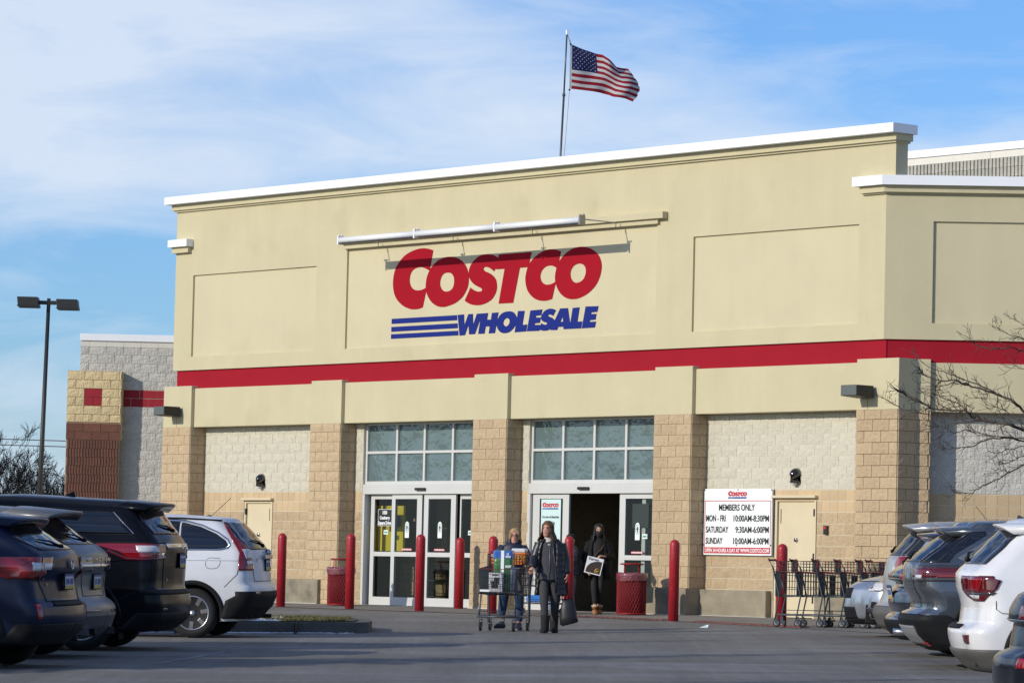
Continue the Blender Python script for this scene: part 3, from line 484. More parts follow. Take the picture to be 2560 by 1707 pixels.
for j in range(5):
    for i in range(34): rb.put(rmo, Matrix.Translation((i * .4064 - (.2 if j % 2 else 0) + .2, 0, 9.5 - (j + 1) * CH)), RH)
rb.flush(Matrix.Translation(F2W(12, 10)))
# ---------------------------------------------------------------- grey wing and brown pier on the left
WG = empty('side_wing', (-10.17, 91.3, 0)); tag(WG, 'low grey block wing left of the entrance with cream and brown pier and red stripe', 'building')
b = MB(); b.box(0.005, 9, -.004, 30, 0, 5.86); b.box(0, 9, .01, .3, 5.86, 5.88); b.build('wing_wall', M_mortarw, WG)
WP = Pieces('wall_block', 290); wl = [o for o in WG.children][0]
red = [(1.0, 1.93, 4.45, 4.84)]
hz = 4.45 - math.floor(4.45 / CH) * CH
lay(WP, wl, 0, 0, 0, 3.0, 1.2, 5.85, M_grey, holes=[(1.0, 2.6, 4.44, 4.87)], off=hz)
lay(WP, wl, 1.02, 0, 0, 1.2, 4.45, 4.85, mat('red_block', (.31, .010, .022), .8, bump=.3, bscale=40), kind='smooth', off=hz)
for i in range(8): box('cap_course', i * .4064 - (.2 if i else 0) + (.002), (i + 1) * .4064 - .204, -.02, .02, 5.853, 5.99, mat('cap_course', (0, 0, 0)), WG)
box('coping', -.01, 9, -.06, .3, 5.992, 6.155, M_cap, WG, .004)
pr = empty('pier', (-.25, -.33, 0), 0, WG); b = MB(); b.box(.01, 1.27, .01, .32, 0, 5.26); core = b.build('pier_core', M_mortar, pr); core.parent = WG; core.location = (-.25, -.33, 0); bpy.data.objects.remove(pr)
PP = Pieces('pier_block', 290); h5 = 5.26 - math.floor(5.26 / CH) * CH
lay(PP, core, 0, 0, 0, 1.28, 4.055, 5.26, M_yel, holes=[(.41, .82, 4.44, 4.85)], off=h5 - .005); lay(PP, core, .412, 0, 0, .405, 4.445, 4.845, mat('red_block', (0, 0, 0)), kind='smooth', off=h5 - .005)
lay(PP, core, 0, 0, 0, 1.28, 3.64, 4.055, M_brown, kind='smooth', off=h5 - .005)
lay(PP, core, 1.28, 0, R(90), .33, 3.64, 5.26, M_yel, off=h5 - .005)
fm = MB()
for q in range(6): fm.box(.005 + q * .0666, .050 + q * .0666, -.028, .01, .004, .199)
fmo = bpy.data.meshes.new('fluted_block'); fmo.from_pydata(fm.v, [], fm.f); fmo.materials.append(M_brown)
for j in range(13):
    for i in range(3): PP.put(fmo, Matrix.Translation((.02 + i * .4064 + (.0 if j % 2 else .015), 0, 3.64 - (j + 1) * CH)), core)
WP.flush(Matrix.Translation((-10.17, 91.3, 0))); PP.flush(Matrix.Translation((-10.4, 91, 0)))
# ---------------------------------------------------------------- ground
AS = bpy.data.materials.new('asphalt'); AS.use_nodes = True; t = AS.node_tree; bs = t.nodes['Principled BSDF']; bs.inputs['Roughness'].default_value = .82
tcn = t.nodes.new('ShaderNodeTexCoord'); geo = t.nodes.new('ShaderNodeNewGeometry')
def noise(sc_, det, ro=.6, vec=None, dist=0):
    n = t.nodes.new('ShaderNodeTexNoise'); n.inputs['Scale'].default_value = sc_; n.inputs['Detail'].default_value = det; n.inputs['Roughness'].default_value = ro; n.inputs['Distortion'].default_value = dist
    t.links.new(vec or geo.outputs['Position'], n.inputs['Vector']); return n.outputs['Fac']
def mrange(s_, a, b, c, d):
    m_ = t.nodes.new('ShaderNodeMapRange'); t.links.new(s_, m_.inputs[0])
    for i, v in enumerate((a, b, c, d)): m_.inputs[i + 1].default_value = v
    return m_.outputs[0]
def mixc(f, a, b):
    m_ = t.nodes.new('ShaderNodeMix'); m_.data_type = 'RGBA'; t.links.new(f, m_.inputs[0])
    for i, v in ((6, a), (7, b)):
        if isinstance(v, tuple): m_.inputs[i].default_value = (*v, 1)
        else: t.links.new(v, m_.inputs[i])
    return m_.outputs[2]
mp1 = t.nodes.new('ShaderNodeMapping'); mp1.inputs['Scale'].default_value = (.35, 1, 1); mp1.inputs['Rotation'].default_value = (0, 0, R(12)); t.links.new(geo.outputs['Position'], mp1.inputs[0])
base = mixc(mrange(noise(.16, 6, .62, mp1.outputs[0]), .3, .7, 0, 1), (.114, .106, .093), (.196, .182, .156))
fine = mixc(mrange(noise(22, 4, .7), .3, .75, 0, 1), (.118, .110, .098), (.194, .182, .158))
mxx = t.nodes.new('ShaderNodeMix'); mxx.data_type = 'RGBA'; mxx.inputs[0].default_value = .4; t.links.new(base, mxx.inputs[6]); t.links.new(fine, mxx.inputs[7])
salt = mixc(mrange(noise(.55, 8, .68, mp1.outputs[0], .6), .49, .74, 0, .8), mxx.outputs[2], (.24, .24, .25))
mp2 = t.nodes.new('ShaderNodeMapping'); mp2.inputs['Scale'].default_value = (.12, 1.6, 1); t.links.new(geo.outputs['Position'], mp2.inputs[0])
tar = mixc(mrange(noise(.9, 5, .6, mp2.outputs[0], .3), .60, .76, 0, .5), salt, (.055, .055, .060))
def stretched(sx_, sy_, det):
    m_ = t.nodes.new('ShaderNodeMapping'); m_.inputs['Scale'].default_value = (sx_, sy_, 1); m_.inputs['Rotation'].default_value = (0, 0, R(3)); t.links.new(geo.outputs['Position'], m_.inputs[0]); return noise(1, det, .65, m_.outputs[0])
trk = t.nodes.new('ShaderNodeVectorMath'); trk.operation = 'SCALE'; t.links.new(tar, trk.inputs[0]); t.links.new(mrange(stretched(1.1, .05, 5), .3, .7, .86, 1.16), trk.inputs['Scale'])      # wheel tracks along the aisle
grn = t.nodes.new('ShaderNodeVectorMath'); grn.operation = 'SCALE'; t.links.new(trk.outputs[0], grn.inputs[0]); t.links.new(mrange(stretched(9, .45, 6), .3, .7, .90, 1.14), grn.inputs['Scale'])
t.links.new(grn.outputs[0], bs.inputs['Base Color'])
bp_ = t.nodes.new('ShaderNodeBump'); bp_.inputs['Strength'].default_value = .5; bp_.inputs['Distance'].default_value = .02; t.links.new(noise(30, 4), bp_.inputs['Height']); t.links.new(bp_.outputs[0], bs.inputs['Normal'])
b = MB(); b.add([(-400, -400, -400 * GS), (400, -400, -400 * GS), (400, 0, 0), (-400, 0, 0), (400, 900, 0), (-400, 900, 0)], [(0, 1, 2, 3), (3, 2, 4, 5)])
g = b.build('parking_lot', AS, None, (PX, PY, 0), (0, 0, -TH)); tag(g, kind='structure')
M_walk = mat('walk_concrete', (.205, .185, .155), .9, bump=.3, bscale=30, var=.14, vscale=1.3, streak=(.12, (1.5, 6, 1)))
edge = [(-3, -2.9), (8, -2.88), (13, -2.9), (17.5, -3.0), (19.8, -3.4), (23.5, -4.4), (34, -8)]
b = MB(); n = len(edge); b.add([(x, y, y * GS + .006) for x, y in edge] + [(x, -.001, .006) for x, y in edge] + [(x, .6, .0062) for x, y in edge], [(i, i + 1, n + i + 1, n + i) for i in range(n - 1)] + [(n + i, n + i + 1, 2 * n + i + 1, 2 * n + i) for i in range(n - 1)])
wk = b.build('walkway', M_walk, None, (PX, PY, 0), (0, 0, -TH)); tag(wk, kind='structure')
M_brick = mat('red_paver', (.17, .055, .05), .85, var=.2, vscale=10, rnd=.15)
b = MB(); b.box(-.055, .055, -.13, .13, -.02, .016); bme = bpy.data.meshes.new('paver'); bme.from_pydata(b.v, [], b.f); bme.materials.append(M_brick)
acc = 0
b2 = MB()
for i in range(len(edge) - 1):
    p, q = Vector(edge[i]), Vector(edge[i + 1]); L = (q - p).length; d = (q - p) / L; s_ = 0
    while s_ < L:
        c = p + d * s_ + Vector((0, .17)); s_ += .2
        if 16.0 < c.x < 24.6 and not 19.7 < c.x < 20.9:
            o = link('paver', bme, wk); o.location = (c.x, c.y, c.y * GS + .008); o.rotation_euler = (0, 0, math.atan2(d.y, d.x) + .5)
for i in range(4): p, q = edge[i], edge[i + 1]; b2.add([(p[0], p[1] - .05, p[1] * GS + .0105), (q[0], q[1] - .05, q[1] * GS + .0105), (q[0], q[1] + .0, q[1] * GS + .0115), (p[0], p[1] + .0, p[1] * GS + .0115)], [(0, 1, 2, 3)])
b2.build('red_edge_line', mat('worn_red_paint', (.11, .035, .035), .8, var=.3, vscale=3), wk)
# kerbed island on the left
def island(name, pts, h, m, kind, lift=0, parent=None):
    b = MB(); n = len(pts); b.add([(x, y, gz(x, y) - .1) for x, y in pts] + [(x, y, gz(x, y) + h) for x, y in pts], [list(range(n, 2 * n))] + [(i, (i + 1) % n, n + (i + 1) % n, n + i) for i in range(n)])
    return tag(fixn(b.build(name, m, parent)), kind=kind)
kp = [(-14, 57.2), (-2.5, 57.95), (-2.2, 58.05), (-2.05, 58.3), (-2.03, 59.2), (-2.1, 60.4), (-2.4, 61.1), (-3.2, 61.6), (-14, 62.2)]
M_kerb = mat('kerb_concrete', (.13, .12, .10), .9, bump=.6, bscale=22, var=.25, vscale=3, streak=(.2, (1, 1, 8)))
kb = island('kerb_island', kp, .155, M_kerb, 'structure')
gp = [(-14, 57.35), (-2.6, 58.12), (-2.3, 58.35), (-2.25, 59.3), (-2.35, 60.4), (-3.0, 61.4), (-14, 62.0)]
island('soil', gp, .170, mat('soil', (.055, .05, .022), .95, var=.3, vscale=5), 'structure')
for xx in (-3.1, -4.85, -6.6): box('kerb_joint', xx, xx + .012, 57.2, 57.96 + .0, gz(xx, 57.8) - .05, gz(xx, 57.8) + .158, M_dark, kb).location = (0, .0655 * (xx + 2.5) * 1.0 - .012, 0)
gb = MB(); rr = random.Random(3)
for i in range(9000):
    x = -2.4 - 5.5 * rr.random() ** 1.3; y = rr.uniform(58.2, 61.2)
    if x > -2.9 and y > 60.6: continue
    z = gz(x, y) + .168; h = rr.uniform(.015, .05); a = rr.uniform(0, 6.28); w_ = .008; lx, ly = rr.uniform(-.02, .02), rr.uniform(-.02, .02)
    gb.add([(x - w_ * math.cos(a), y - w_ * math.sin(a), z), (x + w_ * math.cos(a), y + w_ * math.sin(a), z), (x + lx, y + ly, z + h)], [(0, 1, 2)], rr.choice((0, 0, 1)))
tag(gb.build('grass', [mat('dry_grass', (.16, .135, .05), .9), mat('green_grass', (.075, .09, .028), .9)]), kind='stuff')
sb = MB()
for i in range(150):
    x = -2.7 - 4.5 * rr.random(); y = 58.14 + .05 * (x + 2.6) + abs(rr.gauss(0, .16)) if rr.random() < .75 else rr.uniform(58.2, 60.8)
    if x > -3.4 and rr.random() < .75: continue
    z = gz(x, y) + .17; a_ = rr.uniform(.06, .2); b_ = rr.uniform(.02, .06); n = 9
    ring = [(x + a_ * math.cos(k * 6.283 / n) * rr.uniform(.7, 1.2), y + b_ * math.sin(k * 6.283 / n) * rr.uniform(.7, 1.2), z) for k in range(n)]
    sb.add(ring + [(x, y, z + rr.uniform(.012, .03))], [(k, (k + 1) % n, n) for k in range(n)], 0, True)
for i in range(170):
    x = -2.1 - 6.0 * rr.random(); y0 = 57.98 + .063 * (x + 2.5) - abs(rr.gauss(0, .10)) - .03; a_ = rr.uniform(.03, .14); n = 7; z = gz(x, y0)
    ring = [(x + a_ * math.cos(k * 6.283 / n), y0 + .025 * math.sin(k * 6.283 / n), z) for k in range(n)]
    sb.add(ring + [(x, y0, z + .012)], [(k, (k + 1) % n, n) for k in range(n)], 0, True)
tag(sb.build('snow', mat('old_snow', (.62, .66, .72), .7)), kind='stuff')
# painted bay lines
M_line = mat('worn_line_paint', (.26, .26, .27), .8, tint2=((.10, .10, .105), 5, .45, .62))
def ln(p, q, w_=.1):
    p, q = Vector(p), Vector(q); d = (q - p).normalized(); n_ = Vector((-d.y, d.x)) * w_ / 2; b = MB(); N_ = 12
    vs = []
    for i in range(N_ + 1):
        c = p.lerp(q, i / N_)
        for s_ in (1, -1): e = c + n_ * s_; vs.append((e.x, e.y, gz(e.x, e.y) + .004))
    b.add(vs, [(2 * i + 1, 2 * i + 3, 2 * i + 2, 2 * i) for i in range(N_)]); return tag(b.build('bay_line', M_line), kind='structure')
ln((-3.45, 49.1), (-3.95, 44.4), .12); ln((-3.9, 44.6), (-9.2, 45.2), .1); ln((-3.47, 48.9), (-9, 49.6), .1)
ln((4.05, 41.2), (9, 41.9), .12); ln((4.6, 47.3), (9.5, 47.9), .14); ln((4.75, 50.4), (9.5, 51), .12); ln((4.55, 44.3), (9.2, 44.9), .12); ln((3.98, 41.0), (4.16, 41.5), .5) if False else None

# ================================================================ cars
M_tyre = mat('tyre_rubber', (.014, .014, .015), .85, bump=.4, bscale=60, var=.3, vscale=9)
M_rim = mat('rim_alloy', (.55, .56, .58), .28, metal=.9, var=.1, vscale=8)
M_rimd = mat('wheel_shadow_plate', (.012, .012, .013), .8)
M_clad = mat('bumper_plastic', (.009, .0095, .011), .65, var=.3, vscale=4, spec=.22)
M_cgl = mat('car_glass', (.008, .009, .012), .03, spec=.8, coat=.0)
M_tail = mat('tail_red', (.22, .0025, .006), .12, coat=1, spec=.6)
M_taild = mat('tail_dark_red', (.10, .004, .008), .12, coat=1)
M_lens = mat('lens_clear', (.62, .62, .64), .12, coat=1, bump=.5, bscale=60)
M_lensd = mat('lens_smoke', (.035, .03, .035), .1, coat=1)
M_amber = mat('lens_amber', (.50, .12, .02), .15, coat=1)
M_chr = mat('chrome_trim', (.62, .63, .65), .15, metal=1)
M_pl = mat('plate_white', (.50, .53, .58), .5); M_py = mat('plate_yellow', (.55, .36, .05), .5); M_pb = mat('plate_blue', (.03, .07, .25), .5)
M_seam = mat('panel_gap', (.006, .006, .007), .8)
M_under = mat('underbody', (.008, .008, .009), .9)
def paint(name, col, metal=.55, rough=.3, dirt=.25, spec=.5):
    return mat(name, col, rough, metal=metal, spec=spec, coat=1.0 if dirt < .1 else .12, var=dirt * .45, vscale=2.2, tint2=(tuple(c * .7 + .012 for c in col), 1.6, .50, .95) if dirt else None)
def interp(tab, z):
    if z <= tab[0][0]: return tab[0][1]
    for (a, va), (b, vb) in zip(tab, tab[1:]):
        if z <= b: t_ = (z - a) / (b - a) if b > a else 0; t_ = t_ * t_ * (3 - 2 * t_) * .35 + t_ * .65; return va + (vb - va) * t_
    return tab[-1][1]
class Car:
    """body built from level outlines; side features use (a, z): metres forward of the rear corner line, height.
    rear features use ('y', y, z)."""
    def __init__(s, name, label, L, Wt, rear, front, width, roof, ground, wb, ax, wr, pm, crown=.10, rc=.16, rcf=.35, crownf=.22, arch=.43, glass_z=None, roofdrop=None, cat='car', tyre_w=.23, spokes=7, rim=M_rim, scale=1.0):
        s.L, s.rear, s.front, s.width, s.roof, s.gr = L, rear, front, width, roof, ground; s.crown, s.rc, s.rcf, s.crownf = crown, rc, rcf, crownf
        s.ax, s.wb, s.wr, s.arch, s.pm, s.W = ax, wb, wr, arch, pm, Wt; s.drop = roofdrop or [(0, 0), (L, 0)]
        s.root = empty(name); tag(s.root, label, cat); s.scale = scale
        s.body(); s.wheels(tyre_w, spokes, rim)
    def zz(s, a, z):          # roof line falls with distance along the car, only near the top
        k = max(0, min(1, (z - 1.25) / (s.roof - 1.25))) if s.roof > 1.25 else 0
        return z - interp(s.drop, a) * k
    def par(s, z):
        W_ = interp(s.width, z); R_ = interp(s.rear, z); F_ = s.L - interp(s.front, z); rc = min(s.rc, W_ * .5); w1 = W_ - rc
        return W_, R_, F_, rc, w1
    def cy(s, y, z):          # unrolled coordinate of a rear point at lateral y
        W_, R_, F_, rc, w1 = s.par(z); return R_ + s.crown + rc - math.pi * rc / 2 - (w1 - y)
    def cfy(s, y, z):         # same at the front
        W_, R_, F_, rc, w1 = s.par(z); rf = min(s.rcf, W_ * .6); return F_ - s.crownf - rf + math.pi * rf / 2 + (W_ - rf - y)
    def P(s, c, z, off=0., side=1):
        W_, R_, F_, rc, w1 = s.par(z); c0 = R_ + s.crown + rc; rf = min(s.rcf, W_ * .6); c1 = F_ - s.crownf - rf
        if c < c0:
            u = c0 - c; al = math.pi * rc / 2
            if u < al: a = u / rc; x, y, nx, ny = c0 - rc * math.sin(a), w1 + rc * math.cos(a), -math.sin(a), math.cos(a)
            else:
                y = w1 - (u - al); q = y / w1; x = R_ + s.crown * abs(q) ** 2.2; nx, ny = -1, .2 * q
        elif c > c1:
            u = c - c1; al = math.pi * rf / 2; wf = W_ - rf
            if u < al: a = u / rf; x, y, nx, ny = c1 + rf * math.sin(a), wf + rf * math.cos(a), math.sin(a), math.cos(a)
            else: y = wf - (u - al); q = y / wf; x = F_ - s.crownf * abs(q) ** 2.2; nx, ny = 1, .4 * q
        else: x, y, nx, ny = c, W_, 0, 1
        l = math.hypot(nx, ny); dz = 0
        dW = (interp(s.width, z + .03) - interp(s.width, z - .03)) / .06
        nz = -dW if abs(nx) < .7 else ((interp(s.rear, z + .03) - interp(s.rear, z - .03)) / .06 if nx < 0 else (interp(s.front, z + .03) - interp(s.front, z - .03)) / .06)
        v = Vector((nx / l, ny / l, max(-3, min(3, nz * 1.0)))); v.normalize()
        p = Vector((x, y, s.zz(x, z))) + v * off
        if side < 0: p.y = -p.y
        return p
    def ring(s, z, n=34):
        W_, R_, F_, rc, w1 = s.par(z); rf = min(s.rcf, W_ * .6); c0 = R_ + s.crown + rc; c1 = F_ - s.crownf - rf; cs = []
        c_c = s.cy(0, z); cf_c = s.cfy(0, z); al = c0 - math.pi * rc / 2; bl = c1 + math.pi * rf / 2
        cs += [c_c + (al - c_c) * i / 6 for i in range(6)] + [al + (c0 - al) * i / 6 for i in range(6)]
        m = s.nside; cs += [c0 + (c1 - c0) * i / m for i in range(m)]
        cs += [c1 + (bl - c1) * i / 6 for i in range(6)] + [bl + (cf_c - bl) * i / 6 for i in range(7)]
        h = [s.P(c, z) for c in cs]; return h + [Vector((p.x, -p.y, p.z)) for p in reversed(h[1:-1])]
    def body(s):
        s.nside = 84; zs = []; z = s.gr
        while z < s.roof - .001: zs.append(z); z += .035 if z < 1.0 else .045
        zs.append(s.roof); b = MB(); rings = [s.ring(z) for z in zs]
        top = rings[-1]; cx = sum(p.x for p in top) / len(top)
        for k, (sc_, dz) in enumerate(((.97, .012), (.90, .026), (.7, .042), (.4, .052))):
            rings.append([Vector((cx + (p.x - cx) * (1 - (1 - sc_) * .5), p.y * sc_, p.z + dz)) for p in top])
        n = len(top)
        mi_f = []
        # wheel arches: drop faces inside the circle, snap the border to it
        cen = [(s.ax, s.wr), (s.ax + s.wb, s.wr)]; vs = [p.copy() for r_ in rings for p in r_]
        def dist(p): return min((math.hypot(p.x - cx_, p.z - cz_), cx_, cz_) for cx_, cz_ in cen)
        inside = [abs(p.y) > s.W * .62 and dist(p)[0] < s.arch for p in vs]
        fs = []
        for i in range(len(rings) - 1):
            for j in range(n):
                k = (j + 1) % n; f = (i * n + j, i * n + k, (i + 1) * n + k, (i + 1) * n + j)
                if all(inside[q] for q in f): continue
                fs.append(f)
        for f in fs:
            for q in f:
                if inside[q]:
                    d, cx_, cz_ = dist(vs[q])
                    if d > 1e-4 and d < s.arch: p = vs[q]; p.x = cx_ + (p.x - cx_) * s.arch / d; p.z = cz_ + (p.z - cz_) * s.arch / d
        b.v = [tuple(p) for p in vs]; b.f = [list(f) for f in fs]; b.m = [0] * len(fs); b.sm = [True] * len(fs)
        base = (len(rings) - 1) * n; b.f.append(list(range(base, base + n))); b.m.append(0); b.sm.append(True)
        s.bodyo = fixn(b.build('body', s.pm, s.root))
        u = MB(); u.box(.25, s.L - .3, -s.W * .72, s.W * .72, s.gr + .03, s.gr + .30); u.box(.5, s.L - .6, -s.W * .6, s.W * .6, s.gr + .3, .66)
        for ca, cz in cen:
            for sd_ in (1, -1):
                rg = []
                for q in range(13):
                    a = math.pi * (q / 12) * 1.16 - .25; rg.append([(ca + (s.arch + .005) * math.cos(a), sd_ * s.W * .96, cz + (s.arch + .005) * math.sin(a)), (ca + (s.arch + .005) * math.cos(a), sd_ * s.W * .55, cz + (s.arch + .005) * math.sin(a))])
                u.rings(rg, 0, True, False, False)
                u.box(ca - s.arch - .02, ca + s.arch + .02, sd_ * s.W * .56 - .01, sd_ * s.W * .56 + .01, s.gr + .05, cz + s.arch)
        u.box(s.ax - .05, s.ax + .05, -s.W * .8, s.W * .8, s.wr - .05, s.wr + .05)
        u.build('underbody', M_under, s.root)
    def wheels(s, tw, spokes, rim):
        r = s.wr
        for a in (s.ax, s.ax + s.wb):
            for sd_ in (1, -1):
                b = MB(); h = tw / 2; ri = r * .69
                b.lathe([(ri, h - .02), (ri + .01, h), (r - .06, h), (r - .015, h - .03), (r, h - .06), (r, -h + .06), (r - .015, -h + .03), (r - .06, -h), (ri, -h + .01)], 48, axis='y')
                cen = (a, sd_ * (s.W - h - .015), r); t_ = b.build('wheel', M_tyre, s.root, cen)
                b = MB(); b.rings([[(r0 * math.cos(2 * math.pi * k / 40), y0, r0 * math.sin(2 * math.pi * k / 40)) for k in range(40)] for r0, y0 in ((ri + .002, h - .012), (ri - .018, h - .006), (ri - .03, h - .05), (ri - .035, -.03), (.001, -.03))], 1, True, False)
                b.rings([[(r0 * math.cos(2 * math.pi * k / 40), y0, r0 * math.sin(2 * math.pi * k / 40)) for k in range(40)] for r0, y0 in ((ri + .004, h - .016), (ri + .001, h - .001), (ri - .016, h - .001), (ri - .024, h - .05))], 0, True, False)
                for q in range(spokes):
                    th_ = 2 * math.pi * q / spokes + .3; c_, s__ = math.cos(th_), math.sin(th_); w0, w1_ = .034, .030; pts = []
                    for (rr_, ww, yy) in ((.045, w0, h - .035), (ri * .55, .026, h - .018), (ri - .012, w1_, h - .012)):
                        for sg in (-1, 1): pts.append((rr_ * c_ - sg * ww * s__, yy, rr_ * s__ + sg * ww * c_))
                    k = len(pts); pts2 = [(p[0], p[1] - .03, p[2]) for p in pts]
                    b.add(pts + pts2, [(0, 1, 3, 2), (2, 3, 5, 4), (0, 2, k + 2, k), (2, 4, k + 4, k + 2), (1, k + 1, k + 3, 3), (3, k + 3, k + 5, 5), (4, 5, k + 5, k + 4)], 0)
                b.lathe([(.075, h - .045), (.072, h - .025), (.035, h - .02), (.03, h - .012), (0, h - .012)], 20, 0, axis='y')
                for q in range(5):
                    th_ = 2 * math.pi * q / 5; b.lathe([(.013, h - .035), (.013, h - .015), (0, h - .013)], 8, 1, (.055 * math.cos(th_), 0, .055 * math.sin(th_)), axis='y')
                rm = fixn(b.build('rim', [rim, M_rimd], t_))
                if sd_ < 0: rm.rotation_euler = (0, 0, math.pi)
    def cc(s, v):             # vertex -> (c, z)
        if v[0] == 'y': return s.cy(v[1], v[2]), v[2]
        if v[0] == 'f': return s.cfy(v[1], v[2]), v[2]
        return s.lim(v[0], v[1]), v[1]
    def lim(s, v, z):         # keep side features off the windscreen
        if s.L < 4.5: return v
        W_, R_, F_, rc, w1 = s.par(z); return min(v, F_ - s.crownf - min(s.rcf, W_ * .6) - .02)
    def patch(s, name, left, right, m, parent=None, off=.006, sides=(1, -1), rows=None, cols=18, thick=.012):
        """surface piece between two edge lines given from top to bottom"""
        parent = parent or s.root; out_ = []
        def at(line, z):
            pts = line
            if z >= s.cc(pts[0])[1]: p = pts[0]; q = p; t_ = 0
            elif z <= s.cc(pts[-1])[1]: p = pts[-1]; q = p; t_ = 0
            else:
                for p, q in zip(pts, pts[1:]):
                    za, zb = s.cc(p)[1], s.cc(q)[1]
                    if zb <= z <= za: t_ = (za - z) / (za - zb) if za > zb else 0; break
            kp, kq = (p[0] if isinstance(p[0], str) else 's'), (q[0] if isinstance(q[0], str) else 's')
            if kp == kq:
                vp, vq = (p[1], q[1]) if kp != 's' else (p[0], q[0]); v = vp + (vq - vp) * t_
                return s.cy(v, z) if kp == 'y' else s.cfy(v, z) if kp == 'f' else s.lim(v, z)
            return s.cc(p)[0] * (1 - t_) + s.cc(q)[0] * t_
        zt = max(s.cc(left[0])[1], s.cc(right[0])[1]); zb = min(s.cc(left[-1])[1], s.cc(right[-1])[1])
        rows_ = rows or max(2, int((zt - zb) / .025)); zl = [zt + (zb - zt) * i / rows_ for i in range(rows_ + 1)]
        for v in list(left) + list(right):
            z = s.cc(v)[1]
            if zb < z < zt: zl.append(z)
        zl = sorted(set(round(z, 4) for z in zl), reverse=True)
        for sd_ in sides:
            b = MB(); g = []
            for z in zl:
                ca, cb = at(left, z), at(right, z); g.append([s.P(ca + (cb - ca) * j / cols, z, off, sd_) for j in range(cols + 1)])
            n = cols + 1; vs = [p for r_ in g for p in r_]; fs = [(i * n + j, i * n + j + 1, (i + 1) * n + j + 1, (i + 1) * n + j) for i in range(len(zl) - 1) for j in range(cols)]
            b.add(vs, fs, 0, True)
            # rim skirt
            g2 = []
            for i, z in enumerate(zl):
                ca, cb = at(left, z), at(right, z); g2.append([s.P(ca + (cb - ca) * j / cols, z, off - thick, sd_) for j in range(cols + 1)])
            vs2 = [p for r_ in g2 for p in r_]; o_ = len(b.v); b.v += [tuple(p) for p in vs2]
            def q(a_, c_): b.f.append([a_, c_, o_ + c_, o_ + a_]); b.m.append(0); b.sm.append(False)
            m_ = len(zl) - 1
            for j in range(cols): q(j, j + 1); q(m_ * n + j, m_ * n + j + 1)
            for i in range(m_): q(i * n, (i + 1) * n); q(i * n + cols, (i + 1) * n + cols)
            out_.append(fixn(b.build(name, m, parent)))
        return out_
    def strip(s, name, pts, w_, m, parent=None, off=.004, sides=(1, -1), closed=False, th=.004):
        parent = parent or s.root; cz = []
        P_ = [s.cc(p) for p in pts]
        if closed: P_ = P_ + [P_[0]]
        for (a, b_) in zip(P_, P_[1:]):
            k = max(1, int(math.hypot(b_[0] - a[0], b_[1] - a[1]) / .04))
            for i in range(k): cz.append((a[0] + (b_[0] - a[0]) * i / k, a[1] + (b_[1] - a[1]) * i / k))
        cz.append(P_[-1]); out_ = []
        for sd_ in sides:
            b = MB(); vs = []
            for i, (c, z) in enumerate(cz):
                p, q = cz[max(0, i - 1)], cz[min(len(cz) - 1, i + 1)]; dx, dz = q[0] - p[0], q[1] - p[1]; l = math.hypot(dx, dz) or 1; nx, nz = -dz / l * w_ / 2, dx / l * w_ / 2
                for o_ in (off, off - th - .004):
                    for sg in (1, -1): vs.append(s.P(c + nx * sg, z + nz * sg, o_, sd_))
            fs = []
            for i in range(len(cz) - 1):
                a = 4 * i; c = a + 4; fs += [(a, a + 1, c + 1, c), (a, c, c + 2, a + 2), (a + 1, a + 3, c + 3, c + 1)]
            b.add(vs, fs, 0, True); out_.append(fixn(b.build(name, m, parent)))
        return out_
    def arch_trim(s, w_=.07, m=None, off=.012, a0=-.15, a1=math.pi + .15):
        for ca in (s.ax, s.ax + s.wb):
            for sd_ in (1, -1):
                b = MB(); rg = []
                for q in range(31):
                    a = a0 + (a1 - a0) * q / 30; cs, sn = math.cos(a), math.sin(a); row = []
                    for rr_, o_ in ((s.arch - .015, off - .05), (s.arch - .012, off), (s.arch + w_, off), (s.arch + w_ + .004, off - .02)):
                        x, z = ca + rr_ * cs, max(s.gr + .01, s.wr + rr_ * sn); row.append(s.P(x, z, o_, sd_))
                    rg.append(row)
                b.rings(rg, 0, True, False, False); fixn(b.build('arch_trim', m or M_clad, s.root))
    def plate(s, y, z, w_=.305, h=.155, tilt=0., txt='', x=None, frame=M_seam, yel=True):
        x = s.P(s.cy(y, z), z).x - .012 if x is None else x
        p = MB(); p.box(-.012, 0, -w_ / 2 - .012, w_ / 2 + .012, -h / 2 - .012, h / 2 + .012); pl = p.build('plate_frame', frame, s.root, (x, y, z), (0, tilt, 0))
        q = box('licence_plate', -.016, -.0125, -w_ / 2, w_ / 2, -h / 2, h / 2, M_pl, pl)
        b = box('plate_band', -.018, -.0162, -w_ / 2, w_ / 2, -h / 2, -h / 2 + .035, M_py if yel else M_pb, pl); box('plate_band', -.018, -.0162, -w_ / 2, w_ / 2, h / 2 - .022, h / 2, M_pb, pl)
        if txt: text('plate_lettering', txt, .062, M_pb, pl, (-.0175, 0, -.030), (R(90), 0, R(-90)), width=w_ * .86, align='CENTER', bold=.002)
        return pl
    def side_windows(s, poly_top, poly_bot, m=None, off=.006):
        pass
    def place_px(s, dleft, Z, rz):
        """right row: outermost rear point at the given bearing"""
        s.place((dleft + 36 - 1176) / 8904 * Z + .30 * s.scale - .045, Z, rz, .30, -1)
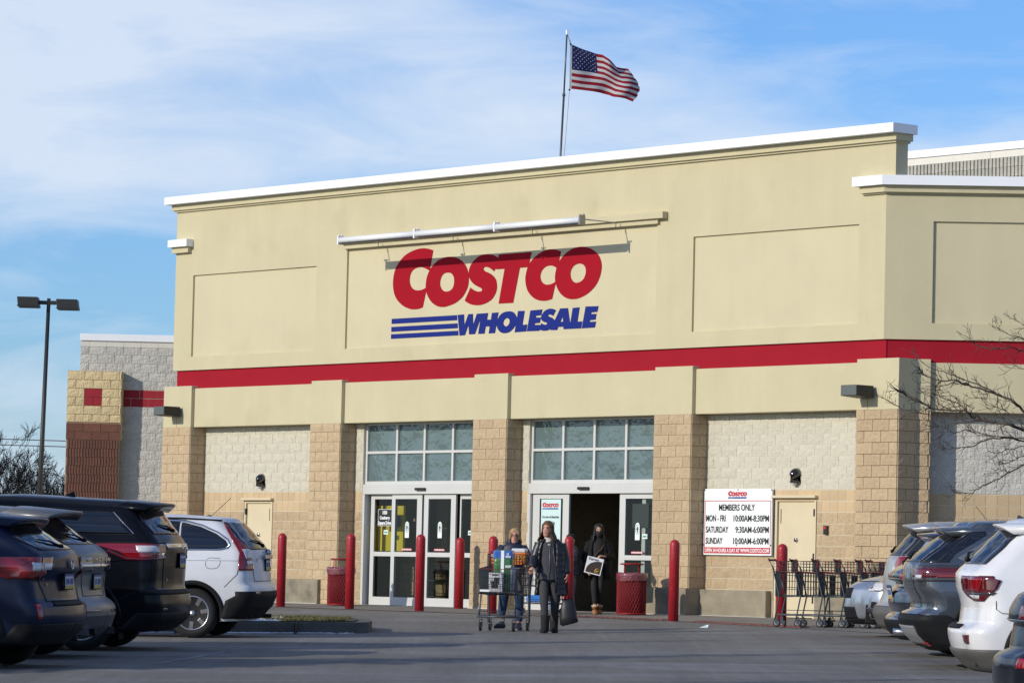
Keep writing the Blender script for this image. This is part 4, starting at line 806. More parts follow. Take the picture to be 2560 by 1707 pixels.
    def place(s, x, y, rz, near_a=.15, side=1, z=None):
        """put the local point (near_a, side*W) above world x, y"""
        k = s.scale; s.root.scale = (k, k, k); c, sn = math.cos(rz), math.sin(rz); lx, ly = near_a * k, side * s.W * k
        ox, oy = x - (lx * c - ly * sn), y - (lx * sn + ly * c)
        # stand on the sloping lot
        f = lambda a, b_: gz(ox + a * c - b_ * sn, oy + a * sn + b_ * c)
        za = (f(s.ax, s.W) + f(s.ax, -s.W)) / 2; zb = (f(s.ax + s.wb, s.W) + f(s.ax + s.wb, -s.W)) / 2; roll = (f(s.ax, s.W) - f(s.ax, -s.W)) / (2 * s.W)
        pitch = (zb - za) / s.wb; M = Matrix.Translation((ox, oy, za - pitch * s.ax)) @ Matrix.Rotation(rz, 4, 'Z') @ Matrix.Rotation(-pitch, 4, 'Y') @ Matrix.Rotation(roll, 4, 'X') @ Matrix.Scale(k, 4)
        s.root.matrix_world = M
def spoiler(car, z, a0, a1, yw, th=.035, m=None, tip=-.02, n=9, sides=.12):
    """roof spoiler: blade from the roof back over the glass"""
    b = MB(); rg = []
    for i in range(n):
        y = -yw + 2 * yw * i / (n - 1); q = abs(y) / yw; xo = a0 + sides * q ** 3; dz = -.02 * q ** 2 - .03 * q ** 6
        rg.append([(xo, y, z + dz + tip), (xo + .01, y, z + dz + tip + .012), (a1, y, z + dz + th), (a1 + .12, y, z + dz + th - .03), (a1 + .1, y, z + dz - .04), (xo + .05, y, z + dz - .045 + tip)])
    b.rings(rg); return fixn(b.build('spoiler', m or car.pm, car.root))
def fin(car, x, z, h=.07, L=.17, y=0, m=None):
    b = MB(); b.add([(x, y - .022, z), (x, y + .022, z), (x + L, y + .012, z), (x + L, y - .012, z), (x + .02, y, z + h), (x + .05, y, z + h * .85)], [(0, 1, 4), (1, 2, 5, 4), (3, 0, 4, 5), (2, 3, 5), (0, 3, 2, 1)], 0, True)
    return fixn(b.build('antenna_fin', m or car.pm, car.root))
def wiper(car, z, y0=0.02, y1=.42, lift=.03):
    b = MB(); p0 = car.P(car.cy(y0, z), z, lift * .4); p1 = car.P(car.cy(y0 * .5 + y1 * .5, z + .045), z + .045, lift); p2 = car.P(car.cy(y1, z + .07), z + .07, lift * .7)
    b.tube([p0, p1, p2], [(.018, .014), (.014, .010), (.006, .006)], 8); b.lathe([(0, -.02), (.028, -.01), (.028, .02), (0, .035)], 10, 0, tuple(p0), axis='y'); return b.build('rear_wiper', M_clad, car.root)
def rail(car, y, a0, a1, z, m=M_clad, h=.045):
    for sd_ in (1, -1):
        b = MB(); pts = [(a0, sd_ * y, car.zz(a0, z) - .01), (a0 + .12, sd_ * y, car.zz(a0 + .12, z) + h)] + [(a0 + .12 + (a1 - a0 - .24) * i / 8, sd_ * y, car.zz(a0 + .12 + (a1 - a0 - .24) * i / 8, z) + h) for i in range(1, 9)] + [(a1, sd_ * y, car.zz(a1, z) - .01)]
        b.tube(pts, .016, 8); b.build('roof_rail', m, car.root)
def exhaust(car, y, z=.30, a=.18, r=.035, m=M_clad): b = MB(); b.tube([(a, y, z), (a + .35, y, z)], r, 12); return b.build('exhaust', m, car.root)
def std_glass(car, zb, zt, q_front, a_rear_bot, a_rear_top, pillars=(), m=M_cgl, trim=M_seam):
    """generic side glass band further forward (mostly out of frame)"""
    return car.patch('side_window', [(a_rear_top, zt), (a_rear_bot, zb)], [(q_front - .55, zt), (q_front, zb)], m, cols=24)
WSTD = lambda W_, roof, belt=1.02: [(.15, W_ - .10), (.30, W_ - .03), (.55, W_), (.85, W_), (belt, W_ - .02), (roof - .30, W_ - .135), (roof - .12, W_ - .20), (roof - .03, W_ - .27), (roof, W_ - .34)]
FSTD = [(.15, .16), (.30, .03), (.55, 0), (.78, .04), (.92, .20), (1.00, .55), (1.06, 1.05), (1.2, 1.28), (1.45, 1.78), (1.62, 2.10), (1.9, 2.5)]
# ---------------------------------------------------------------- white compact suv by the kerb
c = Car('parked_suv', 'white compact SUV with tall red tail lamps parked beside the grass island', 4.55, .91,
    [(.2, .30), (.36, .14), (.46, .05), (.60, .0), (.72, .01), (.76, .075), (.95, .085), (1.22, .11), (1.30, .16), (1.45, .29), (1.60, .42), (1.68, .52)],
    FSTD, WSTD(.91, 1.66), 1.66, .24, 2.62, .98, .352, paint('paint_white_pearl', (.66, .68, .71), metal=.0, rough=.3, dirt=.15), arch=.410, roofdrop=[(0, .02), (.6, .0), (1.5, -.03), (3, 0)], rc=.20)
c.patch('bumper_cladding', [(.36, .60), (.50, .53), (.56, .32)], [('y', 0, .66), ('y', 0, .28)], M_clad, off=.018)
c.arch_trim(.05)
c.patch('side_skirt', [(1.42, .46), (1.42, .26)], [(3.0, .46), (3.0, .26)], M_clad, off=.014)
tl = c.patch('taillight', [('y', .60, 1.635), ('y', .60, 1.62), ('y', .66, 1.40), ('y', .70, 1.22), ('y', .69, 1.10), ('y', .695, .955)][:1] + [('y', .70, 1.42), ('y', .66, 1.22), ('y', .63, 1.10), ('y', .625, .955)],
    [(.60, 1.635), (.52, 1.50), (.38, 1.28), (.33, 1.20), (.33, .955)], M_tail, off=.016)
for i, o in enumerate(tl):
    sd_ = (1, -1)[i]
    c.patch('lens', [('y', .80, 1.245), ('y', .79, 1.12)], [('y', .655, 1.235), ('y', .64, 1.12)], M_lens, o, off=.021, sides=(sd_,)); c.patch('lens', [('y', .79, 1.085), ('y', .79, 1.03)], [('y', .64, 1.085), ('y', .635, 1.03)], M_lens, o, off=.021, sides=(sd_,))
    c.strip('lens_line', [(.33, 1.108), ('y', .63, 1.105)], .012, M_taild, o, off=.020, sides=(sd_,))
rw = c.patch('rear_window', [('y', .60, 1.615), ('y', .67, 1.40), ('y', .64, 1.245)], [('y', 0, 1.63), ('y', 0, 1.245)], M_cgl, off=.01)
sw = c.patch('side_window', [(1.15, 1.605), (.90, 1.555), (.68, 1.47), (.535, 1.375), (.495, 1.31), (.54, 1.27), (.66, 1.255)], [(1.19, 1.605), (1.19, 1.255)], M_cgl, off=.006)
c.patch('side_window', [(1.215, 1.61), (1.215, 1.255)], [(2.30, 1.62), (2.30, 1.24)], M_cgl, off=.006); c.patch('side_window', [(2.36, 1.62), (2.36, 1.24)], [(2.8, 1.62), (3.35, 1.22)], M_cgl, off=.006)
c.strip('window_trim', [(3.3, 1.215), (.95, 1.243), (.62, 1.243), (.50, 1.268), (.470, 1.31), (.505, 1.385), (.66, 1.49), (.89, 1.575), (1.15, 1.626), (2.8, 1.64)], .022, M_chr, off=.010)
c.strip('fuel_door', [(.60, 1.12), (.74, 1.13), (.79, 1.10), (.80, 1.03), (.77, .985), (.70, .975), (.63, .985), (.60, 1.02), (.585, 1.07)], .006, M_seam, off=.002, closed=True)
c.strip('panel_gap', [(.33, .955), (.34, .90), (.52, .72)], .007, M_seam); c.strip('panel_gap', [(1.19, 1.25), (1.17, 1.05), (1.28, .86)], .008, M_seam); c.strip('body_crease', [(.34, 1.095), (2.5, 1.10)], .014, c.pm, off=.008)
c.strip('panel_gap', [('y', .63, .95), ('y', .60, .80), ('y', -.60, .80), ('y', -.63, .95)], .008, M_seam, sides=(1,))
b = MB(); 
for sd_ in (1, -1): b.tube([(.62, sd_ * .60, 1.655), (1.2, sd_ * .605, 1.685), (2.6, sd_ * .60, 1.70)], [(.014, .012)] * 3, 8)
b.build('roof_strip', M_seam, c.root)
b = MB(); b.tube([(.92, 0, 1.70), (.62, 0, 1.98)][::-1], .004, 6); b.lathe([(0, .0), (.05, 0), (.03, .03), (0, .035)], 12, 0, (.93, 0, 1.70)); b.build('antenna', M_clad, c.root)
c.plate(0, 1.03, txt='KPX 4172'); wiper(c, 1.30, .0, .4); exhaust(c, -.55, .29, .12, .03); exhaust(c, .5, .30, .2, .03)
b = MB(); b.box(-.03, 0, -.25, .25, -.03, .03); bevel(b.build('plate_lamp_bar', M_chr, c.root, (.078, 0, 1.145)), .01)
b = MB(); b.lathe([(.05, 0), (.05, -.012), (.036, -.012), (.036, 0)], 20, 0, (.075, 0, 1.205), axis='y'); e_ = b.build('emblem', M_chr, c.root); e_.rotation_euler = (0, 0, 0)
text('badge', 'CR-V', .045, M_chr, c.root, (c.P(c.cy(.50, 1.10), 1.10).x - .014, .50, 1.075), (R(90), 0, R(-90)), width=.16, bold=.003)
c.patch('reflector', [('y', .78, .655), ('y', .78, .615)], [('y', .62, .655), ('y', .62, .615)], M_taild, off=.024)
c.place(-3.59, 54.65, math.pi - R(7.3), .15, 1)
CRV = c
# ---------------------------------------------------------------- black three row suv
c = Car('parked_suv', 'black large SUV with slim red and clear tail lamps beside the white SUV', 5.19, .98,
    [(.18, .34), (.28, .14), (.38, .03), (.55, .0), (.68, .02), (.72, .08), (.80, .085), (1.05, .07), (1.22, .06), (1.30, .09), (1.36, .14), (1.50, .24), (1.66, .34), (1.74, .42)],
    FSTD, WSTD(.98, 1.745, 1.15), 1.745, .22, 3.07, 1.06, .375, paint('paint_black', (.0035, .0045, .008), metal=.0, rough=.26, dirt=.10, spec=.16), arch=.44, roofdrop=[(0, .045), (.7, .02), (2, -.03), (4, 0)], rc=.20, scale=1.075)
c.arch_trim(.05, c.pm)
tl = c.patch('taillight', [('y', .62, 1.245), ('y', .62, 1.20), ('y', .66, 1.10)], [(.98, 1.25), (.93, 1.235), (.62, 1.16), (.50, 1.085)], M_tail, off=.012, cols=26)
for i, o in enumerate(tl):
    sd_ = (1, -1)[i]; c.patch('lens', [('y', .86, 1.225), ('y', .83, 1.17), ('y', .80, 1.15)], [(.42, 1.225), (.40, 1.17), (.38, 1.15)], M_lens, o, off=.017, sides=(sd_,), cols=12)
    c.strip('lens_line', [(.97, 1.258), (.6, 1.257), ('y', .62, 1.253)], .012, M_seam, o, off=.016, sides=(sd_,)); c.strip('lens_line', [(.75, 1.17), (.52, 1.075), (.30, 1.07), ('y', .64, 1.09)], .03, M_taild, o, off=.016, sides=(sd_,))
c.patch('rear_window', [('y', .66, 1.66), ('y', .74, 1.52), ('y', .72, 1.375)], [('y', 0, 1.69), ('y', 0, 1.375)], M_cgl, off=.008)
c.patch('side_window', [(.72, 1.625), (.62, 1.52), (.50, 1.372)], [(2.02, 1.63), (1.75, 1.42), (1.60, 1.372)], M_cgl, off=.006, cols=24)
c.patch('side_window', [(2.18, 1.63), (2.0, 1.372)], [(4.0, 1.60), (4.35, 1.30)], M_cgl, off=.006, cols=24)
c.strip('window_trim', [(2.6, 1.650), (2.22, 1.648), (2.14, 1.60), (2.08, 1.50)], .03, M_chr, off=.010); c.strip('pillar_trim', [(.72, 1.63), (.46, 1.372)], .010, M_chr, off=.010)
c.strip('panel_gap', [(.45, 1.362), (2.5, 1.366)], .007, M_seam); c.strip('body_crease', [(.50, 1.07), (.9, 1.03), (1.4, .98)], .012, c.pm, off=.012)
spoiler(c, 1.735, .20, .62, .72); wiper(c, 1.41, .05, .45); fin(c, 1.35, 1.79, .075, .2)
c.patch('bumper_cladding', [(.40, .45), (.62, .24)], [('y', 0, .45), ('y', 0, .24)], M_clad, off=.012); c.patch('bumper_step', [(.36, .71), (.36, .66)], [('y', 0, .71), ('y', 0, .66)], M_clad, off=.010)
c.strip('panel_gap', [('y', .66, 1.09), ('y', .66, .73)], .008, M_seam); c.strip('panel_gap', [(.36, .72), (.62, .60), (1.5, .56)], .007, M_seam)
b = MB(); c.patch('trim_bar', [('y', .62, 1.245), ('y', .60, 1.185)], [('y', 0, 1.25), ('y', 0, 1.185)], M_chr, off=.014)
c.plate(0, 1.05, txt='MGT 8823'); text('badge', 'TRAVERSE', .032, M_chr, c.root, (c.P(c.cy(.58, .82), .82).x - .010, .58, .81), (R(90), 0, R(-90)), width=.30, bold=.002)
b = MB(); b.box(-.012, 0, -.06, .06, -.018, .018); b.box(-.012, 0, -.018, .018, -.03, .03); b.build('emblem', M_chr, c.root, (.055, 0, 1.215))
for i, (dy, dz) in enumerate(((0, 0), (.03, .02), (-.03, .02), (.0, .045), (.05, .0))): pass
text('decal', 'baby on board', .022, M_wht, c.root, (c.P(c.cy(.58, .88), .88).x - .009, .58, .875), (R(90), 0, R(-90)), width=.17) if False else None
c.patch('reflector', [('y', .84, .50), ('y', .84, .485)], [('y', .70, .50), ('y', .70, .485)], M_taild, off=.014)
fl_ = MB(); fl_.box(0, .012, -.12, .12, -.20, .1); fl_.build('mud_flap', M_clad, c.root, (.60, .83, .34)); fl_.build('mud_flap', M_clad, c.root, (.60, -.83, .34)) if False else None
c.place(-4.35, 48.6, math.pi - R(6.5), .15, 1)
TRV = c
# ---------------------------------------------------------------- silver suv second from the left edge
c = Car('parked_suv', 'dusty silver SUV with full width tail lamp bar parked left of the black SUV', 4.83, .97,
    [(.18, .36), (.26, .15), (.36, .04), (.50, .0), (.58, .0), (.64, .06), (.68, .12), (.80, .14), (.96, .12), (1.00, .08), (1.16, .09), (1.22, .13), (1.27, .20), (1.42, .42), (1.55, .60), (1.66, .76)],
    FSTD, WSTD(.97, 1.665, 1.12), 1.665, .22, 2.85, .98, .37, paint('paint_champagne', (.20, .205, .205), metal=.5, rough=.42, dirt=.4), arch=.42, roofdrop=[(0, .05), (.8, .02), (2, -.03), (4, 0)], rc=.18, scale=1.05)
c.arch_trim(.03, c.pm)
tl = c.patch('taillight', [('y', .30, 1.085), ('y', .30, .995)], [(.80, 1.13), (.72, 1.09), (.45, .975)], M_lensd, off=.010)
for i, o in enumerate(tl):
    sd_ = (1, -1)[i]; c.patch('lens', [('y', .60, 1.085), ('y', .60, 1.01)], [(.35, 1.11), (.30, .99)], mat('lens_lilac', (.28, .24, .33), .15, coat=1), o, off=.015, sides=(sd_,)); c.patch('lens', [('y', .80, 1.10), ('y', .80, .98)], [(.70, 1.11), (.52, .985)], M_taild, o, off=.0165, sides=(sd_,))
c.patch('trim_bar', [('y', .62, 1.06), ('y', .62, 1.015)], [('y', 0, 1.06), ('y', 0, 1.015)], M_chr, off=.016)
c.patch('rear_window', [('y', .60, 1.56), ('y', .74, 1.42), ('y', .70, 1.285)], [('y', 0, 1.60), ('y', 0, 1.285)], M_cgl, off=.008)
c.patch('side_window', [(1.35, 1.57), (1.12, 1.42), (1.05, 1.32), (1.2, 1.26)], [(3.5, 1.57), (3.9, 1.25)], M_cgl, off=.006, cols=30)
spoiler(c, 1.675, .36, .95, .68, tip=-.03); wiper(c, 1.32, .02, .3)
text('badge', 'LINCOLN', .036, M_chr, c.root, (.070, .42, 1.095), (R(90), 0, R(-90)), width=.84, bold=.002, spacing=1.6)
c.patch('bumper_lower', [(.40, .50), (.60, .25)], [('y', 0, .50), ('y', 0, .25)], mat('grey_cladding', (.07, .07, .072), .5), off=.010)
c.patch('reflector', [('y', .86, .545), ('y', .86, .525)], [('y', .25, .545), ('y', .25, .525)], M_taild, off=.012)
for sd_ in (1, -1):
    b = MB(); b.add([(.02, sd_ * .45, .34), (.02, sd_ * .72, .34), (.02, sd_ * .66, .27), (.02, sd_ * .45, .26), (.2, sd_ * .45, .34), (.2, sd_ * .72, .34), (.2, sd_ * .66, .27), (.2, sd_ * .45, .26)], [(0, 1, 5, 4), (1, 2, 6, 5), (2, 3, 7, 6), (3, 0, 4, 7)], 0); b.build('exhaust', M_chr, c.root)
c.strip('panel_gap', [('y', .52, .94), ('y', .46, .70), ('y', -.46, .70), ('y', -.52, .94)], .008, M_seam, sides=(1,))
c.plate(0, .86, txt='LFR 3059')
c.place(-5.05, 45.3, math.pi - R(8.5), .15, 1)
# ---------------------------------------------------------------- dark blue wagon at the left edge
c = Car('parked_wagon', 'dark blue wagon with large red tail lamps nearest the camera at the left edge', 4.82, .92,
    [(.2, .34), (.30, .16), (.42, .04), (.56, .0), (.68, .02), (.73, .09), (.95, .13), (1.00, .11), (1.02, .06), (1.20, .07), (1.26, .12), (1.40, .34), (1.52, .52), (1.62, .70), (1.66, .80)],
    FSTD, WSTD(.92, 1.625, 1.10), 1.625, .27, 2.745, .98, .345, paint('paint_dark_blue', (.006, .012, .036), metal=.0, rough=.30, dirt=.15, spec=.18), arch=.40, roofdrop=[(0, .03), (.8, .0), (2, -.05), (4, 0)], rc=.17, scale=1.02)
c.arch_trim(.07)
c.patch('bumper_cladding', [(.40, .47), (.56, .30)], [('y', 0, .49), ('y', 0, .27)], M_clad, off=.016); c.patch('side_skirt', [(1.35, .44), (1.35, .28)], [(3.3, .44), (3.3, .28)], M_clad, off=.012)
tl = c.patch('taillight', [('y', .50, 1.185), ('y', .54, 1.10), ('y', .66, 1.06), ('y', .68, .965)], [(.85, 1.19), (.88, 1.15), (.80, 1.08), (.50, .965)], M_tail, off=.012, cols=26)
for i, o in enumerate(tl):
    sd_ = (1, -1)[i]; c.patch('lens', [('y', .88, 1.135), ('y', .88, 1.055)], [('y', .72, 1.135), ('y', .72, 1.055)], M_lens, o, off=.017, sides=(sd_,)); c.patch('lens', [('y', .70, 1.13), ('y', .70, 1.06)], [('y', .53, 1.12), ('y', .57, 1.06)], M_lens, o, off=.017, sides=(sd_,))
    c.strip('lens_line', [('y', .71, 1.19), ('y', .71, .96)], .010, M_seam, o, off=.018, sides=(sd_,))
c.patch('rear_window', [('y', .52, 1.55), ('y', .72, 1.40), ('y', .62, 1.275)], [('y', 0, 1.575), ('y', 0, 1.275)], M_cgl, off=.008)
c.patch('side_window', [(1.45, 1.52), (1.1, 1.33), (1.15, 1.25)], [(3.4, 1.53), (3.85, 1.22)], M_cgl, off=.006, cols=30)
spoiler(c, 1.63, .40, .95, .66, tip=-.03); wiper(c, 1.30, .0, .40)
for sd_ in (1, -1): pass
c.patch('reflector', [('y', .885, .69), ('y', .885, .54)], [('y', .82, .69), ('y', .83, .54)], M_tail, off=.012)
c.strip('panel_gap', [('y', .70, .96), ('y', .60, .72), ('y', -.60, .72), ('y', -.70, .96)], .010, M_seam, sides=(1,)); c.strip('bumper_pad', [('y', .52, .70), ('y', -.52, .70)], .05, M_clad, off=.012, sides=(1,))
c.strip('panel_gap', [(1.4, .93), (.95, .95), (.78, 1.0)], .007, M_seam)
c.plate(0, .93, txt='KNM 4903', x=.085)
b = MB(); b.lathe([(.062, 0), (.062, -.012), (.050, -.012), (.050, 0)], 22, 0, (0, 0, 0), axis='y'); b.box(-.006, .006, -.014, -.004, -.045, .045); b.box(-.045, .045, -.014, -.004, -.006, .006); e_ = b.build('emblem', M_chr, c.root, (.045, 0, 1.12), (0, 0, R(-90)))
text('badge', 'SUBARU', .036, M_chr, c.root, (c.P(c.cy(.60, .94), .94).x - .008, .60, .955), (R(90), 0, R(-90)), width=.24, bold=.003)
text('badge', 'OUTBACK', .026, M_chr, c.root, (c.P(c.cy(.57, .88), .88).x - .008, .57, .89), (R(90), 0, R(-90)), width=.19, bold=.002)
exhaust(c, -.55, .30, .14, .03)
b = MB()
for q in range(5): b.box(-.012, .012, -.5 + q * .24, -.40 + q * .24, .33, .43)
b.build('bumper_ribs', M_clad, c.root, (.03, 0, 0)) if False else None
for sd_ in (1, -1):
    b = MB(); b.tube([(.98, sd_ * .56, 1.62), (1.12, sd_ * .56, 1.695), (1.8, sd_ * .56, 1.715), (2.3, sd_ * .56, 1.70), (2.42, sd_ * .56, 1.64)], [(.016, .022)] * 5, 8); b.build('roof_rail', M_clad, c.root)
c.place(-5.05, 42.0, math.pi - R(10), .15, 1)
# ================================================================ right row
# silver hatch facing the camera side, nose out
c = Car('parked_hatchback', 'silver hatchback parked nose out beside the row of shopping carts', 4.46, .90,
    [(.25, .2), (.45, .0), (.95, .1), (1.2, .3), (1.6, .7)],
    [(.2, .10), (.30, .02), (.45, 0), (.62, .02), (.72, .05), (.80, .14), (.86, .30), (.92, .60), (.97, 1.02), (1.02, 1.22), (1.25, 1.65), (1.5, 2.1), (1.6, 2.4)],
    [(.2, .80), (.32, .86), (.55, .90), (.75, .895), (.9, .86), (1.0, .83), (1.3, .72), (1.5, .62), (1.58, .5)], 1.58, .19, 2.66, .90, .345, paint('paint_silver_hatch', (.52, .55, .60), metal=.8, rough=.25, dirt=.1), arch=.40, rcf=.42, crownf=.28)
c.arch_trim(.06)
hl = c.patch('headlight', [('f', .60, .80), ('f', .62, .765), ('f', .66, .69)], [(3.72, .835), (3.66, .80), (3.90, .70)], M_lensd, off=.010)
for i, o in enumerate(hl):
    sd_ = (1, -1)[i]; c.patch('lens', [(4.14, .79), (4.12, .74), (4.14, .70)], [(3.86, .81), (3.84, .78), (3.95, .71)], M_lens, o, off=.015, sides=(sd_,)); c.patch('lens', [(3.90, .815), (3.93, .74)], [(3.73, .82), (3.74, .775)], M_amber, o, off=.016, sides=(sd_,)); c.patch('lamp_element', [('f', .62, .72), ('f', .62, .69)], [('f', .78, .72), ('f', .78, .69)], M_lens, o, off=.015, sides=(sd_,))
c.patch('fog_lamp_recess', [('f', .76, .52), ('f', .70, .32)], [(4.06, .535), (4.00, .50), (4.00, .30)], M_clad, off=.008); c.patch('fog_lamp', [('f', .80, .45), ('f', .80, .37)], [(4.24, .45), (4.24, .37)], M_lensd, off=.016)
c.patch('bumper_lower', [(3.93, .28), (3.93, .20)], [('f', 0, .26), ('f', 0, .20)], M_clad, off=.012); c.patch('grille', [('f', .26, .72), ('f', .26, .60)], [('f', 0, .73), ('f', 0, .58)], M_clad, off=.008)
c.patch('lower_grille', [('f', .34, .42), ('f', .34, .30)], [('f', 0, .45), ('f', 0, .28)], M_clad, off=.008)
c.strip('panel_gap', [('f', .1, .83), ('f', .6, .83), (3.9, .86), (3.5, .90)], .008, M_seam); c.patch('windscreen', [('f', .60, 1.42), ('f', .66, 1.06)], [('f', 0, 1.42), ('f', 0, 1.06)], M_cgl); c.patch('side_window', [(.9, 1.45), (.8, 1.0)], [(2.3, 1.45), (3.0, 1.0)], M_cgl)
HB = c
# placed by its front corner: front heads left
k_ = c; rz = math.pi - R(3)
c.place(7.2, 0, 0)
def place_front(car, x, y, rz, near_a, side): car.place(x, y, rz, near_a, side)
c.place(5.27, 57.2, rz, c.L - .25, 1)
# silver compact suv behind
c = Car('parked_suv', 'silver SUV with big red corner tail lamps, farthest of the right row', 4.60, .91,
    [(.2, .22), (.30, .06), (.45, .0), (.55, .03), (.60, .09), (.75, .13), (.95, .14), (1.2, .19), (1.24, .23), (1.45, .42), (1.62, .58), (1.7, .66)],
    FSTD, WSTD(.91, 1.66), 1.66, .20, 2.66, .95, .35, paint('paint_silver', (.56, .57, .58), metal=.7, rough=.3, dirt=.15), arch=.41, rc=.24, crown=.12)
c.arch_trim(.06); c.patch('bumper_cladding', [(.45, .50), (.55, .24)], [('y', 0, .55), ('y', 0, .22)], mat('grey_bumper', (.085, .083, .078), .6, var=.2, vscale=3), off=.014)
tl = c.patch('taillight', [('y', .58, 1.215), ('y', .60, 1.0)], [(.62, 1.225), (.45, 1.12), (.42, .985)], M_tail, off=.014)
for i, o in enumerate(tl): c.patch('lens', [('y', .62, 1.10), ('y', .62, 1.02)], [('y', .56, 1.10), ('y', .56, 1.02)], M_lens, o, off=.018, sides=((1, -1)[i],))
c.patch('rear_window', [('y', .62, 1.60), ('y', .72, 1.24)], [('y', 0, 1.62), ('y', 0, 1.24)], M_cgl, off=.008); c.patch('pillar_glass', [('y', .64, 1.585), ('y', .75, 1.24)], [(.80, 1.585), (.52, 1.24)], M_cgl, off=.007); c.patch('side_window', [(1.1, 1.56), (.9, 1.26)], [(2.9, 1.58), (3.4, 1.22)], M_cgl)
c.patch('reflector', [('y', .80, .74), ('y', .79, .60)], [('y', .77, .74), ('y', .76, .60)], M_tail, off=.018); spoiler(c, 1.665, .40, .80, .66, tip=-.01); wiper(c, 1.29, 0, .35)
b = MB(); b.tube([(1.6, .15, 1.71), (1.42, .15, 1.93)], .004, 6); b.lathe([(0, 0), (.05, 0), (.03, .03), (0, .035)], 12, 0, (1.6, .15, 1.70)); b.build('antenna', M_clad, c.root)
c.place_px(1998, 52.9, -R(3))
# dark blue crossover
c = Car('parked_crossover', 'glossy dark blue crossover with angled licence plate, between silver and grey SUVs', 4.55, .92,
    [(.2, .20), (.30, .06), (.42, .0), (.50, .01), (.54, .10), (.66, .04), (.80, .06), (.92, .16), (.98, .04), (1.06, .06), (1.10, .12), (1.14, .20), (1.30, .40), (1.46, .62), (1.55, .75)],
    FSTD, WSTD(.92, 1.56, 1.0), 1.56, .20, 2.7, .95, .36, paint('paint_midnight', (.010, .015, .030), metal=.4, rough=.15, dirt=.05), arch=.41, rc=.22, crown=.12)
c.arch_trim(.06)
c.patch('bumper_cladding', [(.45, .45), (.6, .22)], [('y', 0, .46), ('y', 0, .21)], M_clad, off=.012)
tl = c.patch('taillight', [('y', .46, 1.03), ('y', .50, .94)], [(.60, 1.04), (.45, .93)], M_tail, off=.014); c.patch('lens', [('y', .50, .945), ('y', .52, .915)], [(.45, .945), (.42, .915)], M_lens, tl[0], off=.015)
c.patch('rear_window', [('y', .60, 1.48), ('y', .72, 1.15)], [('y', 0, 1.50), ('y', 0, 1.15)], M_cgl, off=.008); c.patch('side_window', [(1.2, 1.46), (1.0, 1.15)], [(2.9, 1.47), (3.4, 1.12)], M_cgl); spoiler(c, 1.555, .42, .92, .66, tip=-.02); wiper(c, 1.17, .0, .36)
c.patch('trim_bar', [('y', .50, .985), ('y', .50, .945)], [('y', 0, .985), ('y', 0, .945)], M_chr, off=.012)
c.plate(0, .80, txt='LCD 7740', tilt=R(-12), x=.05); exhaust(c, -.55, .31, .0, .045, M_chr); c.patch('exhaust_trim', [('y', .70, .335), ('y', .68, .28)], [('y', .42, .335), ('y', .44, .28)], M_chr, off=.018)
c.place_px(2048, 48.5, R(3))
# grey crossover
c = Car('parked_suv', 'grey SUV with slim smoked tail lamps and black lower bumper in the right row', 4.65, .93,
    [(.2, .36), (.30, .17), (.42, .06), (.56, .0), (.64, .03), (.68, .13), (.80, .13), (.92, .05), (1.02, .035), (1.20, .05), (1.26, .13), (1.42, .33), (1.56, .52), (1.66, .64)],
    FSTD, WSTD(.93, 1.655, 1.1), 1.655, .22, 2.7, .98, .36, paint('paint_gunmetal', (.115, .13, .15), metal=.7, rough=.24, dirt=.06), arch=.42, rc=.22, crown=.12)
c.arch_trim(.07)
tl = c.patch('taillight', [('y', .52, 1.185), ('y', .50, 1.10), ('y', .58, 1.02)], [(.62, 1.175), (.78, 1.10), (.80, 1.00)], M_lensd, off=.012, cols=26)
for i, o in enumerate(tl):
    sd_ = (1, -1)[i]; c.patch('lens', [('y', .60, 1.15), ('y', .62, 1.10)], [(.78, 1.095), (.78, 1.045)], M_taild, o, off=.017, sides=(sd_,)); c.patch('lens', [('y', .66, 1.075), ('y', .68, 1.035)], [('y', .86, 1.075), ('y', .86, 1.035)], M_lens, o, off=.017, sides=(sd_,)); c.patch('lens', [(.40, 1.085), (.36, 1.05)], [(.72, 1.075), (.72, 1.055)], M_tail, o, off=.018, sides=(sd_,))
c.patch('rear_window', [('y', .60, 1.58), ('y', .70, 1.22)], [('y', 0, 1.60), ('y', 0, 1.22)], M_cgl, off=.008); c.patch('pillar_glass', [('y', .62, 1.57), ('y', .70, 1.38), ('y', .74, 1.22)], [(.95, 1.53), (.60, 1.32), (.52, 1.22)], M_cgl, off=.007)
M_tintsky = mat('tinted_glass_sky', (.10, .12, .15), .12, spec=.7)  # tinted panes, base colour lifted to paint in the reflected sky
c.patch('side_window', [(1.08, 1.565), (.84, 1.40), (.62, 1.27), (.75, 1.20), (1.0, 1.165)], [(3.0, 1.58), (3.4, 1.16)], M_tintsky, off=.006, cols=30); c.strip('window_trim', [(1.05, 1.59), (3.0, 1.60)], .016, M_chr, off=.010)
c.patch('bumper_cladding', [(.50, .62), (.62, .56), (1.0, .22)], [('y', 0, .62), ('y', 0, .22)], M_clad, off=.018); c.patch('skid_plate', [('y', .72, .50), ('y', .66, .30)], [('y', 0, .50), ('y', 0, .30)], mat('satin_grey', (.30, .31, .32), .4, metal=.4), off=.030)
c.patch('reflector', [('y', .80, .325), ('y', .80, .29)], [('y', .62, .325), ('y', .62, .29)], M_tail, off=.036)
spoiler(c, 1.62, .38, .92, .70, tip=-.01); fin(c, 1.35, 1.70, .07, .18); wiper(c, 1.26, .0, .3);
c.strip('panel_gap', [('y', .60, 1.0), ('y', .62, .70), ('y', -.62, .70)], .008, M_seam, sides=(1, -1))
c.place_px(2063, 44.3, -R(3))
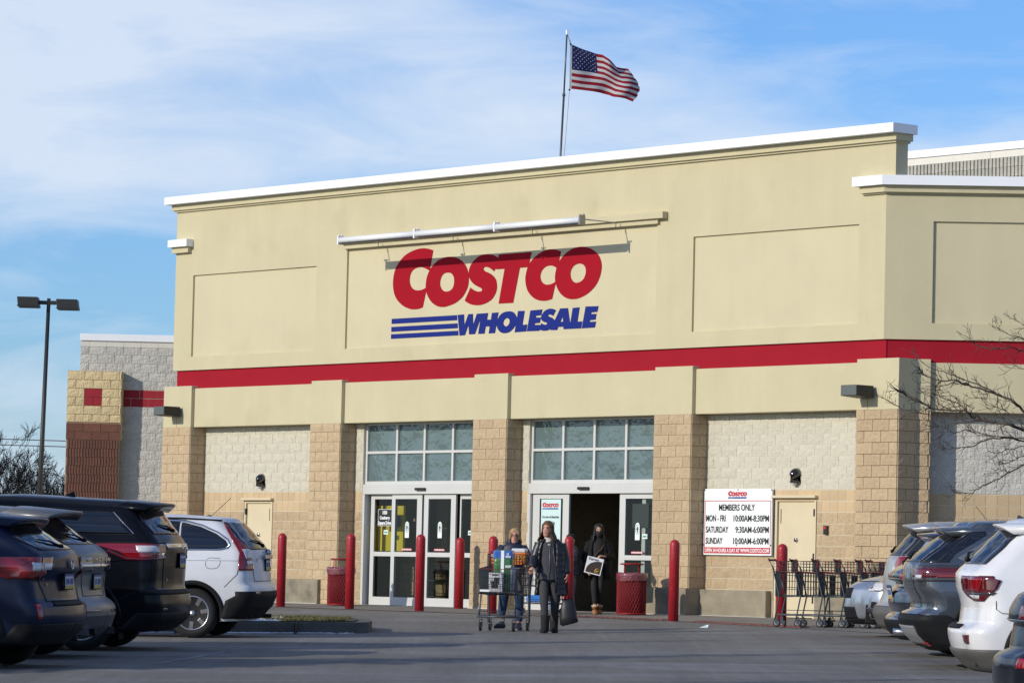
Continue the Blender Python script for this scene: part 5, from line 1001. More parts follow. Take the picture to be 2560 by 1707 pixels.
# white suv
c = Car('parked_suv', 'white SUV with square red tail lamp and grey lower bumper at the right edge', 4.82, .97,
    [(.2, .32), (.30, .16), (.42, .05), (.56, .01), (.64, .0), (.68, .05), (.71, .12), (.88, .14), (.98, .12), (1.05, .09), (1.20, .08), (1.27, .13), (1.32, .20), (1.50, .38), (1.64, .52), (1.74, .60)],
    FSTD, WSTD(.97, 1.72, 1.15), 1.72, .26, 2.91, 1.0, .385, paint('paint_white', (.74, .74, .75), metal=0, rough=.26, dirt=.06), arch=.44, rc=.26, crown=.13)
c.arch_trim(.05)
tl = c.patch('taillight', [('y', .45, 1.185), ('y', .42, 1.12), ('y', .46, 1.04), ('y', .52, .985), ('y', .66, .945)], [(.42, 1.16), (.49, 1.145), (.45, 1.06), ('y', .90, .94)], M_taild, off=.014, cols=24)
for i, o in enumerate(tl):
    sd_ = (1, -1)[i]; c.patch('lens', [('y', .64, 1.165), ('y', .64, 1.04)], [('y', .93, 1.15), ('y', .88, 1.04)], M_tail, o, off=.019, sides=(sd_,)); c.patch('lens', [('y', .60, 1.0), ('y', .68, .962)], [('y', .86, 1.0), ('y', .84, .962)], M_lens, o, off=.019, sides=(sd_,)); c.patch('lens', [('y', .56, 1.025), ('y', .58, 1.0)], [(.44, 1.025), (.40, 1.0)], M_lensd, o, off=.018, sides=(sd_,))
c.patch('rear_window', [('y', .68, 1.66), ('y', .78, 1.30)], [('y', 0, 1.68), ('y', 0, 1.30)], M_cgl, off=.008)
c.patch('side_window', [(1.35, 1.55), (1.02, 1.36), (.92, 1.29), (.96, 1.25)], [(3.1, 1.6), (3.6, 1.25)], M_cgl, off=.006, cols=30)
spoiler(c, 1.705, .46, .90, .74, tip=-.01); wiper(c, 1.33, -.1, .2, .05)
c.patch('bumper_cladding', [(.60, .40), (.66, .26)], [('y', 0, .46), ('y', 0, .24)], mat('grey_bumper', (0, 0, 0)), off=.016); c.patch('reflector', [('y', .86, .605), ('y', .84, .52)], [('y', .70, .60), ('y', .72, .52)], M_taild, off=.016)
c.patch('bumper_pad', [('y', .55, .685), ('y', .55, .655)], [('y', 0, .69), ('y', 0, .655)], M_clad, off=.02); c.strip('panel_gap', [(.44, .94), (.44, .86), (.50, .82), (1.4, .78)], .007, M_seam);
c.scale = .965; c.place_px(2176, 37.1, -R(4))
# black coupe-backed suv nearest on the right
c = Car('parked_suv', 'black SUV with chrome strip under its tail lamp, cut off by the right edge', 4.75, .97,
    [(.2, .22), (.30, .08), (.42, .0), (.60, .0), (.68, .03), (.73, .16), (.98, .20), (1.01, .15), (1.10, .16), (1.22, .22), (1.30, .36), (1.40, .62), (1.55, 1.05), (1.66, 1.4)],
    FSTD, WSTD(.97, 1.62, 1.15), 1.62, .24, 2.9, 1.0, .38, paint('paint_black_blue', (.007, .009, .015), metal=.1, rough=.2, dirt=.1, spec=.3), arch=.44, rc=.26, crown=.13)
c.arch_trim(.05)
tl = c.patch('taillight', [('y', .55, 1.12), ('y', .52, 1.025)], [(.85, 1.13), (.75, 1.02)], M_taild, off=.014, cols=24); c.patch('reflector', [('y', .86, .64), ('y', .86, .58)], [(.75, .66), (.75, .57)], M_tail, off=.014, cols=24)
c.strip('chrome_strip', [('y', -.5, 1.005), ('y', .5, 1.005), (.5, 1.0), (.9, .985)], .022, M_chr, off=.02); c.strip('chrome_strip', [('y', 0, .36), ('y', .7, .36), (.6, .33)], .03, M_chr, off=.02)
c.patch('rear_window', [('y', .58, 1.50), ('y', .72, 1.27)], [('y', 0, 1.52), ('y', 0, 1.27)], M_cgl, off=.008); c.patch('side_window', [(1.6, 1.5), (1.2, 1.22)], [(3.1, 1.52), (3.6, 1.2)], M_cgl, off=.006); wiper(c, 1.30, 0, .35, .05)
c.scale = .86; c.place_px(2287, 30.6, -R(4))

# ================================================================ fixtures on and before the store
M_bol = mat('bollard_red', (.36, .012, .022), .42, bump=.15, bscale=14, var=.10, vscale=4, spec=.45, tint2=((.26, .085, .085), 16, .62, .72), streak=(.12, (9, 9, 1.2)))
def bollard(lx, ly, h, label, r=.088):
    z0 = ly * GS; b = MB(); prof = [(r, 0), (r, h - r * 1.1)] + [(r * math.cos(R(a)), h - r * 1.1 + r * 1.1 * math.sin(R(a))) for a in range(10, 90, 10)] + [(.002, h)]
    b.lathe(prof, 28); p = F2W(lx, ly, z0 - .02); o = b.build('bollard', M_bol, None, p); tag(o, label, 'bollard', 'red bollards before the store entrance')
    c = MB(); c.lathe([(r + .02, .0), (r + .012, .022), (r + .001, .026)], 24); c.build('base_ring', mat('base_ring', (.16, .14, .12), .9, var=.3, vscale=20), o)
for lx, ly, h, lab in [(7.98, -2.7, 1.48, 'leftmost red bollard beside the white SUV'), (10.12, -2.65, 1.48, 'red bollard in front of the left trash can'),
    (12.2, -2.6, 1.48, 'red bollard before the middle of the closed glass doors'), (10.75, -.42, 1.42, 'red bollard close to the wall at the right closed door leaf'),
    (14.45, -2.7, 1.46, 'red bollard behind the full shopping cart'), (16.58, -2.7, 1.47, 'red bollard behind the woman in the open coat'),
    (20.35, -3.6, 1.43, 'red bollard before the concrete plinth, left of the hours sign'), (23.55, -4.15, 1.38, 'red bollard at the near end of the nested shopping carts')]: bollard(lx, ly, h, lab)
M_lampw = mat('reflector_hood_white', (.80, .81, .82), .35)
# sign lighting bar
SL = empty('sign_light', F2W(7.35, 0, 0), -TH); tag(SL, 'long white light bar on thin arms over the big red letters', 'sign light')
for x0, x1 in ((.0, 2.41), (2.47, 4.87), (4.93, 7.36)):
    b = MB(); rg = []
    for xx in (x0, x1): rg.append([(xx, -.95 + .075 * math.cos(R(a)), 7.378 + .064 * math.sin(R(a))) for a in (200, 230, 270, 310, 340, 20, 60, 90, 120, 160)])
    b.rings(rg); fixn(b.build('lamp_hood', M_lampw, SL)); box('lens', x0 + .03, x1 - .03, -.99, -.91, 7.300, 7.309, M_bronze, SL)
for xx in (-.01, 2.44, 4.90, 7.39):
    b = MB(); b.box(xx - .02, xx + .02, -1.02, -.88, 7.29, 7.47); b.lathe([(0, -.012), (.02, -.012), (.02, .012), (0, .012)], 8, 0, (xx - .05, -.95, 7.48)); b.lathe([(0, -.012), (.02, -.012), (.02, .012), (0, .012)], 8, 0, (xx + .05, -.95, 7.48)); b.build('lamp_clamp', M_lampw if xx < 7 else mat('dull_steel', (.3, .3, .3), .4, metal=.7), SL)
for xx in (.11, 2.51, 4.93, 7.36):
    b = MB(); b.tube([(xx, -.95, 7.40), (xx, -.1, 7.40), (xx, -.02, 7.40)], .011, 6); b.tube([(xx, -.06, 7.40), (xx, -.06, 7.30)], .008, 6); b.build('arm', mat('dull_steel', (0, 0, 0)), SL)
def wall_lamp(M0, label, w=.40, h=.215, d=.42):
    e = empty('wall_lamp'); tag(e, label, 'wall lamp', 'box lamps on the pilasters'); e.matrix_world = M0
    b = MB(); b.add([(0, -d - .06, h * .12), (w, -d - .06, h * .12), (w, -.06, 0), (0, -.06, 0), (0, -d - .06, h * 1.0), (w, -d - .06, h * 1.0), (w, -.06, h), (0, -.06, h)], [(0, 3, 2, 1), (4, 5, 6, 7), (1, 2, 6, 5), (2, 3, 7, 6), (3, 0, 4, 7), (0, 1, 5, 4)])
    bevel(b.build('housing', M_bronze, e), .008); box('mount', w * .3, w * .7, -.061, -.0, h * .2, h * .8, M_bronze, e); box('front_plate', .012, w - .012, -d - .068, -d - .0605, h * .16, h * .96, M_ltgrey, e)
    return e
wall_lamp(STW @ Matrix.Translation((.30, 0, 3.95)), 'dark box lamp on the leftmost cream pilaster')
wall_lamp(STW @ Matrix.Translation((21.20, 0, 3.92)), 'dark box lamp on the right corner pilaster')
ms = MB()
for x_, z_ in ((.30, 3.95), (21.2, 3.92)): ms.box(x_ + .19, x_ + .205, -.0025, .0, 3.725, z_)
ms.build('rust_stain', mat('rust_stain', (.36, .24, .10), .9, var=.3, vscale=14), ST)
def dome_lamp(x, z, label):
    e = empty('security_lamp'); tag(e, label, 'security lamp', 'round black security lamps'); e.matrix_world = STW @ Matrix.Translation((x, YW - .02, z))
    b = MB(); rg = []
    for i in range(7):
        a = R(90 * i / 6); rg.append([(.115 * math.cos(R(q)) * math.cos(a), -.16 * math.sin(a) * 1.0, .05 + .13 * math.sin(R(q)) * math.cos(a)) for q in range(0, 181, 20)] + [(.115 * math.cos(a), -.16 * math.sin(a), -.09), (-.115 * math.cos(a), -.16 * math.sin(a), -.09)])
    b.rings(rg); fixn(b.build('hood', mat('gloss_black', (.010, .010, .011), .12, coat=1), e)); b = MB(); b.lathe([(.0, 0), (.06, 0), (.05, -.05), (0, -.06)], 14, 0, (0, -.07, -.085)); b.build('lens', M_lens, e)
dome_lamp(19.27, 2.545, 'round black security lamp over the right steel door'); dome_lamp(3.14, 2.54, 'round black security lamp over the left steel door')
# hours sign
HS = empty('hours_sign', F2W(16.90, YW - .055, 1.125), -TH); tag(HS, 'white opening hours board on the block wall beside the right steel door', 'sign')
b = MB(); rg = []
W_, H_ = 1.81, 1.225
for i in range(13):
    x = W_ * i / 12; yb = .012 * math.sin(i / 12 * math.pi * 2.2) - .016 * (i / 12) ** 3; rg.append([(x, yb, 0), (x, yb, H_), (x, yb + .006, H_), (x, yb + .006, 0)])
b.rings(rg, smooth=False); fixn(b.build('panel', M_wht, HS))
YB = -.030
def hbox(nm, x0, x1, z0, z1, m, y=YB, t_=.003): return box(nm, x0, x1, y, y + t_, z0, z1, m, HS)
hbox('face', .006, W_ - .006, .006, H_ - .006, M_wht, YB + .006, .004)
hbox('red_footer', .03, W_ - .03, .035, .145, M_pred); b = MB()
for q in ((.03, W_ - .03, .995, 1.007), (.03, .042, .145, .995), (W_ - .042, W_ - .03, .145, .995)): b.box(q[0], q[1], YB + .001, YB + .004, q[2], q[3])
b.build('red_rule', M_pred, HS)
text('lettering', 'OPEN 24 HOURS A DAY AT WWW.COSTCO.COM', .066, M_wht, HS, (W_ / 2, YB - .001, .058), width=1.70, align='CENTER', bold=.0024)
for i, (a, b_) in enumerate((('MON - FRI', '10:00AM-8:30PM'), ('SATURDAY', '9:30AM-6:00PM'), ('SUNDAY', '10:00AM-6:00PM'))):
    z = .625 - i * .208; text('lettering', a, .114, M_blk, HS, (.07, YB, z), width=(.52, .60, .45)[i], bold=.0024); text('lettering', b_, .114, M_blk, HS, (W_ - .075, YB, z), width=(.93, .875, .93)[i], align='RIGHT', bold=.0024)
text('lettering', 'MEMBERS ONLY', .114, M_blk, HS, (W_ / 2 - .02, YB, .825), width=.95, align='CENTER', bold=.0024)
logo(HS, YB, .002, mini(W_ / 2 - .01, 1.112, .50), M_pred, M_pblue)
for x, z in ((.02, H_ - .025), (W_ / 2, H_ - .02), (W_ - .02, H_ - .025), (.02, .19), (W_ / 2 - .01, .185), (W_ - .02, .19)):
    b = MB(); b.lathe([(.013, 0), (.012, -.008), (0, -.010)], 8, 0, (x, YB + .005, z), axis='y'); b.build('screw', M_bronze, HS)
# trash cans
M_can = mat('mesh_can_red', (.27, .008, .014), .5, spec=.3); M_cand = mat('can_inside', (.13, .006, .010), .8)
M_bag = mat('clear_liner', (.20, .04, .055), .22, coat=.9, bump=1.0, bscale=26, bdist=.03)
def trash_can(lx, ly, label):
    p = F2W(lx, ly, ly * GS); e = empty('trash_can', p); tag(e, label, 'trash can', 'red mesh trash cans by the doors'); r, h = .27, .76
    b = MB(); b.lathe([(r - .02, .03), (r - .02, h - .02)], 28); b.build('inner_bin', M_cand, e)
    b = MB(); nd = 30
    for k in range(nd):
        for sg in (1, -1): b.tube([(r * math.cos(2 * math.pi * (k + sg * i * .9) / nd), r * math.sin(2 * math.pi * (k + sg * i * .9) / nd), .05 + (h - .07) * i / 6) for i in range(7)], .0042, 4, smooth=False)
    for z in (.03, h): b.lathe([(r - .008, z - .015), (r + .008, z - .015), (r + .008, z + .015), (r - .008, z + .015)], 28)
    b.build('mesh_body', M_can, e)
    b = MB(); rg = []
    rr_ = random.Random(5)
    for z, dr in ((h - .13, .012), (h - .07, .022), (h - .02, .028), (h + .022, .018), (h + .01, -.05)): rg.append([((r + dr + rr_.uniform(-.006, .008)) * math.cos(2 * math.pi * k / 30), (r + dr + rr_.uniform(-.006, .008)) * math.sin(2 * math.pi * k / 30), z + rr_.uniform(-.012, .012)) for k in range(30)])
    b.rings(rg, cap=False); b.build('bin_liner', M_bag, e)
    b = MB(); b.lathe([(0, h + .165), (.20, h + .165), (.235, h + .178), (.20, h + .195), (0, h + .20)], 26); lid = b.build('lid', M_can, e)
    for a in (40, 130, 220, 310): b = MB(); b.tube([(.19 * math.cos(R(a)), .19 * math.sin(R(a)), h - .02), (.19 * math.cos(R(a)), .19 * math.sin(R(a)), h + .168)], .009, 6); b.build('lid_post', M_can, e)
trash_can(7.62, -.92, 'red mesh trash can left of the closed glass doors'); trash_can(16.28, -.88, 'red mesh trash can right of the open doorway')
# lamp mast
LM = empty('parking_lamp', (-12.07, 100, -.2)); tag(LM, 'tall dark twin-headed parking lot lamp against the sky at left', 'lamp post')
b = MB(); b.tube([(-.05, 0, 0), (.07, 0, 7.78)], [.075, .048], 12); b.build('mast', M_bronze, LM)
b = MB(); b.box(-.36, .50, -.04, .04, 7.62, 7.72); b.build('cross_arm', M_bronze, LM)
for x0, x1, dz in ((-.73, -.16, .03), (.28, .86, -.01)):
    b = MB(); b.add([(x0 + .03, -.22, 7.5 + dz), (x1, -.22, 7.5 + dz), (x1, .22, 7.5 + dz), (x0 + .03, .22, 7.5 + dz), (x0, -.22, 7.77 + dz), (x1 - .04, -.22, 7.77 + dz), (x1 - .04, .22, 7.77 + dz), (x0, .22, 7.77 + dz)], [(0, 3, 2, 1), (4, 5, 6, 7), (0, 1, 5, 4), (1, 2, 6, 5), (2, 3, 7, 6), (3, 0, 4, 7)]); hd = bevel(b.build('lamp_head', M_bronze, LM), .012); box('head_seam', x0 - .002, x1 + .002, -.223, .223, 7.54 + dz, 7.552 + dz, M_dark, hd)
# flagpole and flag
FPx, FPy = .91, 80.0
FP = empty('flagpole', (FPx, FPy, 7.4)); tag(FP, 'thin grey flagpole with white cap rising from behind the parapet', 'flagpole')
b = MB(); b.tube([(-.06, 0, 0), (.045, 0, 3.25)], .022, 10); b.tube([(.045, 0, 3.25), (.078, 0, 4.50)], .017, 10); b.lathe([(.03, -.03), (.034, 0), (.03, .03)], 10, 0, (.045, 0, 3.25)); b.build('pole', mat('weathered_steel', (.10, .10, .10), .4, metal=.5), FP)
b = MB(); b.lathe([(.022, 0), (.026, .01), (.026, .10), (.0, .11)], 10, 0, (.079, 0, 4.50)); b.build('cap', M_lampw, FP)
b = MB(); b.tube([(.098, 0, 4.50), (.15, -.01, 4.33), (.165, -.01, 4.28)], .008, 6); b.tube([(.155, -.01, 4.40), (.16, -.01, 3.37), (.10, -.01, 2.3), (.02, -.01, 1.2)], .0045, 5); b.build('halyard', mat('rope', (.16, .16, .15), .9), FP)
for z in (4.31, 3.355): b = MB(); b.lathe([(.018, -.004), (.022, 0), (.018, .004), (.012, 0), (.018, -.004)], 12, 0, (.16, -.01, z), axis='y'); b.build('snap_ring', M_bronze, FP)
TOP = [(1.08, 11.71), (1.34, 11.61), (1.6, 11.52), (1.72, 11.5), (1.88, 11.39), (2.02, 11.27), (2.15, 11.255), (2.29, 11.24)]; BOT = [(1.08, 10.78), (1.52, 10.74), (1.72, 10.72), (1.89, 10.68), (1.99, 10.63), (2.25, 10.59), (2.35, 10.55), (2.42, 10.52)]
def crv(P_, t_):
    n = len(P_) - 1; ds = [0]
    for a, b_ in zip(P_, P_[1:]): ds.append(ds[-1] + math.hypot(b_[0] - a[0], b_[1] - a[1]))
    s_ = t_ * ds[-1]
    for i in range(n):
        if s_ <= ds[i + 1] + 1e-9: k = (s_ - ds[i]) / (ds[i + 1] - ds[i]); return Vector((P_[i][0] + (P_[i + 1][0] - P_[i][0]) * k, P_[i][1] + (P_[i + 1][1] - P_[i][1]) * k))
    return Vector(P_[-1])
def flagp(u, v, off=0):
    a, b_ = crv(TOP, u), crv(BOT, u); p = a.lerp(b_, v); bul = math.sin(math.pi * v) * u
    x = p.x + .10 * bul * (.5 + u) + .02 * math.sin(8 * v + 3 * u) * u; z = p.y + .022 * math.sin(9 * u - 3 * v) * math.sin(math.pi * v)
    y = .16 * u * math.sin(7.5 * u - 2.6 * v + .6) + .06 * u * math.sin(17 * u + 5 * v) - off
    return (x - FPx, y, z - 7.4)
FG = empty('flag', (FPx, FPy, 7.4)); tag(FG, 'American flag with frayed edge flying from the roof flagpole', 'flag')
def cloth(nm, u0, u1, v0, v1, m, nu=30, nv=3, off=0):
    b = MB()
    for s_ in (0, .004): b.add([flagp(u0 + (u1 - u0) * i / nu, v0 + (v1 - v0) * j / nv, off - s_) for j in range(nv + 1) for i in range(nu + 1)], [(j * (nu + 1) + i, j * (nu + 1) + i + 1, (j + 1) * (nu + 1) + i + 1, (j + 1) * (nu + 1) + i) for j in range(nv) for i in range(nu)], 0, True)
    return b.build(nm, m, FG)
def clothmat(nm, col):
    m = mat(nm, col, .8, spec=.2); t_ = m.node_tree; bs_ = t_.nodes['Principled BSDF']; tl_ = t_.nodes.new('ShaderNodeBsdfTranslucent'); tl_.inputs[0].default_value = (*col, 1); mx_ = t_.nodes.new('ShaderNodeMixShader'); mx_.inputs[0].default_value = .35
    o_ = [n for n in t_.nodes if n.type == 'OUTPUT_MATERIAL'][0]; t_.links.new(bs_.outputs[0], mx_.inputs[1]); t_.links.new(tl_.outputs[0], mx_.inputs[2]); t_.links.new(mx_.outputs[0], o_.inputs[0]); return m
M_fr, M_fw, M_fb = clothmat('flag_red', (.30, .015, .030)), clothmat('flag_white', (.58, .58, .58)), clothmat('flag_blue', (.018, .025, .11))
for k in range(13): cloth('red_stripe' if k % 2 == 0 else 'white_stripe', .41 if k < 7 else .02, 1 - (.0 if k % 3 else .012), k / 13, (k + 1) / 13, M_fr if k % 2 == 0 else M_fw)
cloth('canton', .02, .41, 0, 7 / 13, M_fb, 14, 8); cloth('hoist_band', 0, .02, 0, 1, M_fw, 1, 8)
stb = MB()
for r_ in range(9):
    for c_ in range(6 if r_ % 2 == 0 else 5):
        u = .02 + .39 * ((c_ * 2 + 1 + (r_ % 2)) / 12); v = (7 / 13) * (r_ + 1) / 10; pts = []
        for q in range(10): a = R(90 + 36 * q); rr_ = .0095 if q % 2 == 0 else .0042; pts.append(flagp(u + rr_ * 1.15 * math.cos(a), v - rr_ * 1.9 * math.sin(a), .006))
        stb.add(pts + [flagp(u, v, .006)], [(q, (q + 1) % 10, 10) for q in range(10)])
tag(stb.build('stars', M_fw, FG))
# litter and cables
b = MB(); b.add([(0, 0, 0), (.12, .0, .0), (.11, .05, .045), (.0, .06, .004), (.14, .02, .05)], [(0, 1, 2, 3), (1, 4, 2)]); o = b.build('litter', mat('paper', (.65, .75, .76), .6), None); p = (3.255 - .12, 62.6); o.location = (p[0], p[1], gz(*p) + .006); tag(o, 'crumpled pale paper scrap lying on the open asphalt', 'litter')
PL = empty('power_line', (-20, 160, 0)); tag(PL, 'pair of thin cables crossing the sky above the bare trees', 'cable')
for dz in (0, .24):
    b = MB(); b.tube([(-14 + i * 4, 0, 5.7 + dz + .0003 * (i * 4 - 24) ** 2) for i in range(12)], .022, 5); b.build('cable', mat('cable', (.12, .13, .14), .8), PL)
# ---------------------------------------------------------------- trees
def spruce(x, y, h, seed, label):
    rn = random.Random(seed); e = empty('spruce_tree', (x, y, gz(x, y))); tag(e, label, 'tree', 'spruces along the lot edge')
    b = MB(); b.tube([(0, 0, 0), (0, 0, h * .5), (0, 0, h * .97)], [h * .022, h * .014, h * .003], 8); b.build('trunk', mat('bare_bark', (0, 0, 0)), e)
    b = MB(); z = h * .08
    while z < h * .97:
        L = (h - z) * .30 + .1; n = max(5, int(11 * (1 - z / h) + 4)); a0 = rn.random() * 6.28
        for k in range(n):
            a = a0 + 6.283 * k / n + rn.uniform(-.2, .2); l = L * rn.uniform(.8, 1.12); d = Vector((math.cos(a), math.sin(a), 0)); s_ = Vector((-d.y, d.x, 0))
            for q in range(6):
                t0, t1 = q / 6, (q + 1.25) / 6; p0 = d * l * t0 + Vector((0, 0, z - l * .22 * t0 ** 1.4)); p1 = d * l * t1 + Vector((0, 0, z - l * .22 * t1 ** 1.4 + rn.uniform(-.03, .03))); w_ = l * .16 * (1 - t0 * .7)
                b.add([p0 - s_ * w_ * .3, p0 + s_ * w_ * .3, p1 + s_ * w_ + Vector((0, 0, -.05)), p1 + d * .06, p1 - s_ * w_ + Vector((0, 0, -.05))], [(0, 1, 2, 3, 4)])
                b.add([p0, p1, p1 + Vector((rn.uniform(-.05, .05), 0, -w_ * .9)), p0 + Vector((0, 0, -w_ * .7))], [(0, 1, 2, 3)])
        z += h * .026
    b.build('crown', mat('spruce_needles', (.018, .035, .016), .9, var=.3, vscale=3), e)
spruce(-16.6, 35.6, 11.0, 1, 'spruce at the lot edge nearest the dark wagon'); spruce(-19.6, 40.0, 11.5, 2, 'spruce at the lot edge behind the black SUV'); spruce(-13.6, 29.0, 9.0, 3, 'shorter spruce nearest the camera side of the lot')
M_bark = mat('bare_bark', (.045, .036, .030), .95); M_barkr = mat('bare_bark_near', (.062, .048, .040), .9, var=.2, vscale=10)
def grow(b, p, d, L, r, depth, rn, up=.06, split=3, ang=.55, kink=.18, nn=5, minr=.0022, shr=.68, ty=1.0):
    n = 3 if depth < 2 else 4; pts = [p]; q = Vector(p); dd = Vector(d).normalized(); rs = [r]
    for i in range(n):
        dd = (dd + Vector((rn.gauss(0, kink), rn.gauss(0, kink) * ty, rn.gauss(0, kink) + up))).normalized(); q = q + dd * L / n; pts.append(q.copy()); rs.append(max(minr, r * (1 - .45 * (i + 1) / n)))
    b.tube(pts, rs, nn if r > .02 else 3, smooth=True)
    if depth <= 0: return
    for k in range(split + (rn.random() < .4)):
        t_ = rn.uniform(.35, 1.0) if k else 1.0; i = min(n - 1, int(t_ * n)); base = pts[i].lerp(pts[i + 1], t_ * n - i) if i < n else pts[-1]
        a = Vector((rn.gauss(0, 1), rn.gauss(0, 1) * ty, rn.gauss(0, 1))); a = (a - dd * a.dot(dd)).normalized(); nd = (dd + a * ang * rn.uniform(.6, 1.3)).normalized()
        grow(b, base, nd, L * shr * rn.uniform(.75, 1.15), max(minr, rs[min(i, n)] * .62), depth - 1, rn, up, split, ang, kink, nn, minr, shr, ty)
def bare_tree(x, y, h, seed, label, sp=.6, depth=6, tilt=(0, 0), grp='bare trees beyond the lot'):
    rn = random.Random(seed); e = empty('bare_tree', (x, y, -.3)); tag(e, label, 'tree', grp)
    b = MB(); t0 = h * .28; b.tube([(0, 0, 0), (tilt[0] * .3, 0, t0 * .5), (tilt[0] * .6, 0, t0)], [h * .022, h * .018, h * .015], 8); b.build('trunk', M_bark, e)
    b = MB()
    for k in range(7): a = k * 2.4 + rn.random(); grow(b, Vector((tilt[0] * .6, 0, t0 * rn.uniform(.8, 1))), Vector((math.cos(a) * sp + tilt[0], math.sin(a) * sp, 1)), h * .25, h * .011, depth - 1, rn, .05, 3, .5, .13, 5, h * .0010)
    b.build('crown', M_bark, e)
bare_tree(-18.0, 128, 7.0, 3, 'large spreading bare tree at the left edge', .9, 6, (.45, 0)); bare_tree(-15.6, 135, 5.4, 8, 'small upright bare tree just left of the lamp mast', .45, 6)
bare_tree(-13.5, 130, 5.9, 15, 'thin bare tree between the lamp mast and the brown pier', .55, 6); bare_tree(-17.2, 140, 4.8, 22, 'low bare tree behind the spreading tree', .7, 6)
bare_tree(-20.0, 131, 6.2, 31, 'bare tree behind the spreading one, mostly out of frame', .8, 6); bare_tree(-14.4, 139, 5.2, 37, 'bare tree behind the lamp mast', .6, 6); bare_tree(-16.4, 133, 5.0, 44, 'bare tree right behind the small upright one', .7, 6); bare_tree(-12.6, 136, 4.6, 51, 'low bare tree hard against the brown pier', .6, 6)
# branches of the near tree reaching in from the right
k1 = 1 / 3.268
def TB(pts):              # bearings read off the branch lines, put on the tree's own plane with depth jitter
    out_ = []
    for i, (x, y) in enumerate(pts):
        u = 2220 + x * k1 - 1280; v = 780 + y * k1 - 853.5; c_, s_ = math.cos(R(1.36714)), math.sin(R(1.36714)); u, v = c_ * u + s_ * v, -s_ * u + c_ * v
        d = Vector((u / 9690.95, 1, -v / 9690.95)); pi_ = R(3.58286); d = Vector((d.x, d.y * math.cos(pi_) - d.z * math.sin(pi_), d.y * math.sin(pi_) + d.z * math.cos(pi_)))
        out_.append(Vector((0, 0, .4921)) + d * (50 / d.y) + Vector((0, (i * 37 % 11 - 5) * .035 + (1111 - x) * .0009, 0)))
    return out_
NT = empty('bare_tree', (8.3, 50.2, gz(8.3, 50.2))); tag(NT, 'near bare tree reaching its dark twigs in from the right edge', 'tree')
inv_ = Matrix.Translation(-NT.location); tb = MB(); b = MB(); o0 = Vector((8.3, 50.2, 0)) - NT.location
b.tube([(0, 0, 0), (.05, 0, 1.5), (-.02, 0, 3.0), (-.1, 0, 4.6)], [.13, .11, .09, .06], 10); b.build('trunk', M_barkr, NT)
LINES = [([(1500, 1100), (1300, 1000), (1111, 960), (1000, 920), (880, 895), (760, 870), (660, 800), (560, 790), (400, 760), (300, 700), (200, 650), (95, 600)], .026),
 ([(660, 800), (600, 730), (510, 690), (430, 660)], .010), ([(400, 760), (340, 730), (250, 690)], .007), ([(880, 895), (700, 860), (480, 830), (240, 800), (150, 750), (0, 655)], .010),
 ([(1500, 1050), (1300, 980), (1111, 805), (1000, 715), (880, 655), (720, 595), (600, 545), (480, 545), (340, 480), (295, 420)], .022), ([(880, 655), (760, 580), (620, 520), (540, 500), (370, 420), (245, 290)], .011),
 ([(890, 670), (905, 760), (940, 820)], .007), ([(470, 545), (435, 580), (425, 680), (340, 650), (270, 600)], .007), ([(425, 680), (450, 730), (560, 790)], .007),
 ([(1500, 1120), (1300, 1060), (1111, 1050), (960, 1020), (820, 1040), (700, 1090), (560, 1100), (465, 1118)], .016), ([(960, 1020), (800, 990), (660, 950), (570, 980), (480, 960)], .009), ([(1500, 1130), (1300, 1080), (1111, 1030), (900, 1015), (760, 1000), (690, 960)], .012),
 ([(1500, 1150), (1300, 1150), (1200, 1180), (1080, 1260), (960, 1330), (860, 1390), (760, 1440), (700, 1475), (620, 1475), (550, 1445)], .013), ([(1111, 1100), (1000, 1120), (930, 1140), (825, 1130)], .008), ([(1200, 1180), (1080, 1180), (980, 1235), (900, 1235)], .007), ([(1000, 1310), (940, 1290), (870, 1270)], .005),
 ([(1500, 700), (1300, 400), (1111, 310), (1000, 290), (830, 290), (740, 240), (650, 180)], .013), ([(1300, 400), (1200, 260), (1111, 210), (1000, 190), (940, 150), (880, 110)], .009), ([(1200, 260), (1150, 140), (1050, 60)], .008), ([(1300, 500), (1111, 465), (1040, 430), (1020, 360)], .008),
 ([(760, 870), (600, 900), (450, 920), (340, 905)], .006), ([(1111, 960), (1060, 880), (980, 800), (900, 780), (820, 750)], .009), ([(800, 620), (830, 690), (720, 690)], .005), ([(560, 560), (430, 600), (440, 620), (520, 640), (600, 700), (700, 760)], .007), ([(440, 1010), (470, 1070), (520, 1100)], .004)]
rn = random.Random(11)
for L_, r_ in LINES:
    P_ = [p - NT.location for p in TB(L_)]; Q = [P_[0]]
    for a, c_ in zip(P_, P_[1:]):
        for t_ in (.33, .66): Q.append(a.lerp(c_, t_) + Vector((rn.gauss(0, .008), rn.gauss(0, .02), rn.gauss(0, .008))))
        Q.append(c_)
    n = len(Q); tb.tube(Q, [max(.0038, r_ * .95 * (1 - .75 * i / n)) for i in range(n)], 6)
    for i in range(2, n):
        for _ in range(2):
            if rn.random() < .75:
                d = (Q[i] - Q[i - 1]).normalized(); up_ = Vector((rn.gauss(-.2, .5), rn.gauss(0, .3), rn.gauss(.25, .6))); grow(tb, Q[i].lerp(Q[i - 1], rn.random()), d * .7 + up_, rn.uniform(.08, .22), max(.0034, r_ * .30), 1 if rn.random() < .7 else 0, rn, .05, 2, .7, .2, 3, .0028, .65, .5)
b = MB()
for k, e_ in enumerate([(0, 0, 3.0), (0, 0, 3.6), (0, 0, 2.4)]):
    pass
for L_, r_ in LINES:
    if L_[0][0] >= 1300: p = TB(L_[:1])[0] - NT.location; tb.tube([p, p.lerp(Vector((-.05, 0, 3.0)), .5) + Vector((0, 0, .1)), Vector((-.02, 0, 2.2 + p.z * .25))], [r_ * 1.05, r_ * 1.5, r_ * 2.2], 6)
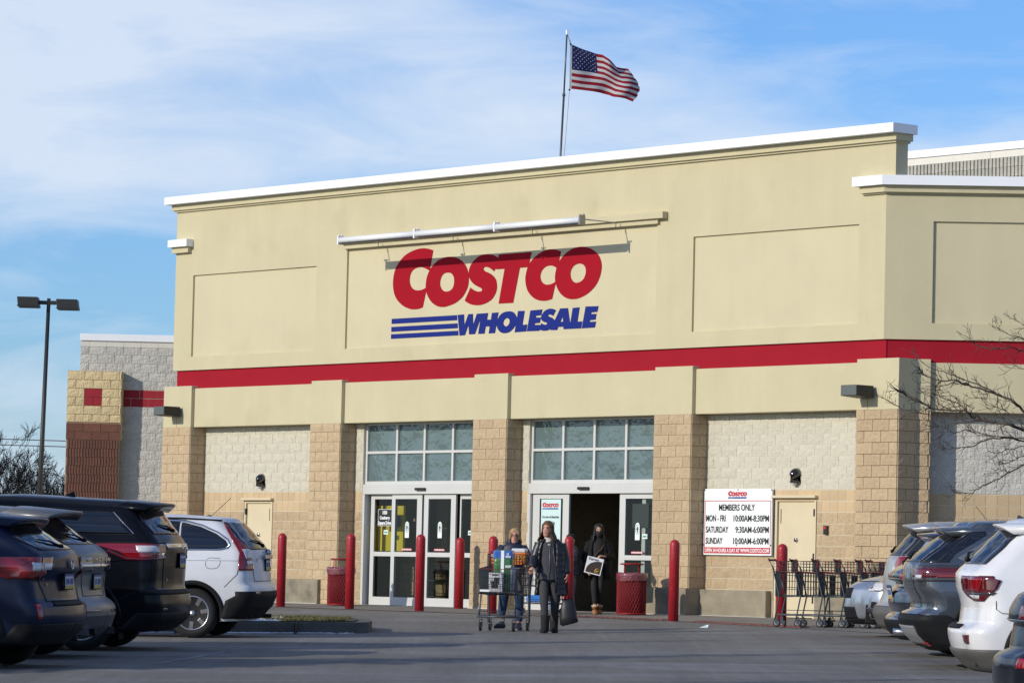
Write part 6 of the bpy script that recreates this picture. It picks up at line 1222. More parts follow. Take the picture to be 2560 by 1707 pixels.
for k in range(14): a = rn.uniform(-1.2, 1.6); grow(tb, Vector((-.08, 0, rn.uniform(2.6, 4.5))), Vector((math.cos(a), rn.gauss(0, .6), rn.uniform(.2, 1))), 1.3, .03, 3, rn, .05, 3, .5, .13, 4, .004)
tb.build('crown', M_barkr, NT)

# ================================================================ people
def skinned(name, chains, m, parent, extra=None, sub=2):
    """one continuous surface grown round joined chains: chains = [(key, [(pos, radius), ...])]; key names a shared start joint"""
    vs, es, rs, names = [], [], [], {}
    for start, pts, tagname in chains:
        prev = names.get(start)
        for i, (p, r_) in enumerate(pts):
            vs.append(p); rs.append(r_); k = len(vs) - 1
            if prev is not None: es.append((prev, k))
            prev = k; names[f'{tagname}{i}'] = k
    me = bpy.data.meshes.new(name); me.from_pydata(vs, es, []); o = bpy.data.objects.new(name, me); COL.objects.link(o)
    md = o.modifiers.new('s', 'SKIN'); sv = me.skin_vertices[0].data
    for i, r_ in enumerate(rs): sv[i].radius = (r_, r_) if not isinstance(r_, tuple) else r_; sv[i].use_root = (i == 0)
    md.branch_smoothing = .6; ms_ = o.modifiers.new('u', 'SUBSURF'); ms_.levels = sub; ms_.render_levels = sub
    dg = bpy.context.evaluated_depsgraph_get(); dg.update(); m2 = bpy.data.meshes.new_from_object(o.evaluated_get(dg)); bpy.data.objects.remove(o)
    if extra:
        bm = bmesh.new(); bm.from_mesh(m2); t_ = bpy.data.meshes.new('t'); t_.from_pydata(extra.v, [], extra.f); bm.from_mesh(t_); bm.to_mesh(m2); bm.free()
    m2.materials.clear(); m2.materials.append(m); m2.polygons.foreach_set('use_smooth', [True] * len(m2.polygons)); m2.update(); m2.name = name
    return link(name, m2, parent)
def head_geo(b, c, s=1.0, yaw=0):
    """head centred on c (middle of skull), facing -y turned by yaw"""
    tb_ = [(-.118, .022, -.060, -.010), (-.110, .040, -.082, .010), (-.095, .052, -.090, .040), (-.070, .060, -.090, .062), (-.045, .066, -.090, .078), (-.02, .070, -.090, .088), (0, .073, -.088, .094), (.02, .074, -.090, .097), (.045, .073, -.088, .096), (.07, .068, -.080, .088), (.09, .058, -.064, .074), (.105, .042, -.044, .054), (.114, .020, -.018, .026)]
    ca, sa = math.cos(yaw), math.sin(yaw); rg = []
    for z, w_, f_, k_ in tb_:
        r_ = []
        for i in range(20):
            a = 2 * math.pi * i / 20; x = w_ * math.sin(a); y = (f_ + k_) / 2 - (k_ - f_) / 2 * math.cos(a)
            fr = max(0, math.cos(a))
            if fr > .9 and -.06 < z < .03: y -= .012 * (1 - abs(z + .02) / .06)
            if .5 < fr < .95 and -.005 < z < .035: y += .007
            if fr > .85 and -.08 < z < -.065: y -= .004
            x, y = x * s, y * s; r_.append((c[0] + x * ca - y * sa, c[1] + x * sa + y * ca, c[2] + z * s))
        rg.append(r_)
    b.rings(rg)
    T = lambda x, y, z: (c[0] + (x * ca - y * sa) * s, c[1] + (x * sa + y * ca) * s, c[2] + z * s)
    b.add([T(-.006, -.094, .018), (T(.006, -.094, .018)), T(.017, -.092, -.034), T(-.017, -.092, -.034), T(0, -.120, -.030), T(0, -.099, .012), T(0, -.088, -.040)], [(0, 5, 4, 3), (5, 1, 2, 4), (3, 4, 6), (4, 2, 6)], 0, True)
    for sg in (1, -1): b.rings([[T(sg * (.070 + .004 * q), .004 + .018 * math.cos(a), -.008 + .030 * math.sin(a)) for a in [R(k) for k in range(0, 360, 45)]] for q in (0, 2.5)])
    return T
def face(parent, T, eyes=(.02, .015, .012), lips=(.36, .10, .09), mask=None, glasses=False):
    b = MB()
    for sg in (1, -1): b.rings([[T(sg * .030 + .014 * math.cos(a) * k, -.0885 - .004 * (1 - k), .012 + .0065 * math.sin(a) * k) for a in [R(q) for q in range(0, 360, 45)]] for k in (1, .5, .05)])
    b.build('eyes', mat('eye_dark', eyes, .3), parent)
    b = MB()
    for sg in (1, -1): b.tube([T(sg * .014, -.094, .028), T(sg * .032, -.092, .033), T(sg * .048, -.082, .028)], [.003, .004, .002], 5)
    b.build('eyebrows', mat('brow', (.06, .035, .02), .8), parent)
    if not mask:
        b = MB(); b.tube([T(-.024, -.088, -.062), T(-.008, -.097, -.058), T(.008, -.097, -.058), T(.024, -.088, -.062)], [(.002, .002), (.004, .005), (.004, .005), (.002, .002)], 6); b.build('lips', mat('lips', lips, .5), parent)
    else:
        b = MB(); rg = []
        for z, w_, f_ in ((-.122, .030, -.078), (-.10, .055, -.102), (-.07, .068, -.112), (-.04, .072, -.120), (-.015, .072, -.110), (-.002, .070, -.098)):
            rg.append([T(w_ * math.sin(R(a)), (f_ - .0) * math.cos(R(a)) if abs(a) < 75 else f_ * .25, z) for a in range(-90, 91, 15)])
        b.rings(rg, closed=False, cap=False); o = b.build('face_mask', mask, parent)
    if glasses:
        b = MB()
        for sg in (1, -1): b.tube([T(sg * .034 + .024 * math.cos(R(a)), -.105, .008 + .018 * math.sin(R(a))) for a in range(0, 361, 30)], .0028, 5); b.tube([T(sg * .058, -.104, .012), T(sg * .074, -.02, .012)], .0022, 4)
        b.tube([T(-.010, -.107, .012), T(.010, -.107, .012)], .0025, 4); b.build('glasses', mat('glasses_frame', (.02, .02, .022), .3), parent)
def hand_geo(b, p, d, curl=.9, s=1.0, side=1, palm=(0, 1, 0)):
    """palm and five bent fingers from wrist p along d"""
    d = Vector(d).normalized(); n = Vector(palm).normalized(); n = (n - d * n.dot(d)).normalized(); w_ = d.cross(n) * side; p = Vector(p)
    b.tube([p - d * .02, p + d * .02 * s, p + d * .075 * s], [(.024 * s, .018 * s), (.034 * s, .016 * s), (.038 * s, .014 * s)], 8, up=tuple(n))
    for i, (o, L) in enumerate(((-.030, .064), (-.010, .074), (.010, .070), (.029, .054))):
        q = p + d * .072 * s + w_ * o * s; pts = [q]; dd = d.copy()
        for k in range(3):
            dd = (dd * math.cos(curl * .62) + n * math.sin(curl * .62)).normalized(); n2 = n
            q = q + dd * L * s / 3; pts.append(q)
        b.tube(pts, [.0095 * s, .0088 * s, .008 * s, .006 * s], 6)
    q = p + d * .02 * s - w_ * .030 * s; b.tube([q, q + (d * .5 - w_ * .6 + n * .4).normalized() * .035 * s, q + (d * .7 - w_ * .3 + n * .7).normalized() * .062 * s], [.012 * s, .011 * s, .008 * s], 6)
def shell(name, rings, m, parent, a0=0, a1=360, th=.012, rib=0, ribh=.075, nseg=30, step=.018, wob=0, chev=0):
    """cloth round a body: rings = (cx, cy, z, rx, ry) from top to bottom, front is -y (270 deg)"""
    full = []; rr_ = random.Random(len(rings) * 7 + int(rib * 1000))
    for (p, q) in zip(rings, rings[1:]):
        n = max(1, int(abs(p[2] - q[2]) / step))
        for i in range(n): t_ = i / n; full.append([p[k] + (q[k] - p[k]) * t_ for k in range(5)] + [(p[5] if len(p) > 5 else a0) * (1 - t_) + (q[5] if len(q) > 5 else a0) * t_, (p[6] if len(p) > 6 else a1) * (1 - t_) + (q[6] if len(q) > 6 else a1) * t_])
    q = rings[-1]; full.append(list(q[:5]) + [q[5] if len(q) > 5 else a0, q[6] if len(q) > 6 else a1]); closed = (a1 - a0) >= 360 and all(len(r_) < 6 for r_ in rings)
    b = MB(); outer, inner = [], []; m_ = nseg if closed else nseg + 1
    for cx, cy, z, rx, ry, b0, b1 in full:
        o_, i_ = [], []
        for k in range(m_):
            a = R(b0 + (b1 - b0) * k / nseg); zz = z + chev * abs(math.sin(a * 2 + .6)); f = 1 + rib * abs(math.sin(math.pi * zz / ribh)) ** .6 + wob * math.sin(a * 5 + z * 31) * .5 + wob * math.sin(a * 3 - z * 17) * .5
            o_.append((cx + rx * f * math.cos(a), cy + ry * f * math.sin(a), z)); i_.append((cx + (rx - th) * math.cos(a), cy + (ry - th) * math.sin(a), z))
        outer.append(o_); inner.append(i_)
    loop = outer + inner[::-1]; b.rings(loop, 0, True, False, closed)
    n = m_; L_ = len(loop)
    b.f += [[k, (L_ - 1) * n + k, (L_ - 1) * n + (k + 1) % n, (k + 1) % n] for k in range(n if closed else n - 1)]; b.m += [0] * (n if closed else n - 1); b.sm += [False] * (n if closed else n - 1)
    if not closed:
        F_ = len(outer)
        for i in range(F_ - 1):
            for k in (0, n - 1): b.f.append([i * n + k, (i + 1) * n + k, (L_ - 2 - i) * n + k, (L_ - 1 - i) * n + k]); b.m.append(0); b.sm.append(False)
    return fixn(b.build(name, m, parent))
def sleeve(name, pts, rad, m, parent, rib=0, ribh=.065, wob=.0):
    P_ = [Vector(p) for p in pts]; Q, S_ = [], []; acc = 0
    for i, (p, q) in enumerate(zip(P_, P_[1:])):
        n = max(2, int((q - p).length / .018))
        for k in range(n): t_ = k / n; Q.append(p.lerp(q, t_)); acc += (q - p).length / n; S_.append((rad[i] + (rad[i + 1] - rad[i]) * t_) * (1 + rib * abs(math.sin(math.pi * acc / ribh)) ** .6 + wob * math.sin(acc * 60)))
    Q.append(P_[-1]); S_.append(rad[-1])
    for _ in range(2): Q = [Q[0]] + [(Q[i - 1] + Q[i] * 2 + Q[i + 1]) / 4 for i in range(1, len(Q) - 1)] + [Q[-1]]
    b = MB(); b.tube(Q, S_, 14); return fixn(b.build(name, m, parent))
def hair_shell(name, T, m, parent, length=.10, spread=.02, part=0, fringe=.05, curly=0, front=55, seed=1, back=0.0):
    """strands over the skull falling to `length` below the chin line, open at the face"""
    rr_ = random.Random(seed); b = MB(); rg = []; N_ = 30
    zs = [(.128, .030), (.122, .055), (.105, .076), (.08, .089), (.05, .096), (.02, .099), (-.01, .101), (-.04, .104)]
    k = 0
    while zs[-1][0] > -.04 - length: z = zs[-1][0] - .03; zs.append((z, .104 + spread * (k + 1) * .22)); k += 1
    for z, r_ in zs:
        row = []
        for i in range(N_ + 1):
            fa = 0 if z > .075 else front * min(1, (.075 - z) / .05 + .25); a = R(fa) + (2 * math.pi - 2 * R(fa)) * i / N_
            f = 1 + curly * .08 * math.sin(7 * a + z * 90 + seed) + .02 * math.sin(11 * a + seed) + rr_.uniform(-.012, .012)
            x = r_ * .86 * f * math.sin(a); y = .006 - r_ * 1.06 * f * math.cos(a)
            row.append(T(x, y, z + rr_.uniform(-.004, .004)))
        rg.append(row)
    b.rings(rg, closed=False, cap=False); top = [T(0, .005, .134)]
    b.add(rg[0] + top, [(i, i + 1, N_ + 1) for i in range(N_)], 0, True)
    inn = [[Vector(p).lerp(Vector(T(0, .01, (zs[j][0] if zs[j][0] < .1 else .08))), .16) for p in row] for j, row in enumerate(rg)]
    b.rings(inn[::-1], closed=False, cap=False)
    for _ in range(90):     # loose locks
        i = rr_.randrange(N_ + 1); j0 = rr_.randrange(3, 6); pts = [Vector(rg[j][i]) + Vector((rr_.uniform(-.004, .004),) * 3) for j in range(j0, len(rg))]
        if len(pts) > 2:
            pts.append(pts[-1] + Vector((rr_.uniform(-.012, .012), rr_.uniform(-.01, .01), -rr_.uniform(.005, .03)))); n = len(pts); b.tube(pts, [.006 * (1 - .7 * q / n) + .001 for q in range(n)], 4)
    return b.build(name, m, parent)
M_skin = mat('skin_fair', (.52, .27, .19), .55, var=.08, vscale=14, spec=.35); M_skin2 = mat('skin_warm', (.50, .29, .18), .55, var=.08, vscale=14, spec=.35)
def figure(name, label, x, y, rz=0):
    p = (x, y, gz(x, y)); e = empty(name, p, rz); tag(e, label, 'person'); return e
def boot(b, p, yaw, L=.25, h=.26, w_=.055, shaft=.062, toe=0):
    """boot at ankle ground point p, toe towards -y turned by yaw"""
    ca, sa = math.cos(yaw), math.sin(yaw); T = lambda x, y, z: (p[0] + x * ca - y * sa, p[1] + x * sa + y * ca, p[2] + z)
    rg = []
    for y_, w0, zt in ((.075, .030, .05), (.06, w_, .09), (0, w_ * 1.02, .11), (-.06, w_ * .95, .095), (-.12, w_ * 1.02, .07), (-.165, w_ * .85, .055), (-.19, .025, .035)):
        k = L / .27; rg.append([T(w0 * math.cos(R(a)), y_ * k, max(0.002, zt / 2 + zt / 2 * math.sin(R(a))) ) for a in range(0, 360, 30)])
    b.rings(rg)
    b.rings([[T(shaft * f * math.cos(R(a)), .012 + shaft * 1.12 * f * math.sin(R(a)), z) for a in range(0, 360, 24)] for z, f in ((.03, .95), (.10, .92), (h * .6, .95), (h, 1.06), (h + .012, 1.0))])
# ---- woman in the open quilted coat
w1 = figure('person', 'woman in open dark quilted coat and white turtleneck carrying a black tote', .655, 58.85)
hb = MB(); T1 = head_geo(hb, (-.045, -.02, 1.565), 1.0, R(-24))
hand_geo(hb, (.262, -.04, .875), (0.05, -.05, -1), .8, 1, 1, (-1, 0, 0)); hand_geo(hb, (-.268, -.20, .975), (-.25, -.7, -.35), 1.0, 1, -1, (0, 0, -1))
skinned('body', [('', [((0, 0, .94), (.09, .07)), ((0, 0, 1.05), (.10, .085)), ((0, 0, 1.20), (.13, .09)), ((-.005, 0, 1.34), (.12, .08)), ((-.02, 0, 1.43), .055), ((-.035, -.005, 1.49), .05)], 's'),
    ('s3', [((.155, 0, 1.335), .055), ((.225, .02, 1.10), .043), ((.26, -.03, .90), .028)], 'l'), ('s3', [((-.165, 0, 1.335), .055), ((-.225, -.03, 1.10), .042), ((-.262, -.17, .99), .028)], 'r'),
    ('s0', [((.08, 0, .84), .045), ((.09, .0, .47), .040), ((.085, .125, .10), .022)], 'a'), ('s0', [((-.08, 0, .84), .045), ((-.073, -.11, .47), .040), ((-.057, -.125, .10), .022)], 'b')], M_skin, w1, hb)
face(w1, T1); hair_shell('hair', T1, mat('hair_brown', (.13, .065, .030), .6, var=.5, vscale=30), w1, .12, .07, seed=2, front=52)
M_jean = mat('grey_denim', (.042, .041, .044), .85, var=.15, vscale=10)
skinned('trousers', [('', [((0, 0, .93), (.15, .115)), ((0, 0, .86), (.15, .12))], 's'), ('s1', [((.088, 0, .80), .102), ((.092, .0, .48), .078), ((.086, .115, .16), .055)], 'a'), ('s1', [((-.085, 0, .80), .098), ((-.075, -.11, .48), .071), ((-.058, -.125, .16), .055)], 'b')], M_jean, w1)
b = MB(); boot(b, (.085, .13, .0), R(6), shaft=.068); b.build('boot', mat('suede_black', (.012, .011, .012), .9), w1); b = MB(); boot(b, (-.058, -.14, .0), R(-14), shaft=.068); b.build('boot', mat('suede_black', (0, 0, 0)), w1)
shell('sweater', [(-.005, 0, 1.40, .075, .065), (0, 0, 1.35, .155, .10), (0, 0, 1.22, .155, .115), (0, 0, 1.0, .145, .115), (-.01, 0, .80, .175, .14)], mat('charcoal_knit', (.055, .055, .066), .95, bump=.5, bscale=120, var=.1, vscale=12), w1, wob=.02)
b = MB(); b.tube([(-.01, -.117, 1.38), (-.005, -.123, 1.1), (-.02, -.146, .81)], .004, 5); b.build('zip', mat('zip_grey', (.25, .25, .25), .4, metal=.6), w1)
shell('turtleneck', [(-.04, -.010, 1.47, .056, .056), (-.03, -.006, 1.43, .062, .06), (-.02, -.012, 1.37, .078, .070), (-.01, -.045, 1.325, .05, .068)], mat('cream_knit', (.60, .56, .50), .9), w1, wob=.03, step=.01)
M_coat = mat('quilted_coat', (.014, .014, .020), .36, bump=.25, bscale=22, var=.15, vscale=9, spec=.5)
shell('coat', [(0, .01, 1.42, .10, .085, -60, 236), (0, .01, 1.37, .185, .118, -62, 232), (.01, .012, 1.22, .222, .155, -68, 222), (.02, .015, 1.0, .226, .165, -72, 214), (.03, .02, .80, .230, .175, -72, 212), (.03, .02, .565, .25, .19, -74, 208)], M_coat, w1, rib=.045, ribh=.085, chev=.035, th=.02, wob=.012)
b = MB()
for L_ in ([(.06, -.07, 1.40), (.05, -.125, 1.22), (.085, -.142, 1.0), (.10, -.152, .80), (.098, -.165, .60)],): b.tube(L_, [(.014, .008)] * 5, 6); 
b.build('coat_placket', mat('quilted_coat', (0, 0, 0)), w1)
sleeve('sleeve', [(.155, .01, 1.345), (.225, .03, 1.12), (.258, -.02, .90)], [.084, .078, .056], M_coat, w1, .10, .062); sleeve('sleeve', [(-.155, .01, 1.345), (-.232, -.01, 1.12), (-.266, -.165, .985)], [.078, .070, .050], M_coat, w1, .10, .062)
b = MB(); rr_ = random.Random(4)
for i in range(420):
    a = R(rr_.uniform(-50, 230)); r_ = rr_.uniform(.10, .15); p = Vector((r_ * math.cos(a), .02 + r_ * .85 * math.sin(a), 1.40 + rr_.uniform(-.035, .03))); d = Vector((math.cos(a) * .6 + rr_.gauss(0, .4), math.sin(a) * .6 + rr_.gauss(0, .4), rr_.gauss(.1, .5))).normalized() * .03; s_ = Vector((-math.sin(a), math.cos(a), 0)) * .003
    b.add([p - s_, p + s_, p + d], [(0, 1, 2)])
b.rings([[((.118 + .028 * math.cos(R(q))) * math.cos(R(a)), .02 + (.118 + .028 * math.cos(R(q))) * .85 * math.sin(R(a)), 1.395 + .026 * math.sin(R(q))) for q in range(0, 360, 45)] for a in range(-52, 235, 12)])
b.build('fur_hood', mat('fur_dark', (.030, .022, .020), .95), w1)
# tote bag held in her hand
tb_ = empty('tote_bag', (.655 + .29, 58.80, gz(.95, 58.8))); tag(tb_, "black cloth tote hanging from the woman's hand, with red inner strap", 'bag')
b = MB(); rg = []
for z, w_, d_, xo in ((.52, .065, .02, -.01), (.47, .095, .05, 0), (.36, .12, .075, .0), (.24, .135, .085, .012), (.16, .14, .08, .02), (.135, .11, .06, .03)):
    rg.append([(xo + w_ * (1 + .04 * math.sin(3 * R(a) + z * 20)) * math.cos(R(a)), d_ * math.sin(R(a)), z + .03 * math.cos(R(a)) * (z < .2)) for a in range(0, 360, 15)])
b.rings(rg); fixn(b.build('bag_body', mat('nylon_black', (.010, .011, .015), .5, bump=.4, bscale=9), tb_))
for sg, m_, xx in ((-1, mat('nylon_black', (0, 0, 0)), .012), (1, mat('strap_red', (.40, .02, .05), .6), -.045)):
    b = MB(); b.tube([(-.06 + xx, sg * .03, .50), (-.03 + xx * .3, sg * .01, .70), (-.018, -.025 + sg * .01, .80), (.0 + xx * .3, sg * .01, .70), (.05 + xx, sg * .03, .50)], [(.009, .004)] * 5, 6); b.build('strap', m_, tb_)
# ---- blonde woman behind the full cart
w2 = figure('person', 'blonde woman with glasses and navy jacket pushing the full shopping cart', .09, 60.35)
hb = MB(); T2 = head_geo(hb, (.03, -.04, 1.455), .98, R(-6)); hand_geo(hb, (-.20, -.37, 1.175), (0, -1, -.1), 1.2, .95, -1, (0, 0, -1)); hand_geo(hb, (.20, -.37, 1.10), (0, -1, -.1), 1.2, .95, 1, (0, 0, -1))
skinned('body', [('', [((0, 0, .86), (.14, .11)), ((0, 0, 1.0), (.13, .11)), ((0, -.01, 1.14), (.14, .10)), ((.01, -.02, 1.26), (.12, .08)), ((.02, -.03, 1.34), .055), ((.025, -.03, 1.39), .052)], 's'),
    ('s3', [((.155, -.01, 1.255), .055), ((.24, -.12, 1.10), .043), ((.205, -.34, 1.11), .028)], 'l'), ('s3', [((-.155, -.01, 1.255), .055), ((-.25, -.10, 1.10), .042), ((-.205, -.34, 1.18), .028)], 'r'),
    ('s0', [((.09, 0, .80), .09), ((.11, -.04, .44), .06), ((.12, -.02, .10), .038)], 'a'), ('s0', [((-.09, 0, .80), .09), ((-.12, .02, .45), .06), ((-.15, .12, .16), .038)], 'b')], M_skin, w2, hb)
face(w2, T2, glasses=True); hair_shell('hair', T2, mat('hair_blonde', (.42, .27, .12), .6, var=.35, vscale=30), w2, .0, .012, seed=9, curly=1.2, front=48)
skinned('trousers', [('', [((0, 0, .90), (.16, .13)), ((0, 0, .82), (.165, .13))], 's'), ('s1', [((.10, 0, .76), .108), ((.118, -.045, .44), .080), ((.12, -.01, .12), .066)], 'a'), ('s1', [((-.10, 0, .76), .108), ((-.13, .01, .45), .080), ((-.155, .11, .20), .066)], 'b')], mat('blue_denim', (.030, .060, .125), .85, var=.3, vscale=7), w2)
M_shoe = mat('navy_trainer', (.02, .025, .05), .7); b = MB(); boot(b, (.12, -.01, 0), R(4), .26, .10, .05, .045); b.build('shoe', M_shoe, w2); b = MB(); boot(b, (-.155, .08, .02), R(-30), .26, .10, .05, .045); b.build('shoe', M_shoe, w2)
b = MB(); b.tube([(.12, .07, .012), (.12, -.17, .012)], [(.052, .012), (.048, .010)], 10); b.build('sole', M_wht, w2)
M_navy = mat('navy_jacket', (.012, .018, .040), .55, bump=.3, bscale=18, var=.15, vscale=9)
shell('jacket', [(.01, -.02, 1.36, .080, .075), (.01, -.02, 1.31, .165, .115), (0, -.01, 1.22, .19, .14), (0, 0, 1.05, .185, .15), (0, 0, .86, .20, .16)], M_navy, w2, rib=.02, ribh=.10, wob=.02)
shell('hood', [(.02, -.01, 1.42, .10, .085, -55, 235), (.02, .0, 1.37, .125, .11, -60, 240), (.01, .0, 1.31, .11, .10, -66, 246)], M_navy, w2, th=.03)
sleeve('sleeve', [(.15, -.01, 1.27), (.25, -.12, 1.11), (.205, -.36, 1.11)], [.078, .070, .050], M_navy, w2, .05); sleeve('sleeve', [(-.15, -.01, 1.27), (-.26, -.10, 1.11), (-.205, -.36, 1.18)], [.078, .070, .050], M_navy, w2, .05)
# ---- masked woman in the doorway
w3 = figure('person', 'black haired woman in black with face mask holding a white envelope', 1.69, 72.1, 0)
hb = MB(); T3 = head_geo(hb, (.005, -.03, 1.55), 1.0, R(4)); hand_geo(hb, (.10, -.26, 1.075), (-.75, -.3, .1), 1.1, 1, 1, (0, 0, -1)); hand_geo(hb, (-.20, -.14, .83), (.2, -.3, -1), .7, 1, -1, (1, 0, 0))
skinned('body', [('', [((0, 0, .88), (.12, .095)), ((0, 0, 1.03), (.10, .09)), ((0, 0, 1.18), (.12, .09)), ((0, 0, 1.32), (.11, .075)), ((0, -.01, 1.41), .052), ((.003, -.015, 1.47), .048)], 's'),
    ('s3', [((.15, 0, 1.31), .052), ((.235, -.03, 1.07), .042), ((.12, -.25, 1.07), .027)], 'l'), ((('s3')), [((-.15, 0, 1.31), .052), ((-.225, .0, 1.06), .042), ((-.205, -.12, .86), .027)], 'r'),
    ('s0', [((.075, 0, .83), .085), ((.055, -.03, .47), .057), ((.035, .10, .12), .036)], 'a'), ('s0', [((-.075, 0, .83), .085), ((-.055, -.07, .47), .057), ((-.03, -.04, .12), .036)], 'b')], M_skin2, w3, hb)
M_bk = mat('black_cloth', (.010, .010, .011), .8, var=.2, vscale=10)
face(w3, T3, mask=mat('mask_black', (.010, .010, .012), .8)); hair_shell('hair', T3, mat('hair_black', (.008, .007, .008), .35), w3, .13, .035, seed=5, front=56)
skinned('trousers', [('', [((0, 0, .92), (.145, .115)), ((0, 0, .84), (.145, .12))], 's'), ('s1', [((.075, 0, .78), .095), ((.058, -.03, .47), .067), ((.036, .08, .18), .050)], 'a'), ('s1', [((-.078, 0, .78), .095), ((-.058, -.075, .47), .067), ((-.032, -.05, .18), .050)], 'b')], M_bk, w3)
M_tanb = mat('tan_suede', (.33, .155, .055), .9, var=.15, vscale=12)
for x, y, yw in ((-.035, -.06, R(0)), (.05, .09, R(-8))):
    b = MB(); boot(b, (x, y, 0), yw, .25, .15, .052, .056); o = b.build('boot', M_tanb, w3); b = MB(); b.rings([[(x + (.060 + .006 * math.sin(R(q))) * math.cos(R(a)), y + .012 + (.066 + .006 * math.sin(R(q))) * math.sin(R(a)), .158 + .012 * math.cos(R(q))) for q in range(0, 360, 60)] for a in range(0, 361, 20)], cap=False); b.build('boot_trim', mat('fleece', (.62, .55, .45), .95), o)
shell('jumper', [(0, -.01, 1.42, .058, .056), (0, 0, 1.35, .145, .095), (0, 0, 1.2, .15, .115), (0, 0, 1.0, .14, .115), (0, 0, .82, .165, .14)], M_bk, w3, wob=.015)
M_bc = mat('black_coat', (.006, .006, .0065), .75, spec=.25, bump=.3, bscale=16, var=.2, vscale=8)
shell('coat', [(0, .01, 1.41, .10, .085, -58, 238), (0, .01, 1.36, .18, .115, -60, 240), (0, .012, 1.2, .215, .14, -58, 238), (0, .015, 1.0, .23, .155, -60, 240), (0, .02, .78, .255, .18, -58, 238), (0, .02, .66, .26, .19, -56, 236)], M_bc, w3, rib=.03, ribh=.09, wob=.015, th=.018)
sleeve('sleeve', [(.15, .01, 1.325), (.25, .0, 1.08), (.13, -.235, 1.07)], [.076, .072, .050], M_bc, w3, .06, .09); sleeve('sleeve', [(-.15, .01, 1.325), (-.25, .02, 1.07), (-.205, -.12, .87)], [.076, .072, .050], M_bc, w3, .06, .09)
shell('coat_hood', [(0, .0, 1.47, .115, .10, -50, 230), (0, .01, 1.42, .145, .12, -55, 235), (0, .01, 1.36, .13, .11, -60, 240)], M_bc, w3, th=.035)
b = MB(); b.tube([(.13, -.07, 1.33), (.06, -.125, 1.22), (-.06, -.135, 1.09), (-.16, -.12, .96)], [(.010, .004)] * 4, 6); b.build('bag_strap', mat('tan_leather', (.22, .09, .035), .6), w3)
b = MB(); b.rings([[(-.22 + .07 * f * math.cos(R(a)), -.12 + .05 * f * math.sin(R(a)), z) for a in range(0, 360, 30)] for z, f in ((.96, .5), (.90, 1), (.78, 1.1), (.72, .8))]); b.build('handbag', M_bk, w3)
# envelope
en = empty('envelope', (1.69 - .075, 72.1 - .33, gz(1.69, 72.1) + .90)); tag(en, 'white express envelope with dark oval print held in front of black coat', 'envelope'); en.rotation_euler = (R(-4), R(12), R(-3))
b = MB(); b.box(-.155, .155, -.004, .004, -.16, .155); bevel(b.build('card', mat('envelope_white', (.72, .72, .74), .6), en), .003)
sh = [(-.135, -.14), (.135, -.14), (.135, .09), (.08, .095), (0, .075), (-.07, .035), (-.115, -.02), (-.135, -.08)]; flat_shape('dark_print', [sh], -.0062, .0015, mat('print_brown', (.035, .022, .014), .6, bump=.2, var=.5, vscale=60), en)
text('lettering', 'Express', .045, M_blk, en, (-.125, -.0065, .095), width=.19, bold=.001, shear=.2); b = MB(); b.lathe([(0, 0), (.048, 0), (.048, -.0015)], 24, 0, (.078, -.0065, -.085), axis='y'); gd = b.build('round_mark', mat('gold_print', (.55, .33, .02), .5), en)
b = MB(); b.lathe([(0, 0), (.039, 0), (.039, -.0012)], 24, 0, (.078, -.0082, -.085), axis='y'); b.build('round_mark', mat('print_brown', (0, 0, 0)), gd); text('lettering', 'ups', .028, mat('gold_print', (0, 0, 0)), gd, (.078, -.0098, -.096), width=.055, align='CENTER', bold=.002)
# ---- short person in a dark hat pushing the second cart
w4 = figure('person', 'short person in dark knit hat and white mask behind the second cart', 1.20, 72.0, R(-60))
hb = MB(); T4 = head_geo(hb, (0, -.03, 1.36), .95, R(20)); hand_geo(hb, (.12, -.30, .99), (0, -1, .0), 1.2, .85, 1, (0, 0, -1)); hand_geo(hb, (-.12, -.30, .99), (0, -1, .0), 1.2, .85, -1, (0, 0, -1))
skinned('body', [('', [((0, 0, .78), (.12, .095)), ((0, 0, .92), (.10, .09)), ((0, 0, 1.05), (.12, .09)), ((0, 0, 1.17), (.10, .07)), ((0, -.01, 1.25), .048), ((0, -.015, 1.30), .044)], 's'), ('s3', [((.135, 0, 1.16), .05), ((.19, -.08, .98), .04), ((.13, -.28, .99), .026)], 'l'), ('s3', [((-.135, 0, 1.16), .05), ((-.19, -.08, .98), .04), ((-.13, -.28, .99), .026)], 'r'),
    ('s0', [((.07, 0, .73), .08), ((.08, -.04, .41), .052), ((.08, .0, .10), .034)], 'a'), ('s0', [((-.07, 0, .73), .08), ((-.08, .04, .41), .052), ((-.09, .10, .12), .034)], 'b')], M_skin2, w4, hb)
face(w4, T4, mask=mat('mask_white', (.62, .63, .66), .8)); M_hat = mat('knit_hat', (.012, .012, .014), .95)
b = MB(); b.rings([[T4(r_ * .9 * math.cos(R(a)), .004 + r_ * 1.12 * math.sin(R(a)), z) for a in range(0, 360, 20)] for z, r_ in ((.03, .086), (.05, .092), (.08, .092), (.11, .075), (.135, .04), (.14, .004))]); b.build('hat', M_hat, w4)
skinned('trousers', [('', [((0, 0, .82), (.14, .11)), ((0, 0, .75), (.14, .11))], 's'), ('s1', [((.08, 0, .69), .09), ((.085, -.04, .41), .064), ((.08, .0, .12), .052)], 'a'), ('s1', [((-.08, 0, .69), .09), ((-.085, .035, .41), .064), ((-.09, .09, .15), .052)], 'b')], mat('grey_trousers', (.11, .11, .12), .9), w4)
for x, y in ((.08, 0), (-.09, .08)): b = MB(); boot(b, (x, y, 0), 0, .24, .09, .048, .042); b.build('shoe', mat('white_trainer', (.60, .60, .58), .7), w4)
